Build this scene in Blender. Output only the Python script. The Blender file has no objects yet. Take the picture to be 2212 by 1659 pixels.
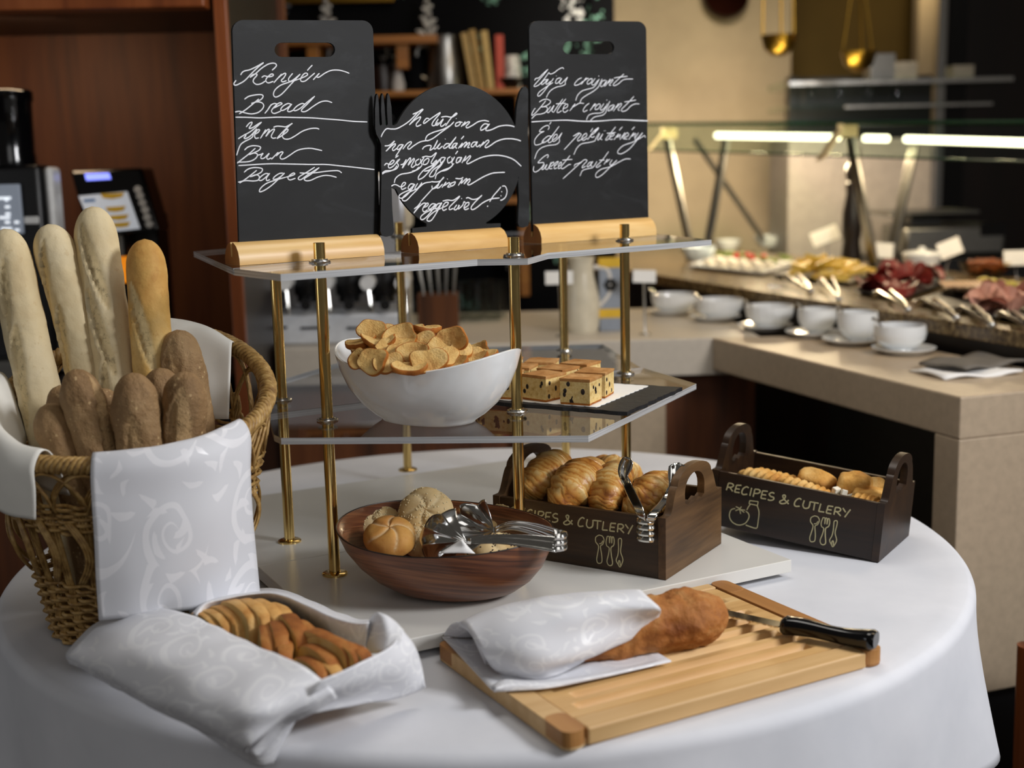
import bpy, bmesh, math, random
from math import sin, cos, pi, sqrt, atan2, exp
from mathutils import Vector, Matrix, Euler, noise
from mathutils.geometry import tessellate_polygon

scene = bpy.context.scene
T = 0.75                       # height of the table top above the floor
# ---------------------------------------------------------------- camera
CO = Vector((0.0, -2.00189727, 0.608261631 + T))
CR = Vector((0.99937198, -0.02697241, -0.0229813)).normalized()
CF = Vector((0.02274169, 0.98556349, -0.16777191)).normalized()
CU = CR.cross(CF).normalized()
FPX = 2749.41
cd = bpy.data.cameras.new('camera')
cam = bpy.data.objects.new('camera', cd)
scene.collection.objects.link(cam)
cam.matrix_world = Matrix(((CR.x, CU.x, -CF.x, CO.x), (CR.y, CU.y, -CF.y, CO.y), (CR.z, CU.z, -CF.z, CO.z), (0, 0, 0, 1)))
cd.sensor_fit = 'HORIZONTAL'; cd.sensor_width = 36.0
cd.lens = FPX * 36.0 / 2212.0
cd.clip_start = 0.05; cd.clip_end = 60
cd.dof.use_dof = True; cd.dof.focus_distance = 1.83; cd.dof.aperture_fstop = 2.8
scene.camera = cam
# ---------------------------------------------------------------- view, world, key light and added lamps
vs = scene.view_settings
vs.view_transform = 'Standard'; vs.look = 'None'; vs.gamma = 1.0; vs.exposure = 0.0
vs.use_curve_mapping = False
w = bpy.data.worlds.new('room_air'); scene.world = w; w.use_nodes = True
w.node_tree.nodes['Background'].inputs[0].default_value = (1.0, 0.92, 0.82, 1)
w.node_tree.nodes['Background'].inputs[1].default_value = 0.07


def area(name, loc, target, size, power, col, sy=None):
    l = bpy.data.lights.new(name, 'AREA'); l.energy = power; l.color = col
    l.shape = 'RECTANGLE'; l.size = size; l.size_y = sy or size
    o = bpy.data.objects.new(name, l); scene.collection.objects.link(o)
    o.location = (loc[0], loc[1], loc[2] + T)
    d = Vector(target) - Vector(loc)
    o.rotation_euler = d.to_track_quat('-Z', 'Y').to_euler()
    return o


area('window_light', (1.85, -1.2, 1.32), (0.0, -0.15, 0.1), 0.55, 42, (0.98, 0.98, 1.0))
area('front_fill', (0.9, -3.6, 1.9), (0.0, 0.2, 0.1), 1.6, 13, (1.0, 0.98, 0.97))  # added fill from the front, no window known there
area('overhead_fill_table', (0.3, 0.05, 1.75), (0.1, -0.1, 0.0), 0.7, 8, (1.0, 0.95, 0.88))  # unseen overhead lamp, added for soft light on the table
area('overhead_fill_bar', (0.1, 2.1, 1.75), (0.1, 2.2, 0.0), 0.7, 5, (1.0, 0.80, 0.55))  # unseen lamp added over the bar
area('overhead_fill_buffet', (1.5, 0.75, 1.8), (1.4, 1.7, 0.0), 0.5, 7, (1.0, 0.78, 0.5))  # unseen lamp added above the buffet
area('post_highlight_light', (-3.0, -1.4, 0.6), (0.0, 0.0, 0.3), 0.45, 6, (0.95, 0.97, 1.0), 1.3)  # tall lamp added to put a highlight on the brass posts
area('pier_wash', (0.75, 1.5, 1.85), (0.95, 4.4, 0.35), 0.35, 9, (1.0, 0.87, 0.68)).data.spread = math.radians(55)  # unseen lamp added to wash the pier with light
area('niche_fill', (-1.15, 1.3, 1.0), (-1.25, 1.75, 0.35), 0.2, 2.4, (1.0, 0.72, 0.45))  # unseen lamp added to brighten the niche back

# ---------------------------------------------------------------- pixel rays


def ray(px, py):
    return (CF + CR * ((px - 1106) / FPX) - CU * ((py - 829.5) / FPX))


def at(px, py, z):             # point of the photograph at height z above the table top
    d = ray(px, py); t = (z + T - CO.z) / d.z
    return CO + d * t


def ony(px, py, y):            # point of the photograph at depth y
    d = ray(px, py); t = (y - CO.y) / d.y
    return CO + d * t


def onplane(px, py, p0, n):
    d = ray(px, py); t = (p0 - CO).dot(n) / d.dot(n)
    return CO + d * t


def V(x, y, z=0.0):
    return Vector((x, y, z + T))


# ---------------------------------------------------------------- object bookkeeping
COL = scene.collection


def tag(o, label=None, cat=None, group=None, kind=None):
    if label: o['label'] = label
    if cat: o['category'] = cat
    if group: o['group'] = group
    if kind: o['kind'] = kind
    return o


def thing(name, label, cat, loc=(0, 0, 0), group=None):
    o = bpy.data.objects.new(name, None); COL.objects.link(o)
    o.empty_display_size = 0.02
    o.location = loc
    return tag(o, label, cat, group)


def copy_tree(o, parent=None):
    c = o.copy(); COL.objects.link(c)
    if parent is not None: c.parent = parent
    for ch in list(o.children): copy_tree(ch, c)
    return c


def wloc(o):
    l = Vector((0, 0, 0))
    while o is not None:
        l += Vector(o.location); o = o.parent
    return l


def crom(P, n=8, closed=False):
    """smooth curve through points"""
    P = [Vector(p) for p in P]; N = len(P); out = []
    if N < 3 and not closed:
        return [P[0].lerp(P[-1], i / n) for i in range(n + 1)]
    rng = range(N) if closed else range(N - 1)
    for i in rng:
        p1, p2 = P[i], P[(i + 1) % N]
        p0 = P[i - 1] if (i > 0 or closed) else p1 * 2 - p2
        p3 = P[(i + 2) % N] if (i + 2 < N or closed) else p2 * 2 - p1
        for k in range(n):
            t = k / n
            out.append(0.5 * (2 * p1 + (p2 - p0) * t + (2 * p0 - 5 * p1 + 4 * p2 - p3) * t * t + (3 * p1 - p0 - 3 * p2 + p3) * t ** 3))
    if not closed: out.append(P[-1].copy())
    return out


def netsmooth(net, n=6):
    rows = [crom(r, n) for r in net]
    cols = [crom([rows[i][j] for i in range(len(rows))], n) for j in range(len(rows[0]))]
    return [[cols[j][i] for j in range(len(cols))] for i in range(len(cols[0]))]


def axes(n, up=Vector((0, 0, 1))):
    n = n.normalized()
    x = up.cross(n)
    if x.length < 1e-4: x = Vector((1, 0, 0))
    x.normalize()
    return x, n.cross(x)


class MB:
    def __init__(s):
        s.v = []; s.f = []; s.m = []; s.uv = []; s.a = []

    def add(s, vs_, fs, mi=0, uv=None, att=None):
        b = len(s.v); n = len(vs_)
        s.v += [Vector(p) for p in vs_]
        s.f += [tuple(b + i for i in f) for f in fs]
        s.m += [mi] * len(fs) if isinstance(mi, int) else list(mi)
        s.uv += list(uv) if uv else [(0.0, 0.0)] * n
        s.a += list(att) if att else [0.0] * n
        return s

    def box(s, c, size, R=None, mi=0):
        c = Vector(c); h = Vector(size) / 2
        vs_ = []
        for x in (-1, 1):
            for y in (-1, 1):
                for z in (-1, 1):
                    p = Vector((x * h.x, y * h.y, z * h.z))
                    if R is not None: p = R @ p
                    vs_.append(c + p)
        fs = [(0, 1, 3, 2), (4, 6, 7, 5), (0, 4, 5, 1), (2, 3, 7, 6), (0, 2, 6, 4), (1, 5, 7, 3)]
        return s.add(vs_, fs, mi)

    def hexa(s, p, mi=0):      # eight corners: four below, four above, both counter-clockwise
        return s.add(p, [(3, 2, 1, 0), (4, 5, 6, 7), (0, 1, 5, 4), (1, 2, 6, 5), (2, 3, 7, 6), (3, 0, 4, 7)], mi)

    def rings(s, R, mi=0, cap=True, closed=False, uv=None, att=None, wrap=True):
        n = len(R[0]); k = len(R)
        vs_ = [p for r in R for p in r]
        fs = []
        for i in range(k if closed else k - 1):
            i2 = (i + 1) % k
            for j in range(n if wrap else n - 1):
                j2 = (j + 1) % n
                fs.append((i * n + j, i * n + j2, i2 * n + j2, i2 * n + j))
        if cap and not closed and wrap:
            fs.append(tuple(range(n - 1, -1, -1)))
            fs.append(tuple((k - 1) * n + j for j in range(n)))
        return s.add(vs_, fs, mi, uv, att)

    def tube(s, P, r, n=8, mi=0, closed=False, cap=True):
        P = [Vector(p) for p in P]; k = len(P)
        rr = r if isinstance(r, (list, tuple)) else [r] * k
        R = []; x = None
        for i in range(k):
            if closed: t = P[(i + 1) % k] - P[i - 1]
            else: t = P[min(i + 1, k - 1)] - P[max(i - 1, 0)]
            if t.length < 1e-9: t = Vector((0, 0, 1))
            t.normalize()
            if x is None:
                x, _ = axes(t, Vector((0, 0, 1)) if abs(t.z) < .9 else Vector((0, 1, 0)))
            x = (x - t * x.dot(t))
            if x.length < 1e-6: x, _ = axes(t, Vector((0.3, 1, 0.2)))
            x.normalize(); y = t.cross(x)
            R.append([P[i] + (x * cos(a) + y * sin(a)) * rr[i] for a in [2 * pi * j / n for j in range(n)]])
        return s.rings(R, mi, cap, closed)

    def cyl(s, a, b, r, n=16, r2=None, mi=0):
        return s.tube([a, b], [r, r if r2 is None else r2], n, mi)

    def lathe(s, prof, c=(0, 0, 0), n=32, mi=0, sx=1, sy=1, cap=True, rot=0):
        c = Vector(c)
        R = [[c + Vector((r * sx * cos(2 * pi * j / n) * cos(rot) - r * sy * sin(2 * pi * j / n) * sin(rot),
                          r * sx * cos(2 * pi * j / n) * sin(rot) + r * sy * sin(2 * pi * j / n) * cos(rot), z)) for j in range(n)] for r, z in prof]
        return s.rings(R, mi, cap)

    def grid(s, P, mi=0, su=1.0, sv=1.0, att=None):
        n = len(P); k = len(P[0])
        uv = [(j / (k - 1) * su, i / (n - 1) * sv) for i in range(n) for j in range(k)]
        fs = [(i * k + j, i * k + j + 1, (i + 1) * k + j + 1, (i + 1) * k + j) for i in range(n - 1) for j in range(k - 1)]
        return s.add([p for r in P for p in r], fs, mi, uv, att)

    def prism(s, loops, o, x, y, n, t, mi=0, side=None):
        """outline (first loop) with holes, drawn in the plane o + x,y, thickness t along n"""
        o = Vector(o)
        flat = [p for l in loops for p in l]
        tri = tessellate_polygon([[Vector((p[0], p[1], 0)) for p in l] for l in loops])
        A = [o + x * p[0] + y * p[1] for p in flat]
        N = len(flat)
        fs = []
        for a, b, c in tri:
            ar = (flat[b][0] - flat[a][0]) * (flat[c][1] - flat[a][1]) - (flat[b][1] - flat[a][1]) * (flat[c][0] - flat[a][0])
            if ar < 0: a, c = c, a
            fs.append((c, b, a)); fs.append((N + a, N + b, N + c))
        nf = len(fs)
        k = 0
        for l in loops:
            m = len(l)
            for i in range(m):
                a, b = k + i, k + (i + 1) % m
                fs.append((a, b, N + b, N + a))
            k += m
        mis = [mi] * nf + [mi if side is None else side] * (len(fs) - nf)
        return s.add(A + [p + n * t for p in A], fs, mis)

    def ball(s, c, r, R=None, nu=12, nv=8, mi=0):
        c = Vector(c); r = Vector(r) if not isinstance(r, (int, float)) else Vector((r, r, r))
        rows = []
        for i in range(nv + 1):
            ph = -pi / 2 + pi * i / nv
            row = []
            for j in range(nu):
                a = 2 * pi * j / nu
                p = Vector((r.x * cos(ph) * cos(a), r.y * cos(ph) * sin(a), r.z * sin(ph)))
                row.append(c + (R @ p if R is not None else p))
            rows.append(row)
        return s.rings(rows, mi, cap=False)

    def build(s, name, mats, parent=None, smooth=40, bevel=0, subsurf=0, solid=0, off=0, bseg=2, recalc=True):
        me = bpy.data.meshes.new(name)
        sh = wloc(parent) if parent is not None else Vector((0, 0, 0))
        me.from_pydata([tuple(p - sh) for p in s.v], [], s.f)
        for m in (mats if isinstance(mats, (list, tuple)) else [mats]): me.materials.append(m)
        me.polygons.foreach_set('material_index', s.m)
        u = me.uv_layers.new(name='UVMap')
        for l in me.loops: u.data[l.index].uv = s.uv[l.vertex_index]
        if any(s.a):
            at_ = me.attributes.new('crumb', 'FLOAT', 'POINT')
            at_.data.foreach_set('value', s.a)
        if recalc:
            bm = bmesh.new(); bm.from_mesh(me)
            bmesh.ops.recalc_face_normals(bm, faces=bm.faces)
            bm.to_mesh(me); bm.free()
        if smooth:
            me.polygons.foreach_set('use_smooth', [True] * len(me.polygons))
            if smooth < 180: me.set_sharp_from_angle(angle=math.radians(smooth))
        me.update()
        o = bpy.data.objects.new(name, me); COL.objects.link(o)
        if parent is not None: o.parent = parent
        if solid:
            d = o.modifiers.new('thickness', 'SOLIDIFY'); d.thickness = solid; d.offset = off
        if bevel:
            d = o.modifiers.new('bevel', 'BEVEL'); d.width = bevel; d.segments = bseg; d.limit_method = 'ANGLE'; d.angle_limit = math.radians(40)
            d.harden_normals = False
        if subsurf:
            d = o.modifiers.new('subsurf', 'SUBSURF'); d.levels = subsurf; d.render_levels = subsurf
        return o


# ---------------------------------------------------------------- materials
def C(r, g=None, b=None):
    if g is None:
        h = r.lstrip('#'); r, g, b = int(h[0:2], 16), int(h[2:4], 16), int(h[4:6], 16)
    f = lambda c: (c / 255 / 12.92) if c / 255 <= 0.04045 else ((c / 255 + 0.055) / 1.055) ** 2.4
    return (f(r), f(g), f(b), 1.0)


class NT:
    def __init__(s, name):
        s.mat = bpy.data.materials.new(name); s.mat.use_nodes = True
        s.t = s.mat.node_tree; s.b = s.t.nodes['Principled BSDF']; s.out = s.t.nodes['Material Output']

    def n(s, typ, **kw):
        nd = s.t.nodes.new(typ)
        for k, v in kw.items():
            if k.startswith('i_'):
                nd.inputs[k[2:].replace('_', ' ')].default_value = v
            else: setattr(nd, k, v)
        return nd

    def l(s, a, b): s.t.links.new(a, b)

    def math(s, op, a, b=None, c=None):
        nd = s.t.nodes.new('ShaderNodeMath'); nd.operation = op
        for i, x in enumerate((a, b, c)):
            if x is None: continue
            if isinstance(x, (int, float)): nd.inputs[i].default_value = x
            else: s.l(x, nd.inputs[i])
        return nd.outputs[0]

    def coord(s, kind='Object', sc=(1, 1, 1), rot=(0, 0, 0), rnd=False):
        tc = s.n('ShaderNodeTexCoord'); mp = s.n('ShaderNodeMapping')
        mp.inputs['Scale'].default_value = sc; mp.inputs['Rotation'].default_value = rot
        s.l(tc.outputs[kind], mp.inputs['Vector'])
        if rnd:
            oi = s.n('ShaderNodeObjectInfo'); m = s.math('MULTIPLY', oi.outputs['Random'], 7.0)
            cb = s.n('ShaderNodeCombineXYZ'); s.l(m, cb.inputs[0]); s.l(m, cb.inputs[1])
            s.l(cb.outputs[0], mp.inputs['Location'])
        return mp.outputs[0]

    def noise(s, co, scale, detail=4, rough=.55, dist=0.0):
        nd = s.n('ShaderNodeTexNoise'); nd.inputs['Scale'].default_value = scale; nd.inputs['Detail'].default_value = detail
        nd.inputs['Roughness'].default_value = rough; nd.inputs['Distortion'].default_value = dist
        s.l(co, nd.inputs['Vector']); return nd.outputs['Fac']

    def ramp(s, fac, stops):
        nd = s.n('ShaderNodeValToRGB'); cr = nd.color_ramp
        while len(cr.elements) < len(stops): cr.elements.new(0.5)
        for e, (p, c) in zip(cr.elements, stops): e.position = p; e.color = c
        s.l(fac, nd.inputs[0]); return nd.outputs[0]

    def mix(s, fac, a, b, mode='MIX'):
        nd = s.n('ShaderNodeMix', data_type='RGBA', blend_type=mode)
        for sock, x in ((nd.inputs[0], fac), (nd.inputs[6], a), (nd.inputs[7], b)):
            if isinstance(x, (int, float, tuple)): sock.default_value = x
            else: s.l(x, sock)
        return nd.outputs[2]

    def bump(s, h, strength=.3, dist=.002, prev=None):
        nd = s.n('ShaderNodeBump'); nd.inputs['Strength'].default_value = strength; nd.inputs['Distance'].default_value = dist
        s.l(h, nd.inputs['Height'])
        if prev is not None: s.l(prev, nd.inputs['Normal'])
        return nd.outputs[0]

    def done(s, col=None, rough=.5, metal=0, normal=None, spec=None, sss=0, coat=0):
        b = s.b
        if col is not None:
            if isinstance(col, tuple): b.inputs['Base Color'].default_value = col
            else: s.l(col, b.inputs['Base Color'])
        if isinstance(rough, (int, float)): b.inputs['Roughness'].default_value = rough
        else: s.l(rough, b.inputs['Roughness'])
        b.inputs['Metallic'].default_value = metal
        if normal is not None: s.l(normal, b.inputs['Normal'])
        if spec is not None: b.inputs['Specular IOR Level'].default_value = spec
        if coat: b.inputs['Coat Weight'].default_value = coat; b.inputs['Coat Roughness'].default_value = .08
        return s.mat


def plain(name, col, rough=.5, metal=0, var=.06, scale=30, spec=None, bump=0, coat=0):
    """one colour with a faint unevenness of its own"""
    t = NT(name); co = t.coord()
    f = t.noise(co, scale, 3)
    dark = tuple(c * (1 - var * 2) for c in col[:3]) + (1,); lite = tuple(min(1, c * (1 + var)) for c in col[:3]) + (1,)
    c = t.ramp(f, [(.3, dark), (.7, lite)])
    nm = t.bump(t.noise(co, scale * 6, 2), bump, .001) if bump else None
    return t.done(c, rough, metal, nm, spec, coat=coat)


def wood(name, c1, c2, c3=None, axis=0, scale=1.0, rough=.4, bump=.15, coat=0, fine=1.0, turn=0.0):
    """grain runs along the axis, after turning by 'turn' about the vertical"""
    t = NT(name)
    sc = [26 * scale] * 3; sc[axis] = 2.0 * scale
    base = t.coord('Object', (1, 1, 1), (0, 0, turn), rnd=True)

    def scaled(k):
        m = t.n('ShaderNodeVectorMath', operation='MULTIPLY'); t.l(base, m.inputs[0]); m.inputs[1].default_value = tuple(x * k for x in sc)
        return m.outputs[0]
    co = scaled(1.0)
    big = t.noise(co, 1.0, 3, .5, .8)
    fi = t.noise(scaled(6.0), 1.0 * fine, 4, .6)
    f = t.math('ADD', t.math('MULTIPLY', big, .7), t.math('MULTIPLY', fi, .3))
    st = [(.32, c1), (.5, c2), (.66, c3 or c2)]
    col = t.ramp(f, st)
    return t.done(col, rough, 0, t.bump(fi, bump, .0006) if bump else None, coat=coat)


def metal_mat(name, col, rough=.2, var=.1):
    t = NT(name); f = t.noise(t.coord(), 40, 3)
    r = t.math('ADD', t.math('MULTIPLY', f, var), rough - var / 2)
    return t.done(col, r, 1.0)


def emit(name, col, strength):
    t = NT(name); f = t.noise(t.coord(), 3, 1)
    c = t.ramp(f, [(.0, col), (1.0, col)])
    t.l(c, t.b.inputs['Emission Color']); t.b.inputs['Emission Strength'].default_value = strength
    t.b.inputs['Base Color'].default_value = col
    return t.mat


def glassy(name, tint, rough=.0, ior=1.49):
    """clear pane: mirror reflection by Fresnel over a see-through tint"""
    t = NT(name); t.t.nodes.remove(t.b)
    tr = t.n('ShaderNodeBsdfTransparent'); gl = t.n('ShaderNodeBsdfGlossy'); mx = t.n('ShaderNodeMixShader'); fr = t.n('ShaderNodeFresnel')
    f = t.noise(t.coord(), 25, 2)
    t.l(t.ramp(f, [(.0, tuple(c * .97 for c in tint[:3]) + (1,)), (1, tint)]), tr.inputs[0])
    gl.inputs['Roughness'].default_value = rough; geo = t.n('ShaderNodeNewGeometry')   # the far side of the sheet adds no second mirror
    t.l(t.math('ADD', t.math('MULTIPLY', geo.outputs['Backfacing'], 1.0001 - ior), ior), fr.inputs['IOR'])
    t.l(fr.outputs[0], mx.inputs[0]); t.l(tr.outputs[0], mx.inputs[1]); t.l(gl.outputs[0], mx.inputs[2])
    t.l(mx.outputs[0], t.out.inputs['Surface'])
    return t.mat


def damask(name, base, motif, cell=9.0, weave=True, rough_a=.55, rough_b=.35):
    """white napkin cloth with woven scrolls"""
    t = NT(name)
    uv = t.coord('UV', (1, 1, 1))
    wob = t.n('ShaderNodeTexNoise'); wob.inputs['Scale'].default_value = 9.0; t.l(uv, wob.inputs['Vector'])
    mixv = t.n('ShaderNodeVectorMath', operation='MULTIPLY_ADD')
    t.l(wob.outputs['Color'], mixv.inputs[0]); mixv.inputs[1].default_value = (.05, .05, 0); t.l(uv, mixv.inputs[2])

    def scroll(scale, offs, turns, arms, wlo, rin, rout):
        ad = t.n('ShaderNodeVectorMath', operation='ADD'); t.l(mixv.outputs[0], ad.inputs[0]); ad.inputs[1].default_value = offs
        vo = t.n('ShaderNodeTexVoronoi', voronoi_dimensions='2D'); vo.inputs['Scale'].default_value = scale
        vo.inputs['Randomness'].default_value = .75
        t.l(ad.outputs[0], vo.inputs['Vector'])
        sb = t.n('ShaderNodeVectorMath', operation='SUBTRACT'); t.l(ad.outputs[0], sb.inputs[0]); t.l(vo.outputs['Position'], sb.inputs[1])
        sx = t.n('ShaderNodeSeparateXYZ'); t.l(sb.outputs[0], sx.inputs[0])
        th = t.math('ARCTAN2', sx.outputs[1], sx.outputs[0])
        r = vo.outputs['Distance']
        # hand of the scroll differs from cell to cell
        sg = t.math('SIGN', t.math('SUBTRACT', t.n('ShaderNodeSeparateColor').outputs[0], .5))
        sc_ = [n for n in t.t.nodes if n.bl_idname == 'ShaderNodeSeparateColor'][-1]
        t.l(vo.outputs['Color'], sc_.inputs[0])
        ph = t.math('ADD', t.math('MULTIPLY', t.math('MULTIPLY', th, sg), arms / (2 * pi)), t.math('MULTIPLY', t.math('LOGARITHM', t.math('MAXIMUM', r, .01), 2.718), turns))
        fr = t.math('FRACT', t.math('ADD', ph, 10.0))
        d = t.math('ABSOLUTE', t.math('SUBTRACT', fr, .5))
        band = t.math('LESS_THAN', d, wlo)
        return t.math('MULTIPLY', band, t.math('MULTIPLY', t.math('GREATER_THAN', r, rin), t.math('LESS_THAN', r, rout)))
    a = scroll(cell, (0, 0, 0), .95, 1.0, .13, .09, .50)
    b = scroll(cell * 1.5, (.37, .21, 0), .45, 3.0, .12, .2, .46)
    m = t.math('MAXIMUM', a, t.math('MULTIPLY', b, t.math('SUBTRACT', 1.0, a)))
    col = t.mix(m, base, motif)
    ro = t.math('ADD', t.math('MULTIPLY', m, rough_b - rough_a), rough_a)
    wv = t.noise(t.coord('UV', (900, 900, 1)), 1.0, 1)
    return t.done(col, ro, 0, t.bump(wv, .12, .0004))


def crust(name, pale, mid, dark, crumb, scale=14, bump=.5, seeds=None, rough=.65, lo=.3, hi=.72, bdist=.003):
    """baked crust: patchy browning, cracked skin; the 'crumb' attribute marks torn or cut places"""
    t = NT(name); co = t.coord('Object', rnd=True)
    f = t.noise(co, scale, 5, .6, .3)
    col = t.ramp(f, [(lo, pale), ((lo + hi) / 2, mid), (hi, dark)])
    g = t.noise(co, scale * 9, 4, .65)
    col = t.mix(t.math('MULTIPLY', t.math('GREATER_THAN', g, .63), .35), col, dark)
    at_ = t.n('ShaderNodeAttribute', attribute_name='crumb')
    pores = t.noise(co, 130, 4, .7)
    cc = t.ramp(pores, [(.34, tuple(c * .55 for c in crumb[:3]) + (1,)), (.46, crumb), (1, crumb)])
    col = t.mix(at_.outputs['Fac'], col, cc)
    if seeds:
        vo = t.n('ShaderNodeTexVoronoi'); vo.inputs['Scale'].default_value = 110; t.l(co, vo.inputs['Vector'])
        sp = t.math('MULTIPLY', t.math('LESS_THAN', vo.outputs['Distance'], .2), t.math('GREATER_THAN', t.noise(co, 30, 2), .52))
        col = t.mix(sp, col, seeds)
    nm = t.bump(g, bump, bdist)
    nm = t.bump(pores, bump * .6, .0015, nm)
    return t.done(col, rough, 0, nm, spec=.3)
# ================================================================ materials of the room
m_floor = wood('dark_floor_boards', C('#1a120d'), C('#2a1d14'), C('#33241a'), 1, .5, .45)
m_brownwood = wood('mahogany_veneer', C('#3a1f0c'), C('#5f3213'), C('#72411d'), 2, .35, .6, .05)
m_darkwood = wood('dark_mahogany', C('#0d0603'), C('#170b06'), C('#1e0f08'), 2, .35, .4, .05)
m_trim = wood('red_brown_trim', C('#6b3416'), C('#874720'), C('#96532a'), 2, .4, .35, .05)
m_shelf = wood('orange_shelf_wood', C('#6e4214'), C('#8f5a1c'), C('#9f6a26'), 0, .4, .4, .05)
m_stone = plain('beige_counter_stone', C('#b8a58c'), .45, var=.05, scale=60)
m_stone_light = plain('pale_counter_stone', C('#c9bfb0'), .35, var=.03, scale=60)
m_granite = None
_t = NT('brown_granite'); _c = _t.coord()
_f = _t.noise(_c, 70, 5, .7)
m_granite = _t.done(_t.ramp(_f, [(.35, C('#3a2c1c')), (.5, C('#6d5a3d')), (.62, C('#a08a62'))]), .22)
m_black = plain('black_plastic', C('#0d0d0f'), .35)
m_blackgloss = plain('black_gloss_plastic', C('#08080a'), .12)
m_steel = metal_mat('brushed_steel', C('#c4c2bd'), .25)
m_steel_dark = metal_mat('grey_steel', C('#8d8b86'), .32)
m_brass = metal_mat('polished_brass', C('#e6c884'), .18, .05)
m_oldbrass = metal_mat('aged_brass', C('#8a6a2a'), .3)
m_copper = metal_mat('dark_copper', C('#2a120b'), .4)
m_white = plain('white_paint', C('#d9d4cc'), .5)
m_whitepl = plain('white_plastic', C('#e6e6e4'), .3)
m_porc = plain('white_porcelain', C('#eef0f0'), .12, var=.01, coat=.3)
m_plaster = plain('beige_wall_plaster', C('#b3a184'), .85, var=.08, scale=3)
m_olive = plain('ochre_wall_paint', C('#6b5626'), .9, var=.06, scale=3)
m_glassg = glassy('green_edged_glass', (.86, .93, .88, 1), .02, 1.5)
m_clear = glassy('clear_drinking_glass', (.93, .95, .95, 1), .03, 1.3)
m_greenedge = plain('glass_edge_green', C('#1d3f2c'), .15)
m_led = emit('led_strip_glow', (1.0, .86, .62, 1), 5.0)
m_card = plain('white_card', C('#f2efe8'), .6, var=.02)
m_paper = plain('white_paper_napkin', C('#f1f0ee'), .8, var=.02)
m_slate = None
# black paper with pale sprigs
_t = NT('black_leaf_wallpaper'); _c = _t.coord('Object', (1, 1, 1))
_v = _t.n('ShaderNodeTexVoronoi'); _v.inputs['Scale'].default_value = 7.0; _t.l(_c, _v.inputs['Vector'])
_n1 = _t.noise(_c, 38, 3, .6)
_m = _t.math('MULTIPLY', _t.math('LESS_THAN', _v.outputs['Distance'], .36), _t.math('GREATER_THAN', _n1, .53))
_s = _t.n('ShaderNodeSeparateColor'); _t.l(_v.outputs['Color'], _s.inputs[0])
_leaf = _t.mix(_t.math('GREATER_THAN', _s.outputs[0], .62), C('#5f8578'), C('#b9bcbd'))
m_wallpaper = _t.done(_t.mix(_m, C('#07080b'), _leaf), .9, spec=.1)

# ================================================================ setting
b = MB(); b.box(V(0.5, 1.5, -T - .02), (9, 10, .04)); tag(b.build('floor', m_floor, smooth=0), kind='structure')


def slab(name, mat, x0, x1, y0, y1, z0, z1, kind='structure', parent=None, bevel=0):
    b = MB(); b.box(V((x0 + x1) / 2, (y0 + y1) / 2, (z0 + z1) / 2), (x1 - x0, y1 - y0, z1 - z0))
    o = b.build(name, mat, parent, smooth=0, bevel=bevel)
    if kind: o['kind'] = kind
    return o


xs = lambda px, y: ony(px, 400, y).x        # x of a photograph column at depth y
zs = lambda px, py, y: ony(px, py, y).z - T

# wall behind the bar and its shelf
slab('wall_back', m_wallpaper, -1.7, xs(1280, 3.0), 3.0, 3.08, -T, 2.2)
# beige pier between bar and buffet
slab('wall_pier', m_plaster, xs(1325, 4.4), xs(1705, 4.4), 4.4, 5.0, -T, 2.6)
slab('trim_1', m_wallpaper, xs(1281, 2.95), xs(1330, 2.95), 2.95, 2.99, .24, 2.4)
# far recess on the right
slab('wall_recess', m_olive, xs(1690, 5.6), xs(1990, 5.6), 5.6, 5.7, -T, 3.0)
slab('wall_far_right', m_darkwood, xs(2012, 5.3), xs(2012, 5.3) + 2.4, 5.3, 5.4, -T, 3.0)
slab('trim_2', m_plaster, xs(1972, 5.2), xs(2008, 5.2), 5.18, 5.28, .3, 3.0)
slab('trim_3', m_steel, xs(2016, 5.1), xs(2034, 5.1), 5.1, 5.14, .3, 3.0)
slab('trim_4', m_blackgloss, xs(2040, 5.1), xs(2082, 5.1), 5.12, 5.2, .3, 3.0)
# wooden niche on the left
NX = xs(512, 1.0)
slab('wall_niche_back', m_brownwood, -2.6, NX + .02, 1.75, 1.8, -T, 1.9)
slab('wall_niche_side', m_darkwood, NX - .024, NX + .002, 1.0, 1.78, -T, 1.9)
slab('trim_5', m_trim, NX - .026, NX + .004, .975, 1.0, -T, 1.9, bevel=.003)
zt = zs(250, 10, .96)
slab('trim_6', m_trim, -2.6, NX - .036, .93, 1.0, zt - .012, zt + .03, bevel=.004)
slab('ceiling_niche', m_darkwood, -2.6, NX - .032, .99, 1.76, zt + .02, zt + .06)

# cabinet under the niche
cab = thing('base_cabinet', 'dark brown wooden cabinet below the coffee machines at the left edge', 'cabinet', V(-1.3, 1.35, -T))
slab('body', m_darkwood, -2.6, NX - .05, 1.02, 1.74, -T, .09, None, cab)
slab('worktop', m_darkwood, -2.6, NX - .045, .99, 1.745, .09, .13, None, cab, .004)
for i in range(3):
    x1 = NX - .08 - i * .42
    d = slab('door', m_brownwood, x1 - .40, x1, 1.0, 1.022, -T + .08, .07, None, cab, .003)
    h = MB(); h.tube([V(x1 - .05, .985, -.15), V(x1 - .05, .985, -.03)], .006); h.build('handle', m_steel_dark, d)

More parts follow.
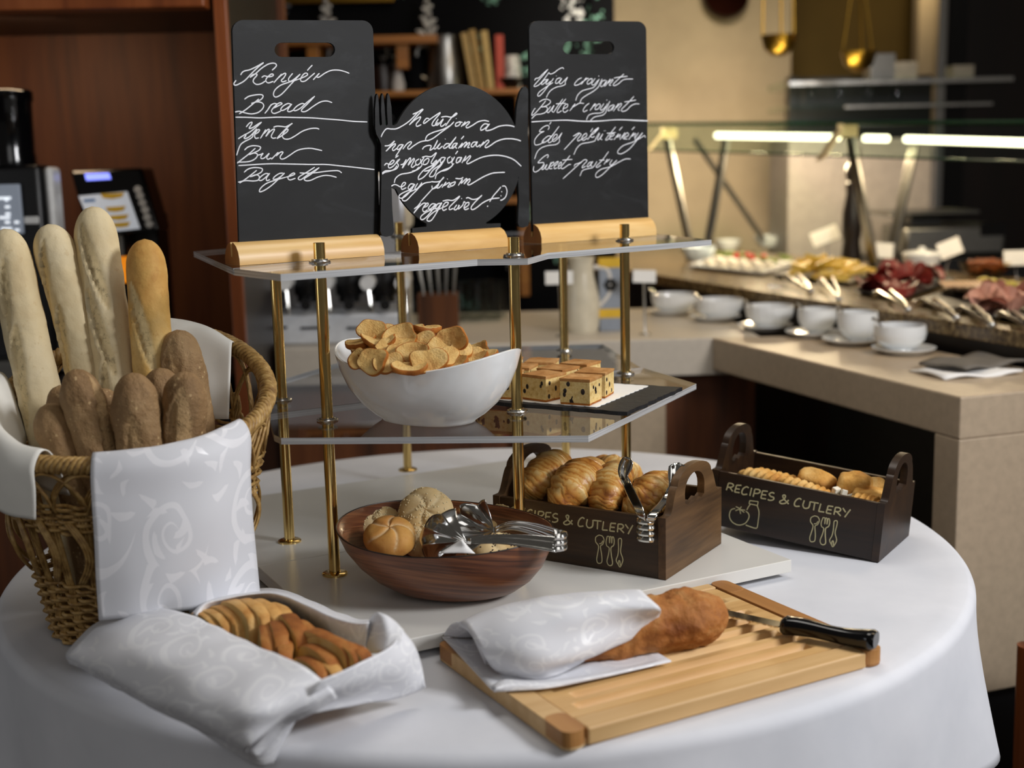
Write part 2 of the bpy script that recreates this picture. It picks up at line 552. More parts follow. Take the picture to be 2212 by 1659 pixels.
# ---------------------------------------------------------------- coffee machine at the left edge
cm = thing('coffee_machine', 'black bean-to-cup coffee machine with grey touch screen, left edge of the photo', 'coffee machine', V(-1.35, 1.25, .13))
YM = 1.12
xr = xs(88, YM)
b = MB(); b.box(V(xr - .21, YM + .05, .1308 + .255), (.42, .10, .51)); b.build('body', m_black, cm, bevel=.012)
b = MB(); b.box(V(xr + .0115, YM + .055, .385), (.022, .07, .5)); b.build('side_panel', m_whitepl, cm, bevel=.01)
p0 = ony(-60, 400, YM - .012); p1 = ony(50, 505, YM - .012)
b = MB(); b.box(((p0.x + p1.x) / 2, YM - .006, (p0.z + p1.z) / 2), (p1.x - p0.x, .012, p0.z - p1.z)); sc_ = b.build('touch_screen', emit('grey_screen', C('#767d88'), .55), cm, bevel=.003)
b = MB()
for (x, y, w_) in [(10, 428, 26), (14, 432, 6), (16, 447, 10), (17, 462, 10), (10, 470, 22), (16, 480, 10), (36, 480, 9), (14, 494, 22), (37, 497, 9)]:
    q = ony(x, y, YM - .013); b.box(q, (w_ / FPX * 3.1, .002, .006))
b.build('screen_icons', emit('screen_icon_white', C('#e8eef5'), .9), sc_)
q = ony(68, 476, YM - .004); b = MB(); b.box(q, (.036, .006, .018)); b.build('badge', m_whitepl, cm, bevel=.003)
b = MB(); c = ony(22, 352, YM + .06); zb = .13 + .51 + T
b.lathe([(.0, zb), (.062, zb), (.062, zb + .02), (.06, zb + .03), (.062, zb + .15), (.066, zb + .155), (.066, zb + .175), (.06, zb + .18), (0, zb + .18)], (c.x, c.y, 0), 28); b.build('bean_hopper', m_blackgloss, cm)
b = MB(); b.box(V(xr - .21, YM - .045, .156), (.34, .08, .05)); b.build('drip_tray', m_steel_dark, cm, bevel=.004)
b = MB(); b.box(V(xr - .16, YM - .02, .30), (.07, .06, .07)); b.build('spout', m_black, cm, bevel=.008)

# ---------------------------------------------------------------- juice dispenser
jd = thing('drinks_dispenser', 'black drinks dispenser with lit blue display and yellow smile labels behind the baguettes', 'drinks dispenser', V(-.9, 1.4, .13))
YD = 1.25
A = ony(150, 368, YD + .06); B = ony(305, 362, YD + .06); Cc = ony(345, 500, YD); D = ony(190, 512, YD)
nrm = (B - A).cross(D - A).normalized()
if nrm.y > 0: nrm = -nrm
bk = Vector((0, .12, 0))
b = MB(); b.hexa([D, Cc, Cc + bk, D + bk, A, B, B + bk, A + bk]); hd = b.build('head', m_blackgloss, jd, bevel=.008, smooth=0)


def onhead(px, py, lift=.002):
    return onplane(px, py, A + nrm * lift, nrm)


def facequad(name, pts, mat, par, lift=.002, th=.002):
    q = [onhead(x, y, lift) for x, y in pts]
    b = MB(); b.hexa([p for p in q] + [p + nrm * th for p in q]); return b.build(name, mat, par, smooth=0)


facequad('display', [(183, 376), (236, 374), (240, 387), (187, 390)], emit('blue_display', C('#7f8cff'), 1.6), jd)
lab = facequad('label_sheet', [(170, 424), (275, 414), (303, 494), (205, 505)], emit('glowing_label', C('#c3c9d2'), .35), jd)  # label sheet with a faint glow of its own
b = MB()
m_silver = plain('silver_button', C('#c4c4c2'), .3)
m_yel = plain('yellow_print', C('#e0b52a'), .5); m_blu = plain('blue_print', C('#5a86c0'), .5)
for (cx, cy, s) in [(243, 424, 1.0), (250, 453, .85), (257, 471, .8), (262, 487, .75)]:
    pts = [(cx - 26 * s, cy - 5), (cx + 26 * s, cy - 8), (cx + 20 * s, cy + 2), (cx, cy + 6 * s), (cx - 20 * s, cy + 4)]
    q = [onhead(x, y, .0045) for x, y in pts]
    b.add(q + [p + nrm * .001 for p in q], [(0, 1, 2, 3, 4), (5, 6, 7, 8, 9)] + [(i, (i + 1) % 5, 5 + (i + 1) % 5, 5 + i) for i in range(5)])
b.build('yellow_smiles', m_yel, lab, smooth=0)
b = MB()
q = [onhead(x, y, .0045) for x, y in ((180, 431), (205, 429), (206, 435), (182, 437))]
b.hexa(q + [p + nrm * .0008 for p in q]); b.build('blue_print', m_blu, lab, smooth=0)
for i, (x, y) in enumerate([(300, 412), (305, 426), (310, 441), (316, 456), (320, 472), (325, 487)]):
    b = MB(); q = onhead(x, y, .0); b.cyl(q, q + nrm * .012, .0095, 14); b.build('button', m_silver, jd)
b = MB(); q = ony(260, 528, YD + .05); b.cyl(q + Vector((0, 0, .03)), q - Vector((0, 0, .03)), .018); b.build('nozzle', m_steel_dark, jd)
b = MB(); b.box((q.x, YD + .16, T + .13 + .19), (.17, .12, .38)); b.build('column', m_black, jd, bevel=.006)
b = MB(); b.box((q.x, YD + .08, T + .13 + .02), (.19, .24, .04)); b.build('base', m_black, jd, bevel=.006)
b = MB(); q2 = ony(262, 575, YD + .085); b.box(q2, (.035, .02, .085)); b.build('orange_panel', emit('orange_lit_panel', C('#f08a1a'), .8), jd, bevel=.004)

# ---------------------------------------------------------------- back bar counter
ZC = .15
YB = at(700, 752, ZC).y
bar = thing('bar_counter', 'pale stone bar counter running behind the bread stand', 'counter', V(.1, YB + .3, -T))
P0 = at(2076, 858, ZC); P0.z = T
Q0 = at(1388, 694, ZC)
U = Vector((Q0.x - P0.x, Q0.y - P0.y, 0)).normalized(); Nn = Vector((U.y, -U.x, 0))
xe = P0.x + (YB - P0.y) / U.y * U.x + .36 / Nn.x - .25
slab('worktop', m_stone_light, NX + .02, xe, YB, YB + .75, ZC - .10, ZC, None, bar, .004)
slab('front_panel', m_brownwood, NX + .02, xe, YB + .06, YB + .1, -T, ZC - .10, None, bar)
slab('end_panel', m_stone, xs(1100, YB), xs(1440, YB), YB + .03, YB + .06, -T, ZC - .10, None, bar)

# espresso machine
em = thing('espresso_machine', 'steel espresso machine with black group heads seen under the top shelf', 'espresso machine', V(-.4, YB + .3, ZC))
x0, x1 = xs(540, YB + .1), xs(868, YB + .1)
m_lightsteel = metal_mat('satin_light_steel', C('#dcdde0'), .38)
b = MB(); b.box(V((x0 + x1) / 2, YB + .24, ZC + .04), (x1 - x0, .34, .08)); tr = b.build('drip_tray', plain('white_enamel', C('#cfd2d6'), .3), em, bevel=.008)
for i, px in enumerate((590, 680, 780, 840)):
    q = ony(px, 708, YB + .068); b = MB(); b.box(q, (.075, .004, .006)); b.build('tray_slot', m_black, tr, smooth=0)
b = MB(); b.box(V((x0 + x1) / 2, YB + .36, ZC + .2), (x1 - x0, .12, .26)); b.build('back_panel', m_lightsteel, em, bevel=.006)
b = MB(); b.box(V((x0 + x1) / 2, YB + .27, ZC + .37), (x1 - x0 + .02, .36, .16)); b.build('top_housing', m_lightsteel, em, bevel=.015)
for px in (575, 665, 755, 830):
    c = ony(px, 628, YB + .2)
    b = MB(); b.cyl(c + Vector((0, 0, .06)), c - Vector((0, 0, .01)), .038, 20); b.cyl(c - Vector((0, 0, .01)), c - Vector((0, 0, .03)), .03, 16)
    g = b.build('group_head', m_black, em)
    b = MB(); b.tube([c + Vector((0, -.03, -.012)), c + Vector((.012, -.15, -.025))], [.011, .014], 10); b.build('portafilter_handle', m_black, g)
    k = ony(px + 38, 612, YB + .1)
    b = MB(); b.cyl(k, k + Vector((0, .16, 0)), .02, 14); b.build('steam_knob', m_whitepl, em)
    b = MB(); b.tube([k + Vector((.0, .03, -.01)), k + Vector((.006, .02, -.08)), k + Vector((.002, .0, -.12))], .005, 8); b.build('steam_pipe', m_steel, em)

# row of upturned glasses
gl0 = thing('drinking_glass', 'clear drinking glass in the row on the bar counter behind the stand', 'glass', V(0, 0, ZC), 'glasses on the bar counter')
b = MB(); b.lathe([(.0, .004), (.024, .004), (.026, 0), (.034, .12), (.032, .12), (.024, .008), (0, .008)], V(0, 0, ZC), 20, cap=False); b.build('glass_wall', m_clear, gl0)
spots = []
for i in range(5):
    for j in range(2):
        spots.append((xs(905 + 38 * i + 14 * j, YB + .5), YB + .5 + .09 * j))
for i, (x, y) in enumerate(spots):
    o = gl0 if i == 0 else copy_tree(gl0)
    o.location = V(x, y, ZC)
# wooden utensil box
ub = thing('utensil_box', 'brown wooden utensil holder on the bar counter behind the white bowl', 'utensil holder', V(xs(938, YB + .15), YB + .15, ZC))
xc = xs(938, YB + .15); yb = YB + .17
for sx, sy, dx, dy in ((.11, .01, 0, -.045), (.11, .01, 0, .045), (.01, .08, -.05, 0), (.01, .08, .05, 0)):
    b = MB(); b.box(V(xc + dx, yb + dy, ZC + .06), (sx, sy, .12)); b.build('side_panel', wood('cup_wood', C('#3b1f0c'), C('#5d3416'), None, 2, .5), ub, smooth=0)
b = MB(); b.box(V(xc, yb, ZC + .005), (.09, .08, .01)); b.build('bottom_panel', m_brownwood, ub, smooth=0)
for k in range(5):
    s = thing('spoon', 'steel utensil handle standing in the brown wooden holder', 'utensil', V(xc - .03 + .015 * k, yb - .02 + .01 * (k % 3), ZC + .012), 'utensils in the wooden holder')
    b = MB(); p = V(xc - .03 + .015 * k, yb - .02 + .01 * (k % 3), ZC + .012)
    b.tube([p, p + Vector((-.01 + .006 * k, .0, .12)), p + Vector((-.02 + .01 * k, .005, .19))], [.004, .003, .006], 8); b.build('stem', m_steel_dark, s)
# white jug
jg = thing('milk_jug', 'tall white jug on the bar counter between two brass posts', 'jug', V(xs(1252, YB + .2), YB + .2, ZC))
b = MB(); b.lathe([(.0, .0), (.045, 0), (.05, .02), (.052, .09), (.036, .16), (.034, .19), (.04, .21), (.037, .21), (.031, .19), (.033, .16), (.048, .09), (0, .01)], V(xs(1252, YB + .2), YB + .2, ZC), 28); b.build('body', plain('cream_glaze', C('#d8cfb8'), .2), jg)
b = MB(); q = V(xs(1252, YB + .2), YB + .2, ZC); b.tube(crom([q + Vector((.036, 0, .18)), q + Vector((.075, 0, .17)), q + Vector((.08, 0, .11)), q + Vector((.05, 0, .07))], 5), .007, 8); b.build('handle', m_white, jg)
# packet
pk = thing('tea_packet', 'grey and yellow packet with a dark flower emblem beside the white jug', 'packet', V(xs(1315, YB + .2), YB + .2, ZC))
x = xs(1316, YB + .2)
b = MB(); b.box(V(x, YB + .22, ZC + .1), (.062, .05, .20)); bx_ = b.build('carton', plain('grey_carton', C('#8f97a3'), .5), pk, bevel=.002)
for z in (.05, .19):
    b = MB(); b.box(V(x, YB + .22, ZC + z), (.0635, .0515, .025)); b.build('yellow_band', m_yel, pk, smooth=0)
b = MB()
for k in range(6):
    a = k * pi / 3; b.ball(V(x + .011 * cos(a), YB + .193, ZC + .13 + .011 * sin(a)), (.008, .002, .008), nu=8, nv=6)
b.build('flower_emblem', m_black, pk)


def card_sign(px, py, base, w_, h_, tilt, label, lean=.0, stand=True):
    """a small card in a wire foot; base is where it stands"""
    t_ = thing('name_card', label, 'card', base)
    c = ony(px, py, base.y)
    R = Euler((-.2, tilt, lean)).to_matrix()
    b = MB(); b.box(c, (w_, .003, h_), R); b.build('card', m_card, t_, smooth=0)
    b = MB(); b.tube([base + Vector((0, .0, .003)), base + Vector((0, .006, .02)), c + R @ Vector((0, .004, -h_ / 2 + .006))], .003, 6)
    b.lathe([(0, 0), (.016, 0), (.016, .004), (0, .005)], base, 14); b.build('foot', m_steel, t_)
    return t_


card_sign(1208, 600, V(xs(1208, YB + .1), YB + .1, ZC), .075, .036, 0, 'small white card on the bar counter between the two right brass posts at the back')
card_sign(1392, 597, V(xs(1392, YB + .1), YB + .1, ZC), .062, .034, .05, 'small white card on the bar counter just right of the front right brass post')

# ---------------------------------------------------------------- shelf unit on the back wall
YS = 2.75
su = thing('wall_shelf', 'orange brown wooden shelf unit on the black wall behind the chalkboards', 'shelf', V(xs(880, YS), YS + .2, 0))


def sbox(name, px0, px1, py0, py1, y0, y1, mat, par, bevel=.002):
    a = ony(px0, (py0 + py1) / 2, y0); c = ony(px1, (py0 + py1) / 2, y0)
    zt_ = ony((px0 + px1) / 2, py0, y0).z; zb_ = ony((px0 + px1) / 2, py1, y0).z
    b = MB(); b.box(((a.x + c.x) / 2, (y0 + y1) / 2, (zt_ + zb_) / 2), (c.x - a.x, y1 - y0, abs(zt_ - zb_)))
    return b.build(name, mat, par, smooth=0, bevel=bevel)


sbox('shelf_board', 560, 1136, 196, 208, YS, YS + .22, m_shelf, su)
sbox('shelf_board', 560, 944, 78, 96, YS, YS + .2, m_shelf, su)
sbox('shelf_board', 560, 1136, 432, 446, YS, YS + .22, m_shelf, su)
sbox('upright', 1120, 1140, 208, 640, YS, YS + .22, m_shelf, su)
sbox('upright', 856, 882, 96, 148, YS + .02, YS + .2, m_shelf, su)
sbox('upright', 664, 690, 96, 196, YS + .02, YS + .2, m_shelf, su)
sbox('upright', 560, 578, 60, 640, YS, YS + .22, m_shelf, su)
ZS1 = ony(900, 196, YS).z
ZS2 = ony(900, 432, YS).z
wb = lambda px, y: Vector((xs(px, y), y, ZS1))
# metal pitcher
q = wb(970, YS + .1)
pt = thing('metal_pitcher', 'dark grey metal pitcher on the back shelf left of the books', 'pitcher', q)
b = MB(); b.lathe([(0, 0), (.072, 0), (.075, .01), (.07, .1), (.058, .17), (.063, .20), (.058, .2), (.054, .17), (0, .16)], q, 24); b.build('body', m_steel_dark, pt)
b = MB(); b.tube(crom([q + Vector((-.046, 0, .17)), q + Vector((-.1, 0, .16)), q + Vector((-.1, 0, .07)), q + Vector((-.056, 0, .04))], 5), .007, 8); b.build('handle', m_steel_dark, pt)
# books
bk_i = 0
for (px, wd, ht, lean, col, lab_) in [(1030, .024, .205, .16, '#a58a55', 'tan book leaning on the back shelf, leftmost of the three'), (1047, .026, .215, .15, '#9a7d45', 'tan book leaning on the back shelf, middle of the three'),
                                       (1066, .026, .21, .10, '#b0965c', 'tan book on the back shelf, next to the red book'), (1086, .030, .195, 0.0, '#a8402f', 'red book standing upright on the back shelf')]:
    q = wb(px, YS + .03)
    bo = thing('book', lab_, 'book', q, 'books on the back shelf')
    R = Euler((0, -lean, 0)).to_matrix()
    mm = plain('book_cloth_%d' % bk_i, C(col), .6); bk_i += 1
    lift = sin(lean) * wd / 2
    b = MB(); b.box(q + Vector((0, .07, lift)) + R @ Vector((0, 0, ht / 2)), (wd, .14, ht), R); cv = b.build('cover', mm, bo, smooth=0, bevel=.003)
    b = MB(); b.box(q + Vector((0, .07, lift)) + R @ Vector((0, .002, ht / 2)), (wd - .006, .142, ht - .008), R); b.build('pages', m_paper, bo, smooth=0)
# vases and cups on the shelf
for (px, prof, mat, nm, lab_, ct) in [
    (868, [(0, 0), (.022, 0), (.026, .03), (.016, .07), (.012, .10), (.015, .11), (.012, .11), (0, .1)], m_white, 'bud_vase', 'slim white bud vase on the back shelf, left of the metal pitcher', 'vase'),
    (906, [(0, 0), (.032, 0), (.036, .05), (.036, .13), (.033, .13), (0, .02)], m_wallpaper, 'patterned_canister', 'dark leaf patterned canister on the back shelf beside the white vase', 'canister'),
    (835, [(0, 0), (.04, 0), (.045, .06), (.04, .1), (.036, .1), (0, .02)], m_darkwood, 'wooden_pot', 'dark wooden pot on the back shelf at the left chalkboard edge', 'pot'),
    (1112, [(0, 0), (.03, 0), (.034, .04), (.03, .11), (.026, .13), (.023, .13), (0, .02)], plain('mottled_white_glaze', C('#a9aba8'), .3, var=.3, scale=60), 'patterned_vase', 'mottled white vase on the back shelf at the right end', 'vase')]:
    q = wb(px, YS + .12 if px != 1112 else YS + .16)
    b = MB(); b.lathe(prof, q, 22)
    tag(b.build(nm, mat), lab_, ct)
q = wb(1108, YS + .05)
b = MB(); b.lathe([(0, 0), (.02, 0), (.045, .03), (.05, .04), (.046, .04), (.02, .008), (0, .006)], q, 22); tag(b.build('small_bowl', m_blackgloss), 'small dark bowl on the back shelf in front of the red book', 'bowl')
# golden picture frame at the top edge
pf = thing('picture_frame', 'gilt picture frame on the black wall at the top edge of the photo', 'picture', ony(715, 2, 2.98))
sbox('frame_rail', 590, 850, -6, 6, 2.96, 2.995, m_oldbrass, pf)
sbox('frame_rail', 590, 602, -300, -6, 2.96, 2.995, m_oldbrass, pf)
sbox('frame_rail', 838, 850, -300, -6, 2.96, 2.995, m_oldbrass, pf)
sbox('picture_panel', 602, 838, -300, -6, 2.98, 2.995, m_darkwood, pf)
for (px, lab_) in [(708, 'pale feathery sprig rising behind the left chalkboard top'), (925, 'pale feathery sprig standing between the two tall chalkboards')]:
    c = ony(px, 78, 2.9)
    b = MB()
    for k in range(16):
        a = k * 2.4; h = .012 * k
        L = .07 - .0035 * k
        p = Vector((c.x, c.y, c.z - .12)) + Vector((0, 0, h + .06))
        b.tube([p, p + Vector((L * .5 * cos(a), .02 * sin(a), L * .5)), p + Vector((L * .8 * cos(a), .03 * sin(a), L * .6))], [.004, .010, .002], 5)
    b.tube([Vector((c.x, c.y, c.z - .2)), Vector((c.x, c.y, c.z + .1))], .003, 5)
    fr = thing('dried_sprig', lab_, 'dried plant', Vector((c.x, c.y, ony(px, 96, YS).z)))
    b.build('plume', plain('pale_sprig', C('#b8b8b6'), .8), fr)

# ---------------------------------------------------------------- right-hand stone counter


def cb(name, s0, s1, n0, n1, z0, z1, mat, par, bevel=0):
    far = lambda n: ((YB - .001 if s1 is None else 4.35) - P0.y - Nn.y * n) / U.y if not isinstance(s1, (int, float)) else s1
    P = [P0 + U * s + Nn * n for s, n in ((s0, n0), (s0, n1), (far(n1), n1), (far(n0), n0))]
    b = MB(); b.hexa([Vector((p.x, p.y, T + z0)) for p in P] + [Vector((p.x, p.y, T + z1)) for p in P])
    return b.build(name, mat, par, smooth=0, bevel=bevel)


sc1 = thing('stone_counter', 'low beige stone counter with white cups along the right side', 'counter', P0 + Vector((0, 0, -T)))
cb('worktop', 0, None, 0, .352, ZC - .085, ZC, m_stone, sc1, .004)
cb('end_panel', 0, .075, 0, .352, -.47, ZC - .085, m_stone, sc1, .003)
cb('dark_base_filler', .03, .075, .03, .352, -T, -.47, m_black, sc1)  # invented dark base, standing in for the darkness down at the floor
cb('back_panel', .075, None, .30, .352, -T, ZC - .085, plain('dark_green_panel', C('#1c211d'), .5), sc1)
ZU = .225
sc2 = thing('buffet_counter', 'raised brown granite buffet counter behind the white cups', 'counter', P0 + Nn * .4 + Vector((0, 0, -T)))
cb('worktop', 0, 'pier', .356, 1.25, ZU - .035, ZU, m_granite, sc2, .004)
cb('base_panel', .03, 'pier', .40, 1.2, -T, ZU - .035, m_darkwood, sc2)

# cups with saucers on the low counter
white_glaze = m_porc
m_dark_inside = plain('dark_cup_inside', C('#3a1d12'), .25)  # dark reflections inside the cups, put into a colour
cups = [(1482, 662, 1450, 679, .064, .052, 'ribbed white soup bowl on a saucer, farthest of the row along the stone counter', True),
        (1583, 676, 1545, 692, .064, .052, 'ribbed white soup bowl on a saucer, second from the far end of the row', True),
        (1680, 698, 1652, 712, .060, .056, 'ribbed white soup bowl on a saucer, third from the far end of the row', True),
        (1776, 712, 1758, 727, .046, .062, 'tall white cup on a saucer, just before the tallest cup of the row', False),
        (1862, 730, 1840, 743, .046, .070, 'tallest white cup on a saucer, next to the nearest cup', False),
        (1943, 752, 1952, 763, .056, .058, 'round white cup on a saucer nearest the end of the stone counter', False)]
for (cx, cy, sx_, sy_, R_, H_, lab_, ribs) in cups:
    R_ *= 1.1; H_ *= 1.05
    p = at(sx_, sy_, ZC)
    sau = thing('saucer', lab_.replace('white soup bowl on a saucer', 'bowl\'s white saucer').replace('white cup on a saucer', 'cup\'s white saucer'), 'saucer', p, 'saucers on the stone counter')
    b = MB(); b.lathe([(0, .002), (.045, .002), (.046, 0), (.05, .002), (.074, .014), (.0745, .016), (.072, .0165), (.046, .007), (0, .006)], p, 36); b.build('dish', white_glaze, sau)
    p2 = at(cx, cy + 4, ZC + .007)
    d = p2 - p; d.z = 0
    if d.length > .02: d *= .02 / d.length
    p2 = p + d + Vector((0, 0, .0072))
    cu = thing('soup_cup', lab_, 'cup', p2, 'white cups on the stone counter')
    prof = [(0, .003), (.45, .003), (.46, 0), (.5, .0), (.55, .06), (.8, .25), (.95, .5), (1.0, .8), (1.0, 1.0), (.96, 1.0), (.94, .8), (.88, .5), (.7, .25), (.4, .1), (0, .08)]
    if not ribs: prof = [(0, .003), (.42, .003), (.44, 0), (.47, .0), (.45, .06), (.72, .2), (.95, .45), (1.0, .7), (.97, 1.0), (.93, 1.0), (.95, .7), (.9, .45), (.65, .2), (.3, .1), (0, .1)]
    b = MB()
    rr = []
    for r, z in prof:
        rr.append([p2 + Vector((R_ * r * (1 + (.012 * cos(20 * a) if ribs and .2 < z < .95 else 0)) * cos(a), R_ * r * (1 + (.012 * cos(20 * a) if ribs and .2 < z < .95 else 0)) * sin(a), H_ * z)) for a in [2 * pi * j / 80 for j in range(80)]])
    b.rings(rr); b.build('bowl', white_glaze, cu)
    b = MB(); b.lathe([(0, 0), (R_ * .86, 0), (R_ * .87, .001), (0, .002)], p2 + Vector((0, 0, H_ * .72)), 30); b.build('filling', m_dark_inside, cu)  # dark disc stands in for the dark reflecting interior, no real content
    sp = thing('teaspoon', 'steel spoon handle leaning in the ' + lab_.split(' on a saucer')[0].replace('ribbed white soup bowl', 'ribbed bowl') + lab_.split('saucer')[1], 'spoon', p2 + Vector((0, 0, .005)), 'spoons in the white cups')
    sp['label'] = sp['label'].replace('just before the tallest cup of the row', 'before the tallest cup').replace('farthest of the row along the stone counter', 'farthest of the row')
    e = p2 + Vector((-R_ * .95, -.01, H_ + .012))
    b = MB(); b.tube([p2 + Vector((.01, 0, .008)), p2 + Vector((-R_ * .5, -.006, H_ * .6)), e, e + Vector((-.012, -.004, .006))], [.005, .0025, .0028, .004], 8); b.build('stem', m_steel, sp)
# ribs only look right when the names of spoons stay apart
p = at(2085, 806, ZC)
for k, (dx, dy, rz, lab_) in enumerate([(0, 0, .25, 'white folded paper napkins at the near end of the stone counter'), (.035, .05, .5, 'grey napkin lying behind the white paper napkins')]):
    R = Euler((0, 0, rz)).to_matrix()
    P = []
    for i in range(9):
        row = []
        for j in range(12):
            u, v = j / 11 - .5, i / 8 - .5
            row.append(p + Vector((dx, dy, .004 + .012 * k)) + R @ Vector((u * .19, v * .13, .004 + .004 * sin(9 * u + 5 * v + k))))
        P.append(row)
    b = MB(); b.grid(P); tag(b.build('paper_napkin', m_paper if k == 0 else plain('grey_napkin', C('#6d675f'), .8), solid=.006, off=-1), lab_, 'napkin')

# ---------------------------------------------------------------- food on the buffet counter


def rect_platter(name, pts, lab_, mat, rimh=.012):
    q = [at(x, y, ZU) for x, y in pts]
    c = sum(q, Vector()) / 4; c.z = ZU + T
    t_ = thing(name, lab_, 'platter', c)
    R = []
    for sc, z in ((.80, .001), (.86, .001), (1.0, rimh), (.99, rimh + .002), (.85, .006), (.0, .006)):
        r = []
        for i in range(4):
            a_, b_ = q[i], q[(i + 1) % 4]
            for k in range(8):
                p_ = a_.lerp(b_, k / 8)
                r.append(c + (p_ - c) * sc + Vector((0, 0, z)))
        R.append(r)
    b = MB(); b.rings(R, cap=True); b.build('plate', mat, t_)
    return c, q


m_blackplate = plain('black_melamine', C('#17161a'), .3)
c1, q1 = rect_platter('serving_platter', [(1484, 580), (1650, 598), (1728, 574), (1560, 556)], 'square white platter of mozzarella and vegetables on the granite counter', m_porc)
c2, q2 = rect_platter('serving_platter', [(1664, 600), (1835, 620), (1908, 590), (1752, 572)], 'platter of yellow cheese pieces on the granite counter', m_blackplate)
c3, q3 = rect_platter('serving_platter', [(1842, 636), (1950, 654), (2066, 610), (1950, 597)], 'dark platter of salami slices on the granite counter', m_blackplate)
c4, q4 = rect_platter('serving_platter', [(1972, 660), (2212, 705), (2330, 655), (2100, 616)], 'platter of sliced ham at the right edge', m_blackplate)
rnd = random.Random(5)


def bil(q, u, v):
    return q[0].lerp(q[1], u).lerp(q[3].lerp(q[2], u), v)


m_cheese = plain('yellow_cheese', C('#e3bd4a'), .5, var=.06)
m_mozz = plain('white_mozzarella', C('#f0e6cf'), .4, var=.03)
m_green = plain('green_salad', C('#6f7f2c'), .5, var=.25, scale=50)
m_tom = plain('red_tomato', C('#b8301c'), .25)
m_salami = plain('red_salami', C('#8f2c24'), .4, var=.3, scale=120)
m_ham = plain('pink_ham', C('#c9907a'), .45, var=.12, scale=40)
m_chsl = plain('pale_cheese_slice', C('#e6bf93'), .45, var=.05)
proto = {}


def piece(key, name, lab_, cat, grp, mk, mat, loc, rot):
    if key not in proto:
        b = MB(); mk(b); o = b.build(name, mat, bevel=0); proto[key] = o; tag(o, lab_, cat, grp)
    else:
        o = proto[key].copy(); COL.objects.link(o)
    o.location = loc; o.rotation_euler = rot
    return o


for k in range(46):
    u, v = .14 + .72 * rnd.random(), .14 + .72 * rnd.random()
    h = .012 + .055 * max(0, 1 - ((u - .5) ** 2 + (v - .5) ** 2) * 5) * (k / 46)
    piece('ch', 'cheese_stick', 'yellow cheese stick heaped on the dark cheese platter', 'cheese', 'cheese sticks on the platter', lambda b: b.box((0, 0, 0), (.06, .016, .014)), m_cheese, bil(q2, u, v) + Vector((0, 0, h)), (rnd.uniform(-.4, .4), rnd.uniform(-.4, .4), rnd.uniform(-1.2, .6)))
for k in range(10):
    u, v = .2 + .16 * (k % 5), .12 + .3 * (k // 5) + .1 * rnd.random()
    piece('mo', 'mozzarella_piece', 'white mozzarella piece on the square platter', 'cheese', 'mozzarella on the square platter', lambda b: b.ball((0, 0, 0), (.022, .022, .013)), m_mozz, bil(q1, u, v) + Vector((0, 0, .02)), (0, 0, k))
for k in range(16):
    u, v = .1 + .8 * rnd.random(), .5 + .4 * rnd.random()
    piece('gr', 'salad_leaf', 'green vegetable piece on the mozzarella platter', 'vegetable', 'green vegetables on the square platter', lambda b: b.ball((0, 0, 0), (.03, .014, .009)), m_green, bil(q1, u, v) + Vector((0, 0, .024 + .012 * rnd.random())), (rnd.uniform(-.5, .5), rnd.uniform(-.4, .4), rnd.uniform(0, 3)))
for k in range(4):
    piece('to', 'tomato_piece', 'red tomato piece among the vegetables on the square platter', 'tomato', 'tomato pieces on the square platter', lambda b: b.ball((0, 0, 0), (.014, .014, .012)), m_tom, bil(q1, .4 + .1 * k, .55 + .1 * (k % 2)) + Vector((0, 0, .036)), (0, 0, 0))


def fold(b):
    P = []
    for i in range(6):
        a = i / 5
        P.append([Vector((.034 * cos(t) * (1 - .15 * a), .034 * sin(t), .0 + .020 * abs(sin(t * 1.5 + 1)) + .003 * i)) * 1.0 for t in [2 * pi * j / 16 for j in range(17)]])
    R = []
    for r_ in (0.05, .35, .7, 1.0):
        R.append([Vector((.036 * r_ * cos(t), .036 * r_ * sin(t), .016 * r_ * sin(2 * t) * r_)) for t in [2 * pi * j / 18 for j in range(18)]])
    b.rings(R, cap=False); b.rings([[p + Vector((0, 0, .003)) for p in r] for r in R], cap=False)


for k in range(34):
    u, v = .1 + .8 * ((k % 9) / 8), .15 + .7 * ((k // 9) / 3)
    piece('sa', 'salami_slice', 'folded red salami slice on the dark platter', 'salami', 'salami slices on the dark platter', fold, m_salami, bil(q3, u, v) + Vector((0, 0, .02 + .02 * (v > .3) * (v < .8) + .008 * rnd.random())), (rnd.uniform(-.5, .5), rnd.uniform(-.5, .5), rnd.uniform(0, 6)))
for k in range(14):
    u, v = .06 + .045 * k, .55 + .03 * rnd.random()
    if u > .52: break
    piece('cs', 'cheese_slice', 'pale smoked cheese slice in the fanned row on the ham platter', 'cheese', 'cheese slices fanned on the ham platter', lambda b: b.box((0, 0, 0), (.07, .17, .005)), m_chsl, bil(q4, u, v) + Vector((0, 0, .022 + .002 * k)), (0, .22, -.25))
for k in range(18):
    u, v = .5 + .45 * rnd.random(), .1 + .42 * rnd.random()
    piece('ha', 'ham_slice', 'folded pink ham slice on the right-hand platter', 'ham', 'ham slices on the platter', fold, m_ham, bil(q4, u, v) + Vector((0, 0, .03 + .02 * rnd.random())), (rnd.uniform(-.7, .7), rnd.uniform(-.7, .7), rnd.uniform(0, 6)))
for k in range(7):
    piece('gg', 'garnish_piece', 'yellow and green garnish piece behind the ham', 'vegetable', 'garnish behind the ham', lambda b: b.ball((0, 0, 0), (.02, .015, .012)), plain('garnish_yellow', C('#c9b23c'), .4) if 'gg' not in proto else None, bil(q4, .2 + .09 * k, .85) + Vector((0, 0, .03)), (0, 0, k))
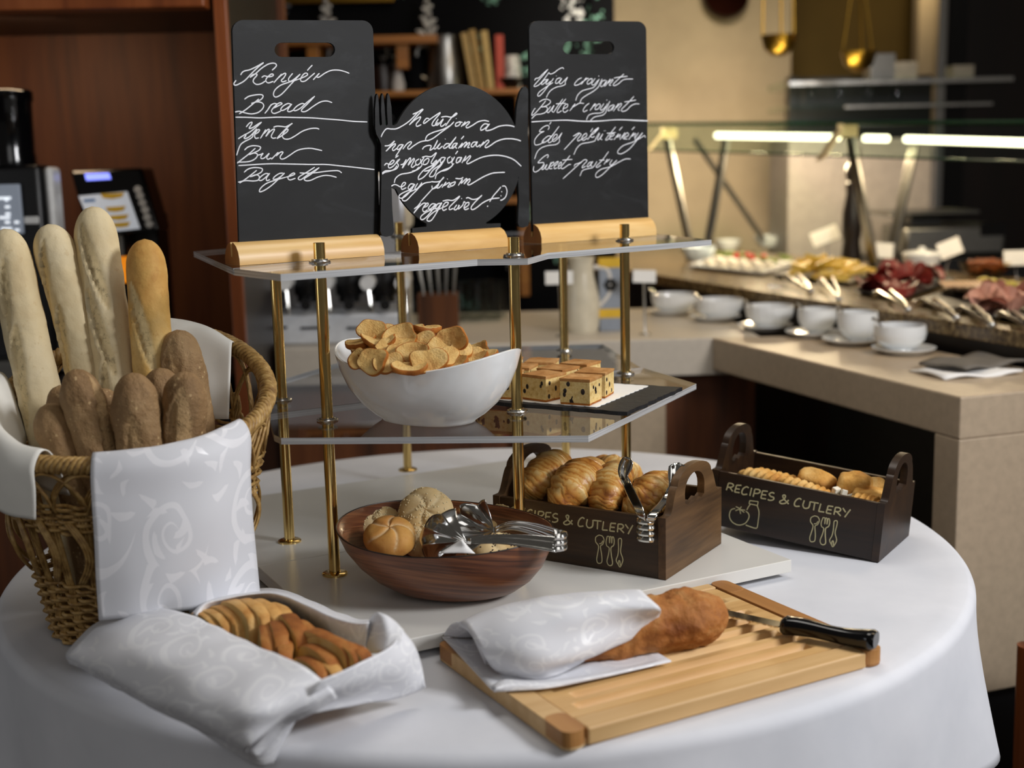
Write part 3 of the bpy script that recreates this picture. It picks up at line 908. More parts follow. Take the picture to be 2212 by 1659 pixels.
for (px, py, r, h, lab_, mt) in [(1508, 562, .072, .055, 'pale blue bowl under the right tip of the top shelf', plain('pale_blue_glaze', C('#c9d6dc'), .2)), (1572, 540, .06, .045, 'white bowl behind the mozzarella platter, nearer the pier edge', m_porc),
                                 (1662, 533, .07, .05, 'white bowl behind the cheese platter', m_porc), (1990, 590, .065, .062, 'white lidded jar behind the salami platter', m_porc),
                                 (2128, 598, .085, .05, 'glass bowl of brown nuts behind the ham platter', glassy('amber_bowl_glass', (.8, .7, .55, 1), .02))]:
    q = at(px, py, ZU)
    nm = 'lidded_jar' if 'jar' in lab_ else 'serving_bowl'
    t_ = thing(nm, lab_, 'jar' if 'jar' in lab_ else 'bowl', q)
    b = MB(); b.lathe([(0, .002), (r * .5, .002), (r * .52, 0), (r * .56, 0), (r * .85, h * .45), (r, h), (r * .96, h), (r * .8, h * .45), (r * .5, .008), (0, .008)], q, 30); b.build('bowl', mt, t_)
    if nm == 'lidded_jar':
        b = MB(); b.lathe([(r * .98, h + .001), (r * .9, h + .01), (r * .3, h + .016), (.01, h + .018), (.012, h + .026), (0, h + .028)], q, 24, cap=False); b.build('lid', m_porc, t_)
    if 'nuts' in lab_:
        b = MB()
        for k in range(90):
            a = rnd.uniform(0, 6.28); rr_ = r * .7 * sqrt(rnd.random())
            b.ball(q + Vector((rr_ * cos(a), rr_ * sin(a), .02 + .03 * rnd.random())), (.011, .008, .007), Euler((a, a * 2, a)).to_matrix(), 7, 5)
        o = b.build('nuts', plain('brown_nuts', C('#8a4a1e'), .45, var=.2)); tag(o, 'brown nuts filling the glass bowl behind the ham', 'nuts', None, 'stuff')
card_sign(1782, 509, at(1790, 568, ZU), .105, .055, -.35, 'white name card tilted above the cheese platter')
card_sign(1910, 541, at(1908, 585, ZU), .062, .052, .1, 'white name card between the cheese and salami platters')
card_sign(2052, 536, at(2045, 590, ZU), .078, .055, -.35, 'white name card tilted behind the salami platter')
card_sign(2195, 557, at(2195, 600, ZU), .08, .048, 0, 'white name card above the ham at the right edge')
card_sign(1678, 628, at(1672, 672, ZC), .052, .032, .15, 'small grey name card behind the third ribbed bowl of the row')
# serving tongs lying over the counter edge
for k, (x0_, y0_, x1_, y1_, lab_) in enumerate([(1712, 594, 1752, 628, 'small steel tongs on the counter edge below the cheese platter, farthest of the row'), (1788, 602, 1812, 645, 'small steel tongs on the counter edge in front of the cheese platter corner'),
                                               (1912, 630, 1962, 668, 'small steel tongs on the counter edge in front of the salami platter'), (2008, 647, 2066, 686, 'small steel tongs on the counter edge left of the ham'),
                                               (2092, 662, 2142, 702, 'small steel tongs on the counter edge in front of the ham'), (2178, 674, 2230, 712, 'small steel tongs on the counter edge at the right border')]):
    a = at(x0_, y0_, ZU + .03); e = at(x1_, y1_, ZU + .012)
    t_ = thing('serving_tongs', lab_, 'tongs', at(x1_, y1_, ZU), 'tongs on the buffet counter')
    sd = Vector((.02, .012, 0))
    for s in (-1, 1):
        b = MB(); b.tube([e + Vector((0, 0, 0)), e.lerp(a, .3) + sd * s * .6 + Vector((0, 0, .004)), a + sd * s, a + (a - e) * .12 + sd * s * 1.3 + Vector((0, 0, -.01))], [.005, .004, .006, .009], 8); b.build('arm', m_steel, t_)
    b = MB(); b.ball(e, (.010, .010, .010)); b.build('spring_end', m_steel, t_)

# ---------------------------------------------------------------- sneeze guard with LED strips
sg = thing('sneeze_guard', 'glass sneeze guard on steel V supports with lit LED strips above the buffet', 'sneeze guard', at(1900, 600, ZU))


def gp(px, py):            # depth of the guard falls from far (left) to near (right)
    y = 3.3 - (px - 1440) / 460 * 0.95
    return ony(px, py, y)


TL, TR = gp(1395, 270), gp(2300, 266)
BL, BR = gp(1395, 322), gp(2300, 348)
out = (-Nn) * .10
b = MB(); b.hexa([BL + out, BR + out, BR + out + Nn * .008, BL + out + Nn * .008, TL, TR, TR + Nn * .008, TL + Nn * .008]); b.build('front_pane', m_glassg, sg, smooth=0)
b = MB(); b.hexa([TL, TR, TR + Nn * .4, TL + Nn * .4, TL + Vector((0, 0, .01)), TR + Vector((0, 0, .01)), TR + Nn * .4 + Vector((0, 0, .01)), TL + Nn * .4 + Vector((0, 0, .01))]); b.build('top_pane', m_glassg, sg, smooth=0)
b = MB(); b.tube([TL + Vector((0, 0, .004)), TR + Vector((0, 0, .004))], .007, 6); b.tube([BL + out, BR + out], .004, 6); b.build('pane_edge', m_greenedge, sg)
for (xa, ya, xb, yb_) in [(1524, 293, 1786, 297), (1842, 299, 1890, 300), (1930, 301, 2290, 312)]:
    a, c = gp(xa, ya), gp(xb, yb_)
    b = MB(); b.tube([a + Nn * .05, c + Nn * .05], .0125, 10); b.build('led_strip', m_led, sg)
    for s in (.2, .5, .8):
        q = a.lerp(c, s) + Nn * .05
        l = bpy.data.lights.new('led_light', 'POINT'); l.energy = 7.0 if xa < 1600 else (2.2 if xa > 1900 else .4); l.color = (1.0, .78, .48); l.shadow_soft_size = .04
        lo = bpy.data.objects.new('led_light', l); COL.objects.link(lo); lo.location = q - Vector((0, 0, .06)) + Nn * .09


def bar(name, pts, w_, mat):
    b = MB()
    for a, c in zip(pts[:-1], pts[1:]):
        d = (c - a).normalized(); x = d.cross(Nn).normalized()
        h = x * w_ / 2; n_ = Nn * .007
        b.hexa([a - h - n_, a + h - n_, a + h + n_, a - h + n_, c - h - n_, c + h - n_, c + h + n_, c - h + n_])
    return b.build(name, mat, sg, smooth=0, bevel=.002)


y1, y2 = 3.3, 2.35
bar('v_support', [ony(1440, 292, y1), ony(1498, 569, y1)], .05, m_steel_dark)
bar('v_support', [ony(1570, 300, y1 + .05), ony(1522, 566, y1 + .05)], .05, m_steel_dark)
bar('v_support', [ony(1836, 296, y2), ony(1891, 587, y2)], .045, m_steel_dark)
bar('v_support', [ony(1975, 315, y2 + .05), ony(1917, 583, y2 + .05)], .045, m_steel_dark)
bar('bracket', [ony(1772, 345, y2 - .1), ony(1812, 282, y2 - .05), ony(1850, 282, y2)], .045, plain('cream_bracket', C('#c9b48a'), .4))
bar('bracket', [ony(1396, 330, y1 - .1), ony(1430, 288, y1 - .05), ony(1460, 288, y1)], .045, plain('cream_bracket_far', C('#c9b48a'), .4))
b = MB(); b.tube([ony(1500, 300, y1 + .2), ony(1650, 520, y1 + .2)], .012, 8); b.build('brace', m_steel_dark, sg)

# pepper mill, kitchen scale, display case and cabinets behind the guard
q = at(1838, 572, ZU); q = Vector((q.x, q.y, ZU + T))
pm = thing('pepper_mill', 'tall dark wooden pepper mill behind the steel support', 'pepper mill', q)
H = ony(1838, 345, q.y).z - q.z
b = MB(); b.lathe([(0, 0), (.036, 0), (.037, .02), (.03, .08 * H / .35), (.036, .3 * H), (.034, .5 * H), (.022, .68 * H), (.026, .78 * H), (.018, .8 * H), (0, .8 * H)], q, 24); b.build('body', m_darkwood, pm)
b = MB(); b.lathe([(0, .8 * H), (.02, .8 * H), (.028, .86 * H), (.026, .94 * H), (.01, .99 * H), (0, H)], q, 24); b.build('head', m_darkwood, pm)

YK = 2.95
slab('body', m_black, 1.56, 2.75, 2.85, 3.3, -T, ZU - .002, None, thing('back_counter', 'low black back counter under the kitchen scale behind the buffet', 'counter', V(2.1, 3.0, -T)))
ks = thing('kitchen_scale', 'dark kitchen scale with steel plate behind the buffet', 'scale', V(xs(2030, YK), YK + .15, ZU))
c = ony(2040, 500, YK + .12)
b = MB(); b.box((c.x, YK + .15, ZU + T + .06), (.40, .30, .12)); b.build('body', m_steel_dark, ks, bevel=.015)
b = MB(); c = ony(2000, 440, YK + .1); b.box((c.x, YK + .15, ZU + T + .17), (.36, .30, .016)); b.build('weighing_plate', m_steel_dark, ks, bevel=.006)
b = MB(); b.box((c.x, YK + .15, ZU + T + .14), (.12, .12, .05)); b.build('plate_post', m_black, ks)
b = MB(); c = ony(2145, 495, YK); b.box((c.x, YK + .0, c.z), (.10, .01, .05)); b.build('readout', m_blackgloss, ks)

YV = 3.45
m_greydoor = plain('grey_cabinet_front', C('#98908a'), .5)
m_greybox = plain('grey_cardboard', C('#8a857c'), .6)
dc = thing('display_case', 'dark glass display case with lit glass shelves behind the buffet', 'display case', V(xs(1940, YV), YV + .3, -T))
for (x0_, x1_, ya_, yb2) in [(1705, 2190, 168, 182), (1705, 2145, 222, 232), (1700, 2140, 262, 270)]:
    sbox('glass_shelf', x0_, x1_, ya_, yb2, YV, YV + .4, m_glassg, dc)
    sbox('shelf_glint_strip', x0_ + (120 if ya_ > 200 else 0), x1_, ya_ + 2, yb2 - 1, YV - .012, YV, m_steel, dc)  # steel strips stand in for golden reflections along the shelf edges
sbox('case_back', 1700, 2012, 165, 300, YV + .36, YV + .40, m_black, dc)
sbox('upright', 1704, 1720, 165, 330, YV + .3, YV + .34, m_black, dc)
for i in range(2):
    sbox('cabinet_door', 1702 + 155 * i, 1702 + 155 * i + 150, 318, 640, YV + .02, YV + .06, m_greydoor, dc)
sbox('cabinet_body', 1700, 2012, 300, 1000, YV + .06, YV + .42, m_greydoor, dc)
for (px, w_, h_, mt, lab_) in [(1955, .10, .075, m_greybox, 'pale box on top of the display case, nearer the lit column'), (2080, .09, .06, m_greybox, 'pale packet on top of the display case at its right end'), (1905, .11, .11, m_steel_dark, 'grey container on the display case behind the brass pan')]:
    q = ony(px, 168, YV + .12)
    b = MB(); b.box((q.x, YV + .16, ony(px, 168, YV).z + h_ / 2), (w_, .1, h_)); tag(b.build('storage_box', mt, smooth=0, bevel=.003), lab_, 'box')
for k in range(4):
    q = ony(1750 + 62 * k, 222, YV + .15); z = ony(1900, 222, YV).z
    b = MB(); b.lathe([(0, 0), (.03, 0), (.034, .05), (.03, .08), (.027, .08), (0, .01)], Vector((q.x, YV + .15, z)), 16); tag(b.build('glass_jar', m_clear), 'small glass jar standing inside the dark display case', 'jar', 'jars in the display case')

# hanging brass balance and copper mould
YH = 3.1
bs = thing('balance_scale', 'brass balance with two hanging pans at the top right', 'balance scale', ony(1760, -120, YH))
for (px, py, w_, dz, spread) in [(1683, 76, 75, .08, 1.0), (1855, 112, 72, .1, .1)]:
    c = ony(px, py, YH); R_ = w_ / 2 / FPX * (YH + 2)
    b = MB(); b.lathe([(0, -R_ * 1.1), (R_ * .4, -R_ * 1.05), (R_ * .8, -R_ * .7), (R_, 0), (R_ * 1.04, 0), (R_ * .84, -R_ * .74), (R_ * .42, -R_ * 1.1), (0, -R_ * 1.15)], c, 28, cap=False); pn = b.build('pan', m_oldbrass, bs)
    top = ony(px, -110, YH)
    for k in range(3):
        a = .4 + k * 2 * pi / 3
        b = MB(); e = c + Vector((R_ * cos(a), R_ * sin(a), 0)); tp = top + Vector((R_ * cos(a), R_ * sin(a), 0)) * (.9 if spread > .5 else .05)
        b.tube([e, tp], .0045, 6); b.build('cord', m_oldbrass, bs)
b = MB(); b.tube([ony(1640, -105, YH), ony(1890, -115, YH)], .012, 10); b.build('beam', m_oldbrass, bs)
q = ony(1567, -8, 4.33)
cm_ = thing('copper_mould', 'dark copper pan hanging on the beige pier at the top edge', 'pan', q)
b = MB(); b.lathe([(0, -.05), (.06, -.048), (.105, -.02), (.115, .0), (.11, .03), (.0, .035)], (0, 0, 0), 30)
R = Euler((pi / 2 - .3, 0, 0)).to_matrix(); b.v = [q + R @ p for p in b.v]; b.build('bowl', m_copper, cm_)
b = MB(); b.tube([q + Vector((-.02, .02, .1)), q + Vector((-.03, .03, .3))], .01, 8); b.build('handle', m_copper, cm_)

# wooden chair at the right border
l = bpy.data.lights.new('column_fill', 'POINT'); l.energy = 4; l.color = (1, .8, .5); l.shadow_soft_size = .05  # unseen lamp added to brighten the column strip
lo = bpy.data.objects.new('column_fill', l); COL.objects.link(lo); lo.location = ony(1985, -60, 4.95)
ch = thing('wooden_stool', 'orange brown wooden stool at the right border in front of the dark counter', 'stool', V(ony(2206, 1400, .2).x + .22, .0, -T))
cx_ = ony(2206, 1400, .2).x + .014
for dx, dy, h_ in ((0, .2, .47), (.4, .2, .47), (0, -.18, .47), (.4, -.18, .47)):
    b = MB(); b.tube([V(cx_ + dx, dy, -T), V(cx_ + dx, dy, -T + h_)], [.016, .021], 10); b.build('leg', m_trim, ch)
b = MB(); b.box(V(cx_ + .215, .01, -T + .4875), (.43, .44, .035)); b.build('seat', m_trim, ch, bevel=.01)
for dy in (.2, -.18):
    b = MB(); b.tube([V(cx_, dy, -T + .2), V(cx_ + .4, dy, -T + .2)], .011, 8); b.build('stretcher', m_trim, ch)
# ================================================================ table with its cloth
m_cloth = None
_t = NT('white_table_linen'); _c = _t.coord('Object')
_w = _t.noise(_t.coord('Object', (700, 700, 700)), 1.0, 2)
_s = _t.noise(_c, 6, 4, .6)
m_cloth = _t.done(_t.ramp(_s, [(.3, C('#ced0d6')), (.7, C('#dadbe0'))]), .85, 0, _t.bump(_s, .25, .006, _t.bump(_w, .15, .0004)))
m_linen = plain('plain_napkin_linen', C('#eceae2'), .75, var=.02, scale=20, bump=.1)
m_damask = damask('damask_napkin', C('#e2e3e8'), C('#eff0f3'), 13)
m_damask_v = damask('damask_napkin_matt', C('#d9dadf'), C('#eaeaee'), 12)
m_boardwhite = plain('white_laminate', C('#d9d7d1'), .22, var=.01, scale=8)
m_acryl = glassy('clear_acrylic', (.92, .93, .94, 1), .0, 1.75)
m_acryl_edge = NT('sawn_acrylic_edge')
_f = m_acryl_edge.noise(m_acryl_edge.coord('Object', (3, 3, 300)), 1.5, 4)
m_acryl_edge = m_acryl_edge.done(m_acryl_edge.ramp(_f, [(.3, C('#8e8f90')), (.7, C('#cacbcc'))]), .2)
m_tablewood = wood('table_wood', C('#5a3a20'), C('#74502e'), None, 0, .5, .5)

RT = .75
tb = thing('round_table', 'round banquet table hidden under the white tablecloth', 'table', V(0, 0, -T))
b = MB(); b.lathe([(0, -.03), (RT - .02, -.03), (RT - .012, -.02), (RT - .012, -.006), (RT - .02, -.003), (0, -.003)], V(0, 0, 0), 96); b.build('tabletop', m_tablewood, tb)
b = MB(); b.lathe([(0, -T), (.32, -T), (.32, -T + .03), (.06, -T + .06), (.05, -.10), (.2, -.031), (0, -.031)], V(0, 0, 0), 40); b.build('pedestal', m_tablewood, tb)


def folds(a):
    return .55 * sin(9 * a + .6) + .35 * sin(14 * a + 2.1) + .25 * sin(5 * a + 1.0) + .2 * sin(23 * a)


b = MB(); NA = 360; R = []
for r in (.0001, .2, .4, .55, .66, .715):
    R.append([V(r * cos(2 * pi * j / NA), r * sin(2 * pi * j / NA), .0) for j in range(NA)])
for k in range(1, 7):
    a_ = k / 6 * pi / 2
    R.append([V((RT - .018 + .018 * sin(a_)) * cos(2 * pi * j / NA), (RT - .018 + .018 * sin(a_)) * sin(2 * pi * j / NA), -.018 + .018 * cos(a_)) for j in range(NA)])
for k in range(1, 17):
    d = k / 16; row = []
    for j in range(NA):
        a_ = 2 * pi * j / NA; f_ = folds(a_)
        r = RT + (.010 + .036 * f_) * d ** 1.1 + .010 * d
        row.append(V(r * cos(a_ + .02 * d * f_), r * sin(a_ + .02 * d * f_), -.018 - (.195 + .012 * f_ + .006 * sin(3 * a_)) * d))
    R.append(row)
b.rings(R, cap=False)
b.f.append(tuple(range(NA))[::-1]); b.m.append(0)
cloth = b.build('tablecloth', m_cloth, smooth=180, solid=.0015, off=-1)
tag(cloth, 'white linen tablecloth draped over the round buffet table', 'tablecloth')

# ================================================================ display stand
Z0, Z1, Z2 = .028, .2575, .4835
st = thing('display_stand', 'tiered stand with clear acrylic shelves, six brass posts and a white base board', 'display stand', V(-.03, .05, 0))
FL = at(762, 1406, Z0); FR = at(1710, 1209, Z0)
e1 = (FR - FL).normalized(); e2 = Vector((-e1.y, e1.x, 0))
sl = (at(558, 1223, Z0) - FL).dot(e2); bw = (at(760, 1042, Z0) - FL).dot(e2); LL = (FR - FL).length


def board(name, s0, s1, w0, w1, par):
    P = [FL + e1 * s + e2 * w_ for s, w_ in ((s0, w0), (s1, w0), (s1, w1), (s0, w1))]
    b = MB(); b.hexa([p - Vector((0, 0, .019)) for p in P] + P)
    return b.build(name, m_boardwhite, par, smooth=0, bevel=.0012)


bf = board('base_board', 0, LL, 0, sl - .0006, st)
br = board('base_board', 0, LL + .05, sl + .0006, bw, st)
for s, w_, par in ((.07, .07, bf), (LL - .07, .07, bf), (.07, sl - .05, bf), (LL - .07, sl - .05, bf), (.07, bw - .07, br), (LL - .07, bw - .07, br), (.07, sl + .05, br), (LL - .07, sl + .05, br)):
    p = FL + e1 * s + e2 * w_; p.z = T
    b = MB(); b.cyl(p + Vector((0, 0, .0003)), p + Vector((0, 0, Z0 - .019)), .015, 14); b.build('foot', m_black, par)
_d = at(1349, 519.5, Z2); DPOST = (_d.x, _d.y)
POSTS = [(-.224, -.2073), (-.3152, -.0326), (.0487, -.1824), DPOST, (-.1519, .4342), (.158, .42)]
for (x, y) in POSTS:
    b = MB(); b.tube([V(x, y, Z0 + .002), V(x, y, Z2 + .027)], .0082, 24)
    b.lathe([(0, Z2 + .0272), (.0072, Z2 + .0272), (.0082, Z2 + .0265), (.0082, Z2 + .026)], V(x, y, 0), 24)
    po = b.build('post', m_brass, st)
    b = MB(); b.lathe([(.006, .0), (.0185, .0), (.0185, .0022), (.016, .0036), (.006, .004)], V(x, y, Z0), 28); b.build('base_flange', m_brass, po)
    for z in (Z1, Z2):
        b = MB(); b.lathe([(.0075, 0), (.0150, 0), (.0155, .0012), (.0150, .0026), (.0075, .0028)], V(x, y, z + .0002), 28)
        b.lathe([(.0075, .0028), (.0115, .0028), (.0115, .0044), (.0075, .0046)], V(x, y, z + .0002), 28); b.build('collar', m_steel, po)
        b = MB(); b.lathe([(.0075, 0), (.0140, 0), (.0140, -.0026), (.0075, -.003)], V(x, y, z - .0095), 24); b.build('collar', m_steel, po)
TH = .009


def acryl(name, pts, z, par):
    b = MB(); c = Vector((0, 0, 1))
    b.prism([pts], Vector((0, 0, T + z - TH)), Vector((1, 0, 0)), Vector((0, 1, 0)), c, TH, 0, 1)
    return b.build(name, [m_acryl, m_acryl_edge], par, smooth=0)


P2 = lambda l, z: [(lambda v: (v.x, v.y))(at(x, y, z)) for x, y in l]
topf = P2([(505.5, 580.3), (606, 592), (1031, 560), (1140, 558), (1184, 546), (1537, 518)], Z2) + [(.335, .262), (.075, .208), (-.128, -.02)]
acryl('top_shelf', topf, Z2, st)
topr = P2([(418, 543), (504, 579.8)], Z2) + [(-.130, -.018), (.073, .210), (.334, .265), (.323, .309), (.23, .53), (-.2, .54), (-.414, .20)]
acryl('top_shelf', topr, Z2, st)
midf = P2([(592, 939), (607, 946), (1271, 941), (1504, 829), (1390, 795)], Z1) + [(.20, .145), (-.318, -.151)]
midr = [(-.319, -.148), (.199, .148), (.277, .191), (.24, .50), (-.2, .50), (-.365, .123)]
acryl('middle_shelf', midf, Z1, st)
acryl('middle_shelf', midr, Z1, st)

# ================================================================ chalkboards
m_chalk = NT('blackboard_paint'); _c = m_chalk.coord('Object')
_f = m_chalk.noise(m_chalk.coord('Object', (6, 6, 14)), 1.0, 6, .6, .6)
_g = m_chalk.noise(_c, 300, 2)
m_chalk = m_chalk.done(m_chalk.ramp(_f, [(.35, C('#131415')), (.52, C('#18191a')), (.68, C('#2c2e30'))]), .6, 0, m_chalk.bump(_g, .1, .0003), spec=.3)
m_chalkline = plain('white_chalk_ink', C('#eef0f5'), .7, var=.05, scale=200)
m_honey = wood('honey_pine', C('#c8974f'), C('#ddb06a'), C('#e8c384'), 0, .55, .38, .05, turn=-.55)
m_honey2 = wood('honey_pine_end', C('#7d4a1c'), C('#9c6227'), C('#ab7030'), 2, .8, .5, .05)


def halfround(name, a, bpt, depth, h, mats, par):
    """wooden foot: flat below, rounded above, with a saw slot"""
    d = (bpt - a); L = d.length; d.normalize(); n = Vector((-d.y, d.x, 0))
    prof = [(0, 0), (0, h * .30), (depth * .06, h * .58), (depth * .18, h * .83), (depth * .34, h * .97)]
    sl_ = depth * .5
    prof += [(sl_ - .0028, h), (sl_ - .0028, h * .35), (sl_ + .0028, h * .35), (sl_ + .0028, h)]
    prof += [(depth * .66, h * .97), (depth * .82, h * .83), (depth * .94, h * .58), (depth, h * .30), (depth, 0)]
    b = MB(); b.prism([prof], a, n, Vector((0, 0, 1)), d, L, 1, 0)
    o = b.build(name, mats, par, smooth=50)
    return a + n * sl_, d, n


def strokes(b, S, ox, oy, k, p0, n, r, flat=.3, smooth=5):
    for s in S:
        w_ = r
        q = crom([(x, y, 0) for x, y in s], smooth)
        P = [onplane(ox + v.x * k, oy + v.y * k, p0, n) for v in q]
        m = len(P)
        rr = [w_ * (1 if 0 < i < m - 1 else .7) for i in range(m)]
        i0 = len(b.v); b.tube(P, rr, 6)
        for i in range(i0, len(b.v)):
            d_ = (b.v[i] - p0).dot(n); b.v[i] = b.v[i] - n * d_ * (1 - flat)


def sign(label, fb, ob, outline, holes, texts, depth, h, rad):
    a = at(fb[0][0], fb[0][1], Z2 + .0003); e = at(fb[1][0], fb[1][1], Z2 + .0003)
    s_ = thing('chalkboard_sign', label, 'chalkboard', a.lerp(e, .5), 'chalkboards on the top shelf')
    p0, d, n = halfround('wooden_foot', a, e, depth, h, [m_honey, m_honey2], s_)
    p0 = p0 + Vector((0, 0, h * .36))
    pf_ = p0 - n * .0022

    def loc(l):
        o_ = []
        for x, y in l:
            w_ = onplane(x, y, pf_, n) - pf_
            o_.append((w_.dot(d), max(0.0, w_.z)))
        return o_
    b = MB(); b.prism([loc(outline)] + [loc(hh) for hh in holes], pf_, d, Vector((0, 0, 1)), n, .0044)
    bo = b.build('board', m_chalk, s_, smooth=0)
    b = MB()
    for (S, ox, oy, k, rr) in texts: strokes(b, S, ox, oy, k, pf_ - n * .0001, n, rr)
    b.build('chalk_lettering', m_chalkline, bo)
    return s_


def rrect(x0, y0, x1, y1, x2, y2, x3, y3, r):
    """outline with two rounded upper corners: bottom-left, bottom-right, top-right, top-left"""
    o_ = [(x0, y0), (x1, y1)]
    for k in range(7):
        a = k / 6 * pi / 2; o_.append((x2 - r + r * cos(a), y2 + r - r * sin(a)))
    for k in range(7):
        a = pi / 2 + k / 6 * pi / 2; o_.append((x3 + r + r * cos(a), y3 + r - r * sin(a)))
    return o_


def slot(x0, y0, x1, y1):
    r = (y1 - y0) / 2; cy = (y0 + y1) / 2; o_ = []
    for k in range(9):
        a = pi / 2 + k / 8 * pi; o_.append((x0 + r + r * cos(a), cy - r * sin(a)))
    for k in range(9):
        a = -pi / 2 + k / 8 * pi; o_.append((x1 - r + r * cos(a), cy - r * sin(a)))
    return o_[::-1]


LA = [  # Kenyer, Bread
    [(165, 350), (190, 310), (230, 288), (300, 272), (400, 225), (500, 168)], [(500, 170), (430, 225), (320, 330), (230, 425), (150, 475), (90, 497), (68, 475), (100, 425)],
    [(620, 280), (665, 240), (685, 205), (650, 178), (570, 190), (470, 250), (380, 330), (300, 385)], [(300, 385), (340, 345), (395, 335), (400, 355), (355, 410), (350, 450), (395, 485), (460, 475), (525, 435)],
    [(470, 385), (510, 362), (570, 375), (625, 365), (640, 345), (610, 335), (550, 385), (530, 430), (565, 463), (640, 440)], [(645, 462), (700, 400), (760, 335), (700, 400), (745, 360), (800, 325), (820, 335), (790, 390), (755, 425), (775, 448), (830, 430)],
    [(920, 325), (870, 385), (858, 425), (885, 440), (940, 410), (1030, 335)], [(1030, 335), (960, 410), (860, 520), (760, 625), (680, 668), (642, 640), (660, 570), (740, 500), (860, 455), (1000, 412)],
    [(1000, 412), (1090, 375), (1135, 345), (1120, 322), (1080, 335), (1035, 400), (1045, 440), (1100, 435), (1180, 370), (1240, 320)], [(1130, 285), (1165, 245), (1205, 205)],
    [(1215, 420), (1260, 370), (1305, 325), (1268, 372), (1300, 380), (1390, 320), (1480, 282), (1580, 278), (1670, 298), (1740, 325)],
    [(220, 700), (280, 660), (360, 640), (450, 632), (490, 650), (470, 695), (400, 735), (320, 760)], [(430, 695), (340, 770), (240, 850), (145, 912)], [(320, 762), (400, 738), (470, 750), (500, 790), (480, 840), (420, 890), (330, 912), (240, 900), (150, 875), (85, 885)],
    [(515, 905), (560, 850), (610, 775), (560, 850), (600, 790), (650, 762), (690, 775), (640, 830)], [(640, 830), (720, 790), (765, 765), (740, 750), (690, 775), (620, 850), (620, 890), (660, 905), (750, 870)],
    [(900, 775), (850, 762), (780, 800), (745, 850), (780, 860), (850, 820), (905, 770), (860, 830), (845, 870), (880, 880), (940, 850)], [(1090, 770), (1050, 762), (980, 800), (935, 850), (960, 865), (1030, 830), (1120, 750), (1240, 655)],
    [(1240, 655), (1130, 770), (1050, 850), (1060, 880), (1120, 870), (1220, 800), (1320, 740), (1410, 725), (1490, 748)],
    [(90, 960), (250, 962), (450, 970), (700, 960), (1000, 965), (1200, 970), (1400, 985), (1600, 1000), (1800, 1020), (2000, 1028)]]
LB = [  # Zsemle, Bun, Bagett
    [(245, 165), (290, 110), (330, 95), (320, 130), (290, 175), (300, 185), (350, 165), (420, 120), (470, 92)], [(470, 92), (390, 165), (300, 235), (200, 290), (130, 335)], [(200, 290), (235, 270), (240, 290), (215, 320), (240, 330), (310, 290), (400, 190), (350, 260), (340, 300), (300, 335), (220, 375), (165, 420), (130, 500), (108, 575)],
    [(370, 270), (420, 240), (440, 205), (410, 205), (370, 270), (380, 325), (430, 320)], [(450, 330), (500, 250), (530, 200), (500, 260), (560, 200), (580, 210), (530, 300), (590, 230), (640, 195), (655, 205), (610, 290), (630, 325), (680, 320)],
    [(640, 168), (690, 152), (760, 155), (820, 160), (880, 130), (915, 110), (870, 145), (770, 240), (690, 330)], [(690, 332), (760, 290), (840, 230), (850, 195), (810, 215), (770, 290), (800, 335), (870, 335), (950, 295), (1060, 225), (1170, 188), (1260, 182), (1305, 195)],
    [(220, 498), (270, 455), (340, 435), (420, 440), (455, 460), (430, 500), (360, 535), (280, 565)], [(380, 470), (290, 550), (200, 620), (115, 688)], [(290, 565), (360, 540), (410, 560), (390, 610), (330, 650), (250, 668), (120, 672)],
    [(400, 575), (460, 560), (490, 545), (460, 590), (465, 620), (510, 610), (580, 545), (545, 600), (560, 630), (610, 610)], [(610, 632), (670, 570), (710, 530), (680, 580), (740, 530), (780, 530), (740, 590), (750, 625), (800, 620), (880, 570), (980, 505), (1080, 478), (1180, 472), (1270, 488), (1345, 505)],
    [(135, 722), (300, 712), (450, 702), (620, 695), (800, 698), (1000, 702), (1200, 706), (1400, 706), (1600, 725), (1800, 745), (2000, 768), (2105, 780)],
    [(215, 820), (270, 775), (350, 752), (440, 755), (482, 775), (460, 820), (380, 860), (300, 885)], [(400, 790), (300, 870), (220, 930), (150, 975)], [(300, 885), (390, 855), (435, 880), (420, 930), (350, 945), (240, 940), (130, 962)],
    [(570, 840), (520, 840), (450, 890), (430, 930), (470, 935), (530, 890), (585, 835), (540, 900), (545, 940), (590, 925)], [(780, 830), (720, 840), (650, 890), (640, 920), (690, 915), (760, 870), (800, 830), (700, 930), (600, 1020), (500, 1085), (440, 1100), (455, 1050), (540, 980), (680, 930), (820, 890)],
    [(820, 890), (900, 870), (950, 845), (930, 830), (880, 860), (850, 900), (880, 930), (960, 905)], [(1240, 745), (1120, 820), (1020, 880), (1000, 915), (1040, 925), (1130, 860), (1305, 750)], [(1305, 750), (1180, 850), (1090, 910), (1110, 940), (1180, 935), (1280, 890), (1380, 865), (1470, 870), (1555, 892)],
    [(1020, 828), (1120, 832), (1250, 825), (1400, 805), (1530, 795), (1590, 800), (1630, 828)]]
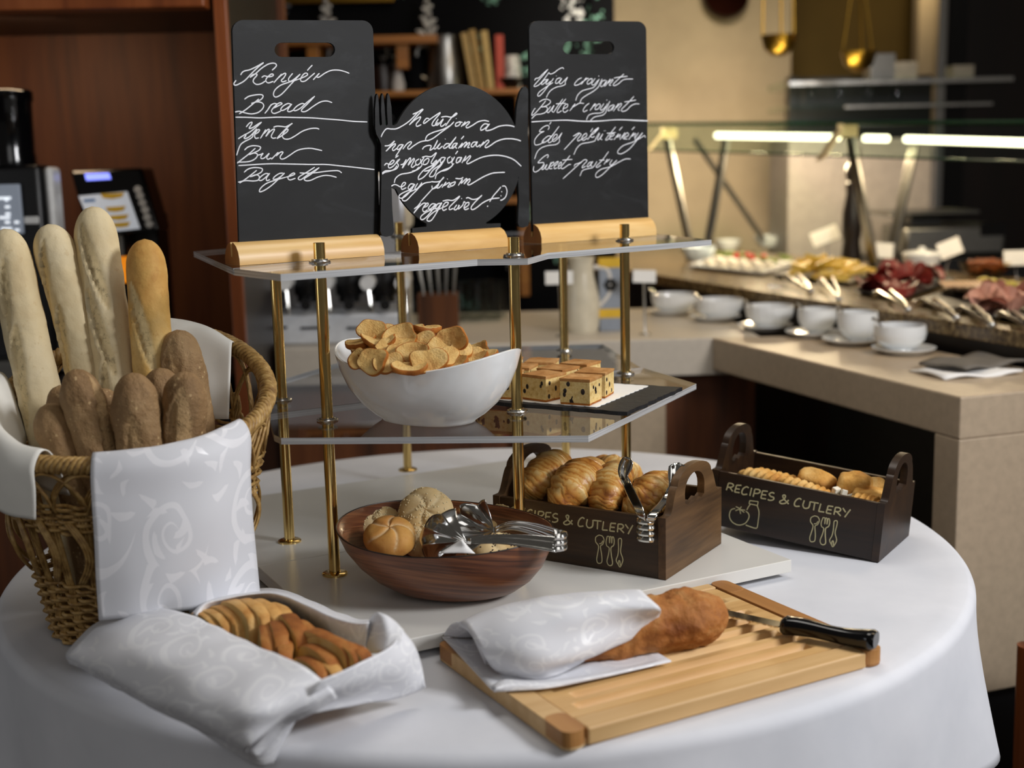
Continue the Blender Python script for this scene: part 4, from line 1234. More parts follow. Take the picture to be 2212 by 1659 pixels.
MA = [  # Induljon a / nap vidaman / es mosolygosan
    [(85, 495), (110, 440), (160, 380), (230, 382), (300, 378), (380, 340), (470, 280), (540, 215), (600, 150), (670, 100)], [(530, 175), (600, 145), (680, 105)], [(680, 105), (590, 200), (480, 325)], [(480, 325), (560, 255), (640, 210), (620, 260), (580, 310), (590, 345), (650, 320)],
    [(760, 235), (720, 235), (680, 290), (700, 300), (780, 240), (920, 150), (830, 260), (800, 320), (830, 335), (890, 290)], [(890, 240), (850, 310), (880, 325), (960, 240), (920, 320), (940, 345), (1000, 300)], [(930, 215), (1000, 205), (1080, 215), (1150, 170), (1130, 165), (1060, 240), (990, 340)],
    [(1110, 280), (1050, 340), (940, 420), (820, 510), (740, 545), (710, 530), (740, 470), (830, 425), (960, 385), (1060, 330)], [(1140, 232), (1145, 238)],
    [(1180, 285), (1140, 300), (1130, 340), (1170, 335), (1200, 300), (1180, 280), (1230, 290)], [(1210, 350), (1270, 280), (1240, 330), (1300, 285), (1330, 290), (1280, 345), (1300, 365), (1370, 330), (1450, 280), (1530, 262), (1600, 275)],
    [(1600, 320), (1540, 310), (1490, 360), (1490, 400), (1550, 370), (1610, 310), (1560, 380), (1570, 405), (1640, 390), (1740, 345), (1840, 330), (1920, 338), (1960, 352)],
    [(135, 620), (190, 615), (230, 590), (275, 550), (220, 620), (155, 695), (220, 630), (280, 590), (285, 610), (245, 660), (260, 685), (310, 650)], [(390, 600), (340, 610), (310, 660), (340, 665), (400, 600), (340, 690), (290, 765)], [(390, 665), (450, 590), (500, 560), (510, 580), (460, 640), (480, 665), (540, 620), (630, 565), (720, 545), (750, 548)],
    [(665, 668), (690, 635), (740, 615), (790, 620), (770, 680), (830, 640), (880, 540), (830, 640), (850, 660), (900, 600)], [(920, 580), (880, 640), (900, 660), (950, 620)], [(990, 520), (985, 525)], [(1050, 590), (1000, 590), (960, 640), (990, 650), (1060, 590), (1140, 495), (1070, 590), (1040, 640), (1070, 650), (1100, 620)],
    [(1150, 580), (1110, 590), (1080, 640), (1100, 650), (1160, 580), (1130, 630), (1150, 655)], [(1210, 525), (1250, 480)], [(1170, 655), (1230, 580), (1200, 640), (1270, 570), (1290, 580), (1250, 640), (1320, 575), (1330, 590), (1300, 640), (1330, 640)],
    [(1430, 565), (1380, 570), (1350, 620), (1380, 630), (1440, 560), (1420, 610), (1440, 630), (1480, 600)], [(1470, 640), (1530, 560), (1500, 610), (1580, 540), (1600, 560), (1550, 620), (1560, 645), (1620, 615), (1700, 560), (1800, 525), (1900, 518), (1990, 530), (2050, 550)],
    [(130, 895), (160, 865), (200, 880), (240, 870), (270, 830), (240, 825), (190, 890), (200, 930), (260, 900), (330, 810)], [(285, 840 - 55), (330, 755)], [(350, 800), (310, 860), (330, 890), (300, 940), (230, 965), (150, 970), (100, 1000)],
    [(360, 885), (400, 870), (440, 810), (400, 890), (385, 930), (440, 850), (490, 790), (500, 810), (465, 890), (540, 800), (550, 820), (510, 900), (530, 920), (580, 880)], [(620, 800), (570, 840), (590, 890), (640, 850), (640, 800)], [(690, 780), (650, 850), (660, 890), (600, 950), (520, 975)],
    [(740, 790), (690, 830), (680, 880), (730, 870), (760, 810), (730, 790)], [(660, 780), (720, 765), (790, 770), (860, 715), (840, 760), (790, 850), (810, 870), (860, 820)], [(870, 815), (860, 860), (920, 800), (840, 900), (760, 960), (690, 975)], [(980, 780), (930, 790), (920, 850), (960, 840), (990, 780), (930, 890), (850, 970)],
    [(1060, 770), (1020, 800), (1030, 860), (1080, 830), (1080, 780)], [(1130, 735), (1165, 690)], [(1120, 770), (1080, 850), (1090, 890), (1020, 950), (940, 975)], [(1210, 780), (1160, 790), (1140, 850), (1170, 850), (1220, 780), (1190, 850)], [(1220, 860), (1280, 760), (1250, 830), (1330, 760), (1340, 780), (1290, 850), (1310, 870), (1390, 830), (1500, 780), (1620, 755), (1740, 752), (1860, 775), (1960, 820), (2055, 905)]]
MB_ = [  # egy finom / reggelivel ! :)
    [(230, 470), (270, 448), (310, 455), (360, 480), (410, 460), (430, 425), (400, 420), (370, 470), (380, 515), (440, 490)], [(100, 300), (140, 275), (210, 258), (270, 230), (310, 180)], [(270, 425), (290, 360), (360, 305), (470, 285), (560, 255), (620, 200)],
    [(550, 440), (500, 440), (465, 490), (490, 510), (560, 440), (480, 560), (400, 630), (345, 635), (345, 595), (430, 545), (520, 515)], [(600, 430), (560, 500), (590, 510), (660, 420), (600, 510), (520, 590), (440, 670), (390, 670), (390, 630), (470, 560), (600, 500), (690, 430), (790, 410)],
    [(610, 380), (615, 330), (690, 240), (800, 180), (860, 140)], [(610, 380), (680, 345), (770, 250), (860, 130)], [(780, 340), (765, 320), (820, 240), (900, 180)], [(780, 340), (830, 320), (880, 220), (960, 110)], [(845, 370), (870, 300), (960, 245), (1050, 210), (1110, 150)],
    [(790, 405), (850, 410), (910, 400), (965, 350), (950, 360), (880, 450), (800, 520)], [(800, 460), (810, 505), (880, 480)], [(810, 505), (640, 690)], [(900, 440), (870, 490), (900, 490), (950, 440)], [(1020, 365), (1015, 372)], [(940, 490), (1000, 410), (970, 460), (1040, 420), (1050, 440), (1020, 480), (1060, 480)],
    [(1110, 415), (1070, 430), (1065, 470), (1110, 450), (1130, 410), (1100, 415)], [(1130, 360), (1200, 365), (1240, 345)], [(1170, 460), (1230, 370), (1210, 430), (1280, 365), (1290, 380), (1250, 440), (1320, 370), (1335, 390), (1300, 440), (1330, 450), (1400, 410), (1520, 340), (1640, 290), (1740, 278), (1825, 275)],
    [(550, 790), (600, 750), (640, 700), (600, 770), (545, 848), (610, 770), (680, 710), (720, 720), (680, 760)], [(680, 770), (730, 750), (750, 715), (720, 715), (670, 790), (690, 830), (740, 800)], [(850, 720), (800, 720), (750, 780), (780, 790), (860, 720), (770, 850), (690, 930), (645, 935), (650, 890), (730, 830), (850, 780)],
    [(930, 710), (880, 720), (850, 780), (880, 780), (940, 700), (860, 850), (790, 950), (735, 955), (745, 910), (830, 830), (950, 770)], [(950, 770), (1010, 740), (1030, 700), (990, 700), (950, 760), (960, 810), (1010, 790)], [(950, 680), (1020, 665), (1100, 668), (1190, 610), (1150, 660), (1050, 760), (1050, 800), (1100, 780)],
    [(1150, 730), (1110, 790), (1140, 800), (1190, 740)], [(1220, 640), (1215, 648)], [(1180, 730), (1170, 790), (1230, 740), (1250, 690), (1270, 700)], [(1250, 780), (1310, 740), (1320, 700), (1280, 710), (1250, 770), (1270, 800), (1320, 780)], [(1280, 640), (1310, 630), (1370, 655), (1440, 645), (1500, 600), (1480, 620), (1400, 700), (1350, 770), (1370, 800), (1430, 770), (1520, 700), (1630, 650), (1750, 635)],
    [(1770, 480), (1720, 540), (1660, 610), (1610, 690)], [(1580, 745), (1585, 752)], [(1575, 755), (1590, 748)], [(1780, 540), (1782, 555)], [(1770, 598), (1772, 612)], [(1785, 470), (1830, 472), (1855, 540), (1835, 620), (1790, 660), (1760, 668)]]
RA = [  # Vajas croissant / Butter croissant
    [(155, 345), (180, 310), (230, 300), (290, 240), (385, 155)], [(385, 155), (300, 260), (210, 360), (150, 430), (160, 450), (230, 420), (320, 320), (400, 210)], [(400, 210), (420, 235), (480, 220), (560, 160), (630, 128), (655, 150)],
    [(380, 330), (320, 340), (270, 400), (300, 410), (390, 325), (350, 390), (370, 410), (430, 360)], [(480, 310), (400, 420), (310, 540), (240, 610), (208, 600), (240, 540), (350, 460), (470, 380)], [(525, 265), (528, 272)], [(600, 300), (540, 320), (510, 385), (550, 390), (620, 310), (580, 380), (610, 400), (720, 290)], [(720, 290), (680, 370), (680, 410), (620, 440), (530, 460), (440, 510), (390, 570), (355, 640)],
    [(960, 300), (900, 330), (840, 400), (850, 430), (920, 410), (980, 360)], [(950, 415), (1040, 300), (1000, 350), (1060, 310), (1080, 320)], [(1120, 310), (1060, 360), (1060, 410), (1120, 380), (1140, 320), (1110, 320)], [(1190, 310), (1130, 400), (1170, 420), (1240, 340)], [(1250, 262), (1252, 280)],
    [(1260, 320), (1210, 410), (1150, 470), (1040, 500), (960, 530), (890, 600), (857, 690)], [(1310, 320), (1270, 400), (1240, 460), (1160, 530), (1040, 600), (960, 660), (930, 730)], [(1370, 340), (1310, 360), (1280, 440), (1320, 440), (1390, 350), (1340, 450)], [(1360, 445), (1450, 320), (1410, 390), (1480, 330), (1490, 350), (1430, 420), (1460, 430)],
    [(1680, 235), (1590, 320), (1500, 410), (1520, 435), (1590, 400), (1660, 340), (1740, 322), (1835, 322)], [(1510, 305), (1600, 290), (1740, 275)],
    [(235, 715), (290, 680), (360, 665), (420, 690), (420, 730), (350, 780), (270, 800)], [(350, 690), (260, 800), (180, 890), (120, 940), (108, 920), (150, 840), (170, 820)], [(270, 800), (350, 795), (375, 830), (340, 890), (260, 920), (180, 930), (105, 1000)],
    [(430, 790), (370, 870), (400, 890), (490, 770), (450, 860), (480, 890)], [(640, 660), (560, 770), (480, 890)], [(690, 660), (600, 770), (540, 870), (560, 895), (620, 860)], [(520, 745), (600, 740), (690, 735)], [(640, 830), (710, 800), (720, 750), (670, 770), (640, 850), (670, 890), (730, 850)], [(755, 865), (850, 745), (800, 800), (860, 770), (920, 735), (1000, 738)],
    [(1090, 735), (1030, 780), (985, 850), (1000, 880), (1060, 850)], [(1100, 860), (1190, 740), (1150, 790), (1210, 750)], [(1260, 740), (1200, 790), (1190, 840), (1240, 830), (1280, 770), (1260, 740)], [(1340, 740), (1280, 830), (1310, 850), (1390, 770)], [(1385, 678), (1395, 684)], [(1400, 740), (1340, 860), (1280, 900), (1160, 910), (1080, 940), (1040, 1020)], [(1440, 700), (1400, 790), (1370, 890), (1310, 940), (1180, 970), (1110, 1030)],
    [(1510, 760), (1440, 790), (1410, 860), (1450, 850), (1520, 770), (1470, 860)], [(1500, 870), (1590, 740), (1550, 810), (1620, 740), (1640, 760), (1580, 840), (1610, 860)], [(1850, 620), (1740, 740), (1640, 840), (1660, 875), (1730, 850), (1800, 780), (1880, 745), (1945, 748)], [(1690, 712), (1780, 700), (1885, 680)]]
RB = [  # Edes peksutemeny / Sweet pastry
    [(105, 108), (300, 92), (500, 82), (700, 78), (900, 92), (1100, 98), (1300, 90), (1500, 72), (1700, 72), (1900, 85), (2090, 90)], [(105, 103), (400, 86), (700, 74), (1000, 92), (1300, 86), (1600, 68), (2090, 84)],
    [(385, 240), (405, 195), (380, 165), (310, 190), (245, 250), (250, 275), (320, 265)], [(320, 265), (240, 310), (165, 400), (155, 470), (180, 500), (260, 480), (320, 430)], [(410, 150), (440, 105)], [(450, 350), (380, 350), (290, 430), (300, 465), (380, 420), (470, 320), (575, 180)], [(575, 180), (450, 350), (390, 430), (410, 460), (460, 430)], [(460, 420), (530, 370), (540, 320), (500, 330), (460, 400), (480, 440), (540, 400), (625, 290)], [(625, 290), (580, 380), (580, 440), (520, 490), (380, 510), (270, 550), (200, 620), (155, 740)],
    [(815, 350), (880, 310), (920, 300), (800, 430), (660, 580)], [(840, 340), (900, 300), (950, 320), (890, 400), (900, 430), (960, 400)], [(960, 400), (1040, 350), (1040, 300), (990, 330), (960, 390), (990, 420), (1060, 380)], [(1110, 275), (1150, 210)], [(1250, 200), (1160, 270), (1060, 410)], [(1110, 340), (1180, 290), (1250, 215), (1190, 260), (1170, 300), (1110, 340), (1140, 370), (1180, 350)], [(1260, 290), (1200, 390), (1180, 430), (1090, 455), (960, 480), (880, 550), (825, 665)],
    [(1270, 300), (1230, 390), (1250, 410), (1320, 310), (1280, 390), (1310, 410)], [(1340, 255), (1345, 260)], [(1362, 252), (1365, 260)], [(1540, 190), (1450, 300), (1370, 400), (1390, 415), (1440, 380)], [(1390, 300), (1460, 295), (1540, 285)], [(1440, 370), (1510, 330), (1500, 300), (1450, 340), (1440, 400), (1490, 400)], [(1600, 250), (1655, 190)], [(1510, 410), (1590, 310), (1560, 370), (1620, 320), (1600, 380)], [(1610, 410), (1700, 290), (1660, 370), (1690, 400)],
    [(1690, 380), (1760, 330), (1740, 290), (1700, 330), (1690, 390), (1740, 400)], [(1815, 240), (1865, 190)], [(1760, 410), (1850, 290), (1820, 350), (1880, 300), (1860, 380)], [(1930, 290), (1870, 390), (1900, 400), (2000, 290), (1900, 420), (1780, 560), (1650, 645), (1580, 640), (1585, 590), (1670, 510), (1830, 450), (1960, 380), (2030, 340), (2048, 375)],
    [(370, 720), (390, 690), (375, 665), (300, 710), (220, 790), (230, 805), (310, 800), (300, 850), (240, 920), (170, 960), (135, 930), (145, 860)], [(330, 830), (280, 910), (310, 910), (370, 830), (340, 900), (380, 910), (440, 790)], [(430, 870), (480, 830), (480, 790), (430, 830), (410, 900), (460, 900)], [(500, 860), (540, 820), (560, 780), (510, 810), (490, 900), (540, 890)], [(560, 870), (610, 830), (610, 790), (570, 830), (560, 900), (600, 890)], [(760, 680), (690, 770), (610, 870), (630, 905), (690, 870), (740, 835), (775, 830)], [(630, 760), (710, 750), (800, 745)],
    [(830, 870), (850, 830), (910, 810), (960, 790), (920, 820), (800, 930), (640, 1075)], [(940, 800), (1010, 750), (1050, 770), (980, 850), (970, 890), (1030, 860)], [(1140, 790), (1090, 800), (1050, 860), (1080, 865), (1150, 780), (1110, 850), (1140, 860)], [(1220, 780), (1170, 860), (1130, 890), (1040, 910), (970, 940), (930, 1030)], [(1420, 610), (1310, 760), (1210, 860), (1230, 880), (1290, 840)], [(1260, 760), (1350, 755)], [(1340, 830), (1400, 740), (1380, 790), (1440, 740)], [(1480, 750), (1440, 820), (1470, 840), (1560, 760), (1450, 870), (1330, 990), (1240, 1050), (1200, 1040), (1210, 980), (1300, 910), (1450, 870), (1580, 800), (1700, 740), (1795, 738)]]

k1, k2, k3 = 330 / 2212, 340 / 2212, 280 / 2212
sign('tall chalkboard listing bread, bun and baguette, left on the top shelf', [(518, 573.6), (830.6, 551.7)], None,
     rrect(517, 530, 822, 530, 806, 44, 502, 43, 24), [slot(593, 92, 724, 123)], [(LA, 495, 110, k1, .00095), (LB, 495, 250, k1, .00095)], .046, .031, .03)
sign('tall chalkboard listing croissants and sweet pastry, right on the top shelf', [(1170, 526.2), (1418, 508)], None,
     rrect(1151, 500, 1401, 500, 1396, 46, 1143, 45, 20), [slot(1216, 89, 1327, 117)], [(RA, 1135, 130, k3, .00075), (RB, 1135, 250, k3, .00075)], .046, .031, .03)
# plate, fork and knife outline
zz = lambda l: [(700 + x / 2.765, y / 2.765) for x, y in l]


def arc(y0, y1, s, n=16):
    o_ = []
    for k in range(n + 1):
        y = y0 + (y1 - y0) * k / n
        o_.append((785 + s * 393 * sqrt(max(0, 1 - ((y - 940) / 440) ** 2)), y))
    return o_


def arct(x0, x1, n=24):
    a0 = math.acos((x0 - 785) / 393); a1 = math.acos((x1 - 785) / 393)
    return [(785 + 393 * cos(a0 + (a1 - a0) * k / n), 940 - 440 * sin(a0 + (a1 - a0) * k / n)) for k in range(n + 1)]


ol = [(420, 750), (408, 746), (403, 640), (392, 575), (383, 557), (377, 575), (376, 660), (381, 742), (374, 752), (367, 742), (362, 640), (356, 575), (349, 557), (343, 575), (341, 660), (346, 742), (338, 752), (331, 742), (328, 640), (324, 575), (318, 559), (311, 575), (305, 650), (306, 770), (313, 802), (330, 832), (341, 862), (342, 1100), (336, 1380), (345, 1406), (375, 1414), (408, 1406), (418, 1385), (408, 1250), (403, 1122), (412, 1122)]
ol += arc(1130, 1335, -1)
ol += [(612, 1354), (527, 1364), (527, 1430), (1055, 1405), (1055, 1334), (972, 1337)]
ol += arc(1330, 1060, 1)
ol += [(1160, 1050), (1164, 1200), (1158, 1330), (1166, 1352), (1190, 1360), (1218, 1350), (1227, 1310), (1222, 900), (1217, 800), (1220, 560), (1217, 532), (1205, 517), (1188, 522), (1170, 552), (1158, 600), (1150, 650), (1143, 752)]
ol += arct(1138, 436)
sign('plate shaped chalkboard with fork and knife in the middle of the top shelf', [(905, 547.4), (1098, 532.8)], None, zz(ol)[::-1], [], [(MA, 810, 220, k2, .0010), (MB_, 810, 330, k2, .0010)], .046, .030, .03)
# ================================================================ baked goods: materials
m_bun = crust('sesame_roll_crust', C('#e4c998'), C('#d9b97f'), C('#c79d5c'), C('#ecdcb4'), 10, .2, lo=.35, hi=.75)
m_bungold = crust('golden_roll_crust', C('#dfb575'), C('#cf994f'), C('#b9793a'), C('#ecd9b0'), 10, .2, lo=.35, hi=.72)
m_seed = plain('sesame_seed', C('#ead9ac'), .5, var=.05)
m_darkseed = plain('dark_seed', C('#2a1a10'), .5)
m_rusk = crust('toasted_crumb', C('#e8c684'), C('#dfb56c'), C('#c28c49'), C('#e6c890'), 45, .9, lo=.32, hi=.72, bdist=.0022)
m_ruskrim = crust('toasted_crust', C('#b9752f'), C('#a9641f'), C('#8a4c18'), C('#d2a55f'), 40, .4, bdist=.0015)
m_croiss = NT('croissant_crust'); _c = m_croiss.coord('Object', rnd=True)
_n = m_croiss.noise(_c, 22, 4, .6)
_uv = m_croiss.n('ShaderNodeTexCoord'); _sx = m_croiss.n('ShaderNodeSeparateXYZ'); m_croiss.l(_uv.outputs['UV'], _sx.inputs[0])
_fr = m_croiss.math('ABSOLUTE', m_croiss.math('SINE', m_croiss.math('ADD', m_croiss.math('MULTIPLY', _sx.outputs[1], 75.0), m_croiss.math('MULTIPLY', _n, 14.0))))
_m = m_croiss.math('ADD', m_croiss.math('MULTIPLY', _fr, .12), m_croiss.math('MULTIPLY', _n, .88))
m_croiss = m_croiss.done(m_croiss.ramp(_m, [(.34, C('#8f5320')), (.45, C('#ba7a34')), (.56, C('#d3a055')), (.68, C('#e6c88a'))]), .38, 0, m_croiss.bump(_fr, .3, .0015), spec=.4)
m_puff = crust('puff_pastry_crust', C('#e0bd7b'), C('#cf9a4b'), C('#a9692a'), C('#ecd7a4'), 22, .5, lo=.3, hi=.75)
m_cream = plain('white_cream_cheese', C('#f2ead6'), .5, var=.03)
m_cakebody = NT('chocolate_chip_sponge'); _c = m_cakebody.coord('Object', rnd=True)
_v = m_cakebody.n('ShaderNodeTexVoronoi'); _v.inputs['Scale'].default_value = 85; 
_dn = m_cakebody.n('ShaderNodeTexNoise'); _dn.inputs['Scale'].default_value = 120; m_cakebody.l(_c, _dn.inputs['Vector'])
_dv = m_cakebody.n('ShaderNodeVectorMath', operation='MULTIPLY_ADD'); m_cakebody.l(_dn.outputs['Color'], _dv.inputs[0]); _dv.inputs[1].default_value = (.010, .010, .012); m_cakebody.l(m_cakebody.coord('Object', (1, 1, .62), rnd=True), _dv.inputs[2])
m_cakebody.l(_dv.outputs[0], _v.inputs['Vector'])
_sc = m_cakebody.n('ShaderNodeSeparateColor'); m_cakebody.l(_v.outputs['Color'], _sc.inputs[0])
_chip = m_cakebody.math('MULTIPLY', m_cakebody.math('LESS_THAN', _v.outputs['Distance'], .48), m_cakebody.math('GREATER_THAN', _sc.outputs[0], .86))
_n = m_cakebody.noise(_c, 150, 5, .7)
_b = m_cakebody.ramp(_n, [(.3, C('#b98d43')), (.45, C('#dcbb76')), (.7, C('#e9d296'))])
m_cakebody = m_cakebody.done(m_cakebody.mix(_chip, _b, C('#231610')), .85, 0, m_cakebody.bump(_n, .5, .0015))
m_choc = plain('dark_chocolate', C('#21130d'), .4)
m_caketop = crust('cake_top_crust', C('#d0a068'), C('#bb854a'), C('#9c6632'), C('#d2a55f'), 30, .4)
m_slate = NT('black_slate'); _c = m_slate.coord()
_n = m_slate.noise(_c, 22, 6, .7)
m_slate = m_slate.done(m_slate.ramp(_n, [(.3, C('#0d0e11')), (.7, C('#1d1e22'))]), .6, 0, m_slate.bump(_n, .6, .004))
m_doily = plain('white_paper_lace', C('#f3f1ec'), .8, var=.02)
_w = NT('walnut_veneer_bowl'); _co = _w.coord('Object', (1, 1, 1), (.16, -.12, 0))


def _str(k):
    m = _w.n('ShaderNodeVectorMath', operation='MULTIPLY'); _w.l(_co, m.inputs[0]); m.inputs[1].default_value = k
    return m.outputs[0]


_a = _w.noise(_str((5, 5, 170)), 1.0, 3, .6, .6); _b2 = _w.noise(_str((12, 12, 620)), 1.0, 3, .6, .4)
_f = _w.math('ADD', _w.math('MULTIPLY', _a, .6), _w.math('MULTIPLY', _b2, .4))
m_walnut = _w.done(_w.ramp(_f, [(.36, C('#3a1c0d')), (.48, C('#63361d')), (.62, C('#875432'))]), .33, coat=.12)
m_crate = wood('dark_stained_crate', C('#22170d'), C('#3a2815'), C('#503820'), 0, .9, .5, .25, turn=-2.558)
m_crate_lit = wood('lit_crate_end', C('#3b2815'), C('#5c4226'), C('#735636'), 1, .9, .5, .25, turn=-2.558)  # lighter copy of the crate wood: light on the ends put into colour
m_crate2 = wood('dark_walnut_crate', C('#180f08'), C('#29190d'), C('#362312'), 0, .9, .42, .2, turn=-2.544)
m_print = plain('pale_crate_print', C('#c8c094'), .7, var=.06)


def frame(origin, x, y, z):
    return Matrix(((x.x, y.x, z.x, origin.x), (x.y, y.y, z.y, origin.y), (x.z, y.z, z.z, origin.z), (0, 0, 0, 1)))


# ---------------------------------------------------------------- white boat-shaped bowl with rusks
ZB = Z1 + .0004
bc = V(-.079, -.222, ZB)
yaw = -.60
wbw = thing('porcelain_bowl', 'white boat shaped porcelain bowl full of rusks on the middle shelf', 'bowl', bc)


def boat(f, zf, a=.144, bb=.098):
    R = []
    for j in range(72):
        t = 2 * pi * j / 72
        q = 1 / ((abs(cos(t)) ** 2.15 + abs(sin(t)) ** 2.15) ** (1 / 2.15))
        x, y = a * f * q * cos(t), bb * f * q * sin(t)
        hz = (.081 + .026 * abs(cos(t)) ** 2.2) * zf
        R.append(bc + Vector((x * cos(yaw) - y * sin(yaw), x * sin(yaw) + y * cos(yaw), hz)))
    return R


b = MB()
outer = [(0.02, .035), (.42, .03), (.44, 0), (.50, 0), (.515, .03), (.62, .12), (.75, .28), (.87, .5), (.95, .75), (1.0, 1.0)]
inner = [(.985, 1.012), (.965, 1.0), (.915, .75), (.83, .5), (.71, .3), (.55, .14), (.3, .07), (.02, .06)]
b.rings([boat(f, z) for f, z in outer + inner], cap=True)
b.build('bowl_body', m_porc, wbw, smooth=60)

rnd = random.Random(11)


def rusk_mesh(seed, rx, ry, th=.0075):
    r = random.Random(seed); n = 36
    ph = [r.uniform(0, 6.28) for _ in range(3)]
    cur = r.uniform(.5, 2.2)
    rad = [(1 + .07 * sin(2 * t + ph[0]) + .07 * sin(3 * t + ph[1]) + .04 * sin(5 * t + ph[2])) * (1 - .16 * max(0, -sin(t)) ** 3) / (abs(cos(t)) ** 2.6 + abs(sin(t)) ** 2.6) ** (1 / 2.6) * .96 for t in [2 * pi * j / n for j in range(n)]]

    def ring(f, z):
        o_ = []
        for j in range(n):
            t = 2 * pi * j / n
            x, y = rx * f * rad[j] * cos(t), ry * f * rad[j] * sin(t)
            o_.append(Vector((x, y, z + cur * (x * x * 9 - y * y * 3) + .0011 * noise.noise(Vector((x * 160, y * 160, seed + z * 40))) * (f < .96))))
        return o_
    b = MB()
    fs_ = (.03, .2, .4, .6, .8, .94)
    RR = [ring(f, -th / 2) for f in fs_] + [ring(1.0, -th * .3), ring(1.0, th * .3)] + [ring(f, th / 2) for f in fs_[::-1]]
    b.rings(RR, 0, True)
    b.m = [1 if (5 * n <= i < 8 * n) else 0 for i in range(len(b.f))]
    return b


rusk_protos = []
rusks = [  # px, py, depth y, size, facing (towards camera tilt), roll, label
    (806, 716, -.245, 1.0, 1.2, -.3, 'round rusk at the top left of the heap in the white bowl'), (826, 730, -.225, 1.0, .9, .5, 'rusk leaning behind the top left one in the white bowl'),
    (864, 727, -.25, 1.0, 1.25, .3, 'toasted rusk standing at the top of the heap, left of the post'), (893, 722, -.215, .9, .6, .2, 'rusk lying behind the top of the heap in the white bowl'),
    (921, 712, -.22, .95, .05, .55, 'rusk sticking up edge-on above the heap'), (977, 735, -.255, 1.15, 1.3, .1, 'tall round rusk standing at the right of the heap'),
    (908, 742, -.255, .95, .9, .6, 'rusk in the middle of the heap below the edge-on one'), (941, 745, -.24, .8, 1.0, -.5, 'small rusk beside the tall round rusk'),
    (996, 757, -.26, .9, .8, .9, 'rusk half hidden behind the tall round one'), (1013, 768, -.25, .9, .5, .3, 'rusk lying flat at the right side of the heap'),
    (1030, 776, -.265, .85, .35, .1, 'rusk at the right end of the heap by the bowl tip'), (1048, 768, -.24, .8, .4, -.4, 'rusk farthest right in the white bowl'),
    (1032, 760, -.215, .8, .9, .3, 'small dark rusk behind the right end of the heap'),
    (806, 783, -.315, 1.05, 1.15, -.2, 'pale rusk leaning at the front left inside the bowl'), (838, 786, -.315, .9, 1.1, .4, 'rusk next to the front left one, against the bowl rim'),
    (884, 797, -.33, 1.1, .25, .05, 'rusk lying edge-on along the front rim'), (926, 782, -.32, 1.1, 1.0, .2, 'broad pale rusk at the front right of the heap'),
    (896, 765, -.30, .95, 1.25, -.1, 'square-cut rusk in the centre of the heap'), (835, 757, -.285, .9, .8, .7, 'broken rusk between the left and centre of the heap'),
    (862, 772, -.295, .9, .9, -.4, 'rusk tucked in front of the centre of the heap'), (787, 762, -.265, .9, .5, -.7, 'dark rusk at the left wall of the bowl'),
    (779, 742, -.25, .95, .15, .2, 'rusk lying edge-on at the left of the heap'), (820, 742, -.265, 1.0, .2, -.15, 'rusk lying flat under the top left one'),
    (870, 745, -.27, 1.0, .25, -.3, 'rusk lying flat under the standing top rusk'), (965, 775, -.295, .95, .7, .8, 'rusk below the tall round one'),
    (983, 788, -.30, .9, .4, .4, 'rusk near the front right rim'), (950, 760, -.28, .9, 1.0, -.8, 'rusk behind the broad front right one'), (772, 778, -.27, .7, 1.2, .9, 'rusk standing alone at the far left inside the bowl')]
for i, (px, py, y, s, face, roll, lab_) in enumerate(rusks):
    k = i % 5
    if len(rusk_protos) <= k:
        o = rusk_mesh(k + 3, .021 + .002 * (k % 3), .0175 + .0015 * (k % 2)).build('rusk', [m_rusk, m_ruskrim], smooth=50)
        rusk_protos.append(o)
    else:
        o = rusk_protos[k].copy(); COL.objects.link(o)
    tag(o, lab_, 'rusk', 'rusks in the white bowl')
    o.location = ony(px, py, y); o.scale = (s, s, 1)
    o.rotation_euler = (Matrix.Rotation(rnd.uniform(-.35, .35), 3, 'Z') @ Matrix.Rotation(face, 3, 'X') @ Matrix.Rotation(roll, 3, 'Z') @ Matrix.Rotation(rnd.uniform(-.2, .2), 3, 'Y')).to_euler()
for i in range(26):             # the layer below, filling the bowl
    o = rusk_protos[i % 5].copy(); COL.objects.link(o)
    t = i * 2.4; rr_ = sqrt((i + .5) / 26)
    x, y = .096 * rr_ * cos(t), .058 * rr_ * sin(t)
    o.location = bc + Vector((x * cos(yaw) - y * sin(yaw), x * sin(yaw) + y * cos(yaw), .046 + .022 * (i % 2) + .012 * (1 - rr_)))
    o.rotation_euler = (rnd.uniform(-.4, .4), rnd.uniform(-.4, .4), rnd.uniform(0, 6))
    tag(o, 'toasted rusk in the lower layer of the white bowl', 'rusk', 'rusks in the lower layer')

# ---------------------------------------------------------------- slate with cake
SF = at(1353, 890, Z1 + .006); SR = at(1474, 837, Z1 + .006); SLp = at(1128, 848, Z1 + .006)
d2 = (SR - SF); dl = d2.length; d2.normalize(); d1 = (SLp - SF).normalized()
d1 = Vector((-d2.y, d2.x, 0)) if Vector((-d2.y, d2.x, 0)).dot(d1) > 0 else Vector((d2.y, -d2.x, 0))
slt = MB(); rnd = random.Random(3); O = []
LS = .285
per = [(0, 0, 1, 0, dl), (dl, 0, 0, 1, LS), (dl, LS, -1, 0, dl), (0, LS, 0, -1, LS)]
for (u0, v0, du, dv, L_) in per:
    n_ = int(L_ / .012)
    for k in range(n_):
        j = rnd.uniform(-.0022, .0022)
        u_, v_ = u0 + du * L_ * k / n_ + dv * j, v0 + dv * L_ * k / n_ + du * j
        O.append((u_, v_))
o_ = Vector((SF.x, SF.y, T + Z1 + .0005))
slt.prism([O], o_, d2, d1, Vector((0, 0, 1)), .0058)
tag(slt.build('slate_tray', m_slate, smooth=0), 'rough edged black slate tray under the cake on the middle shelf', 'slate tray')
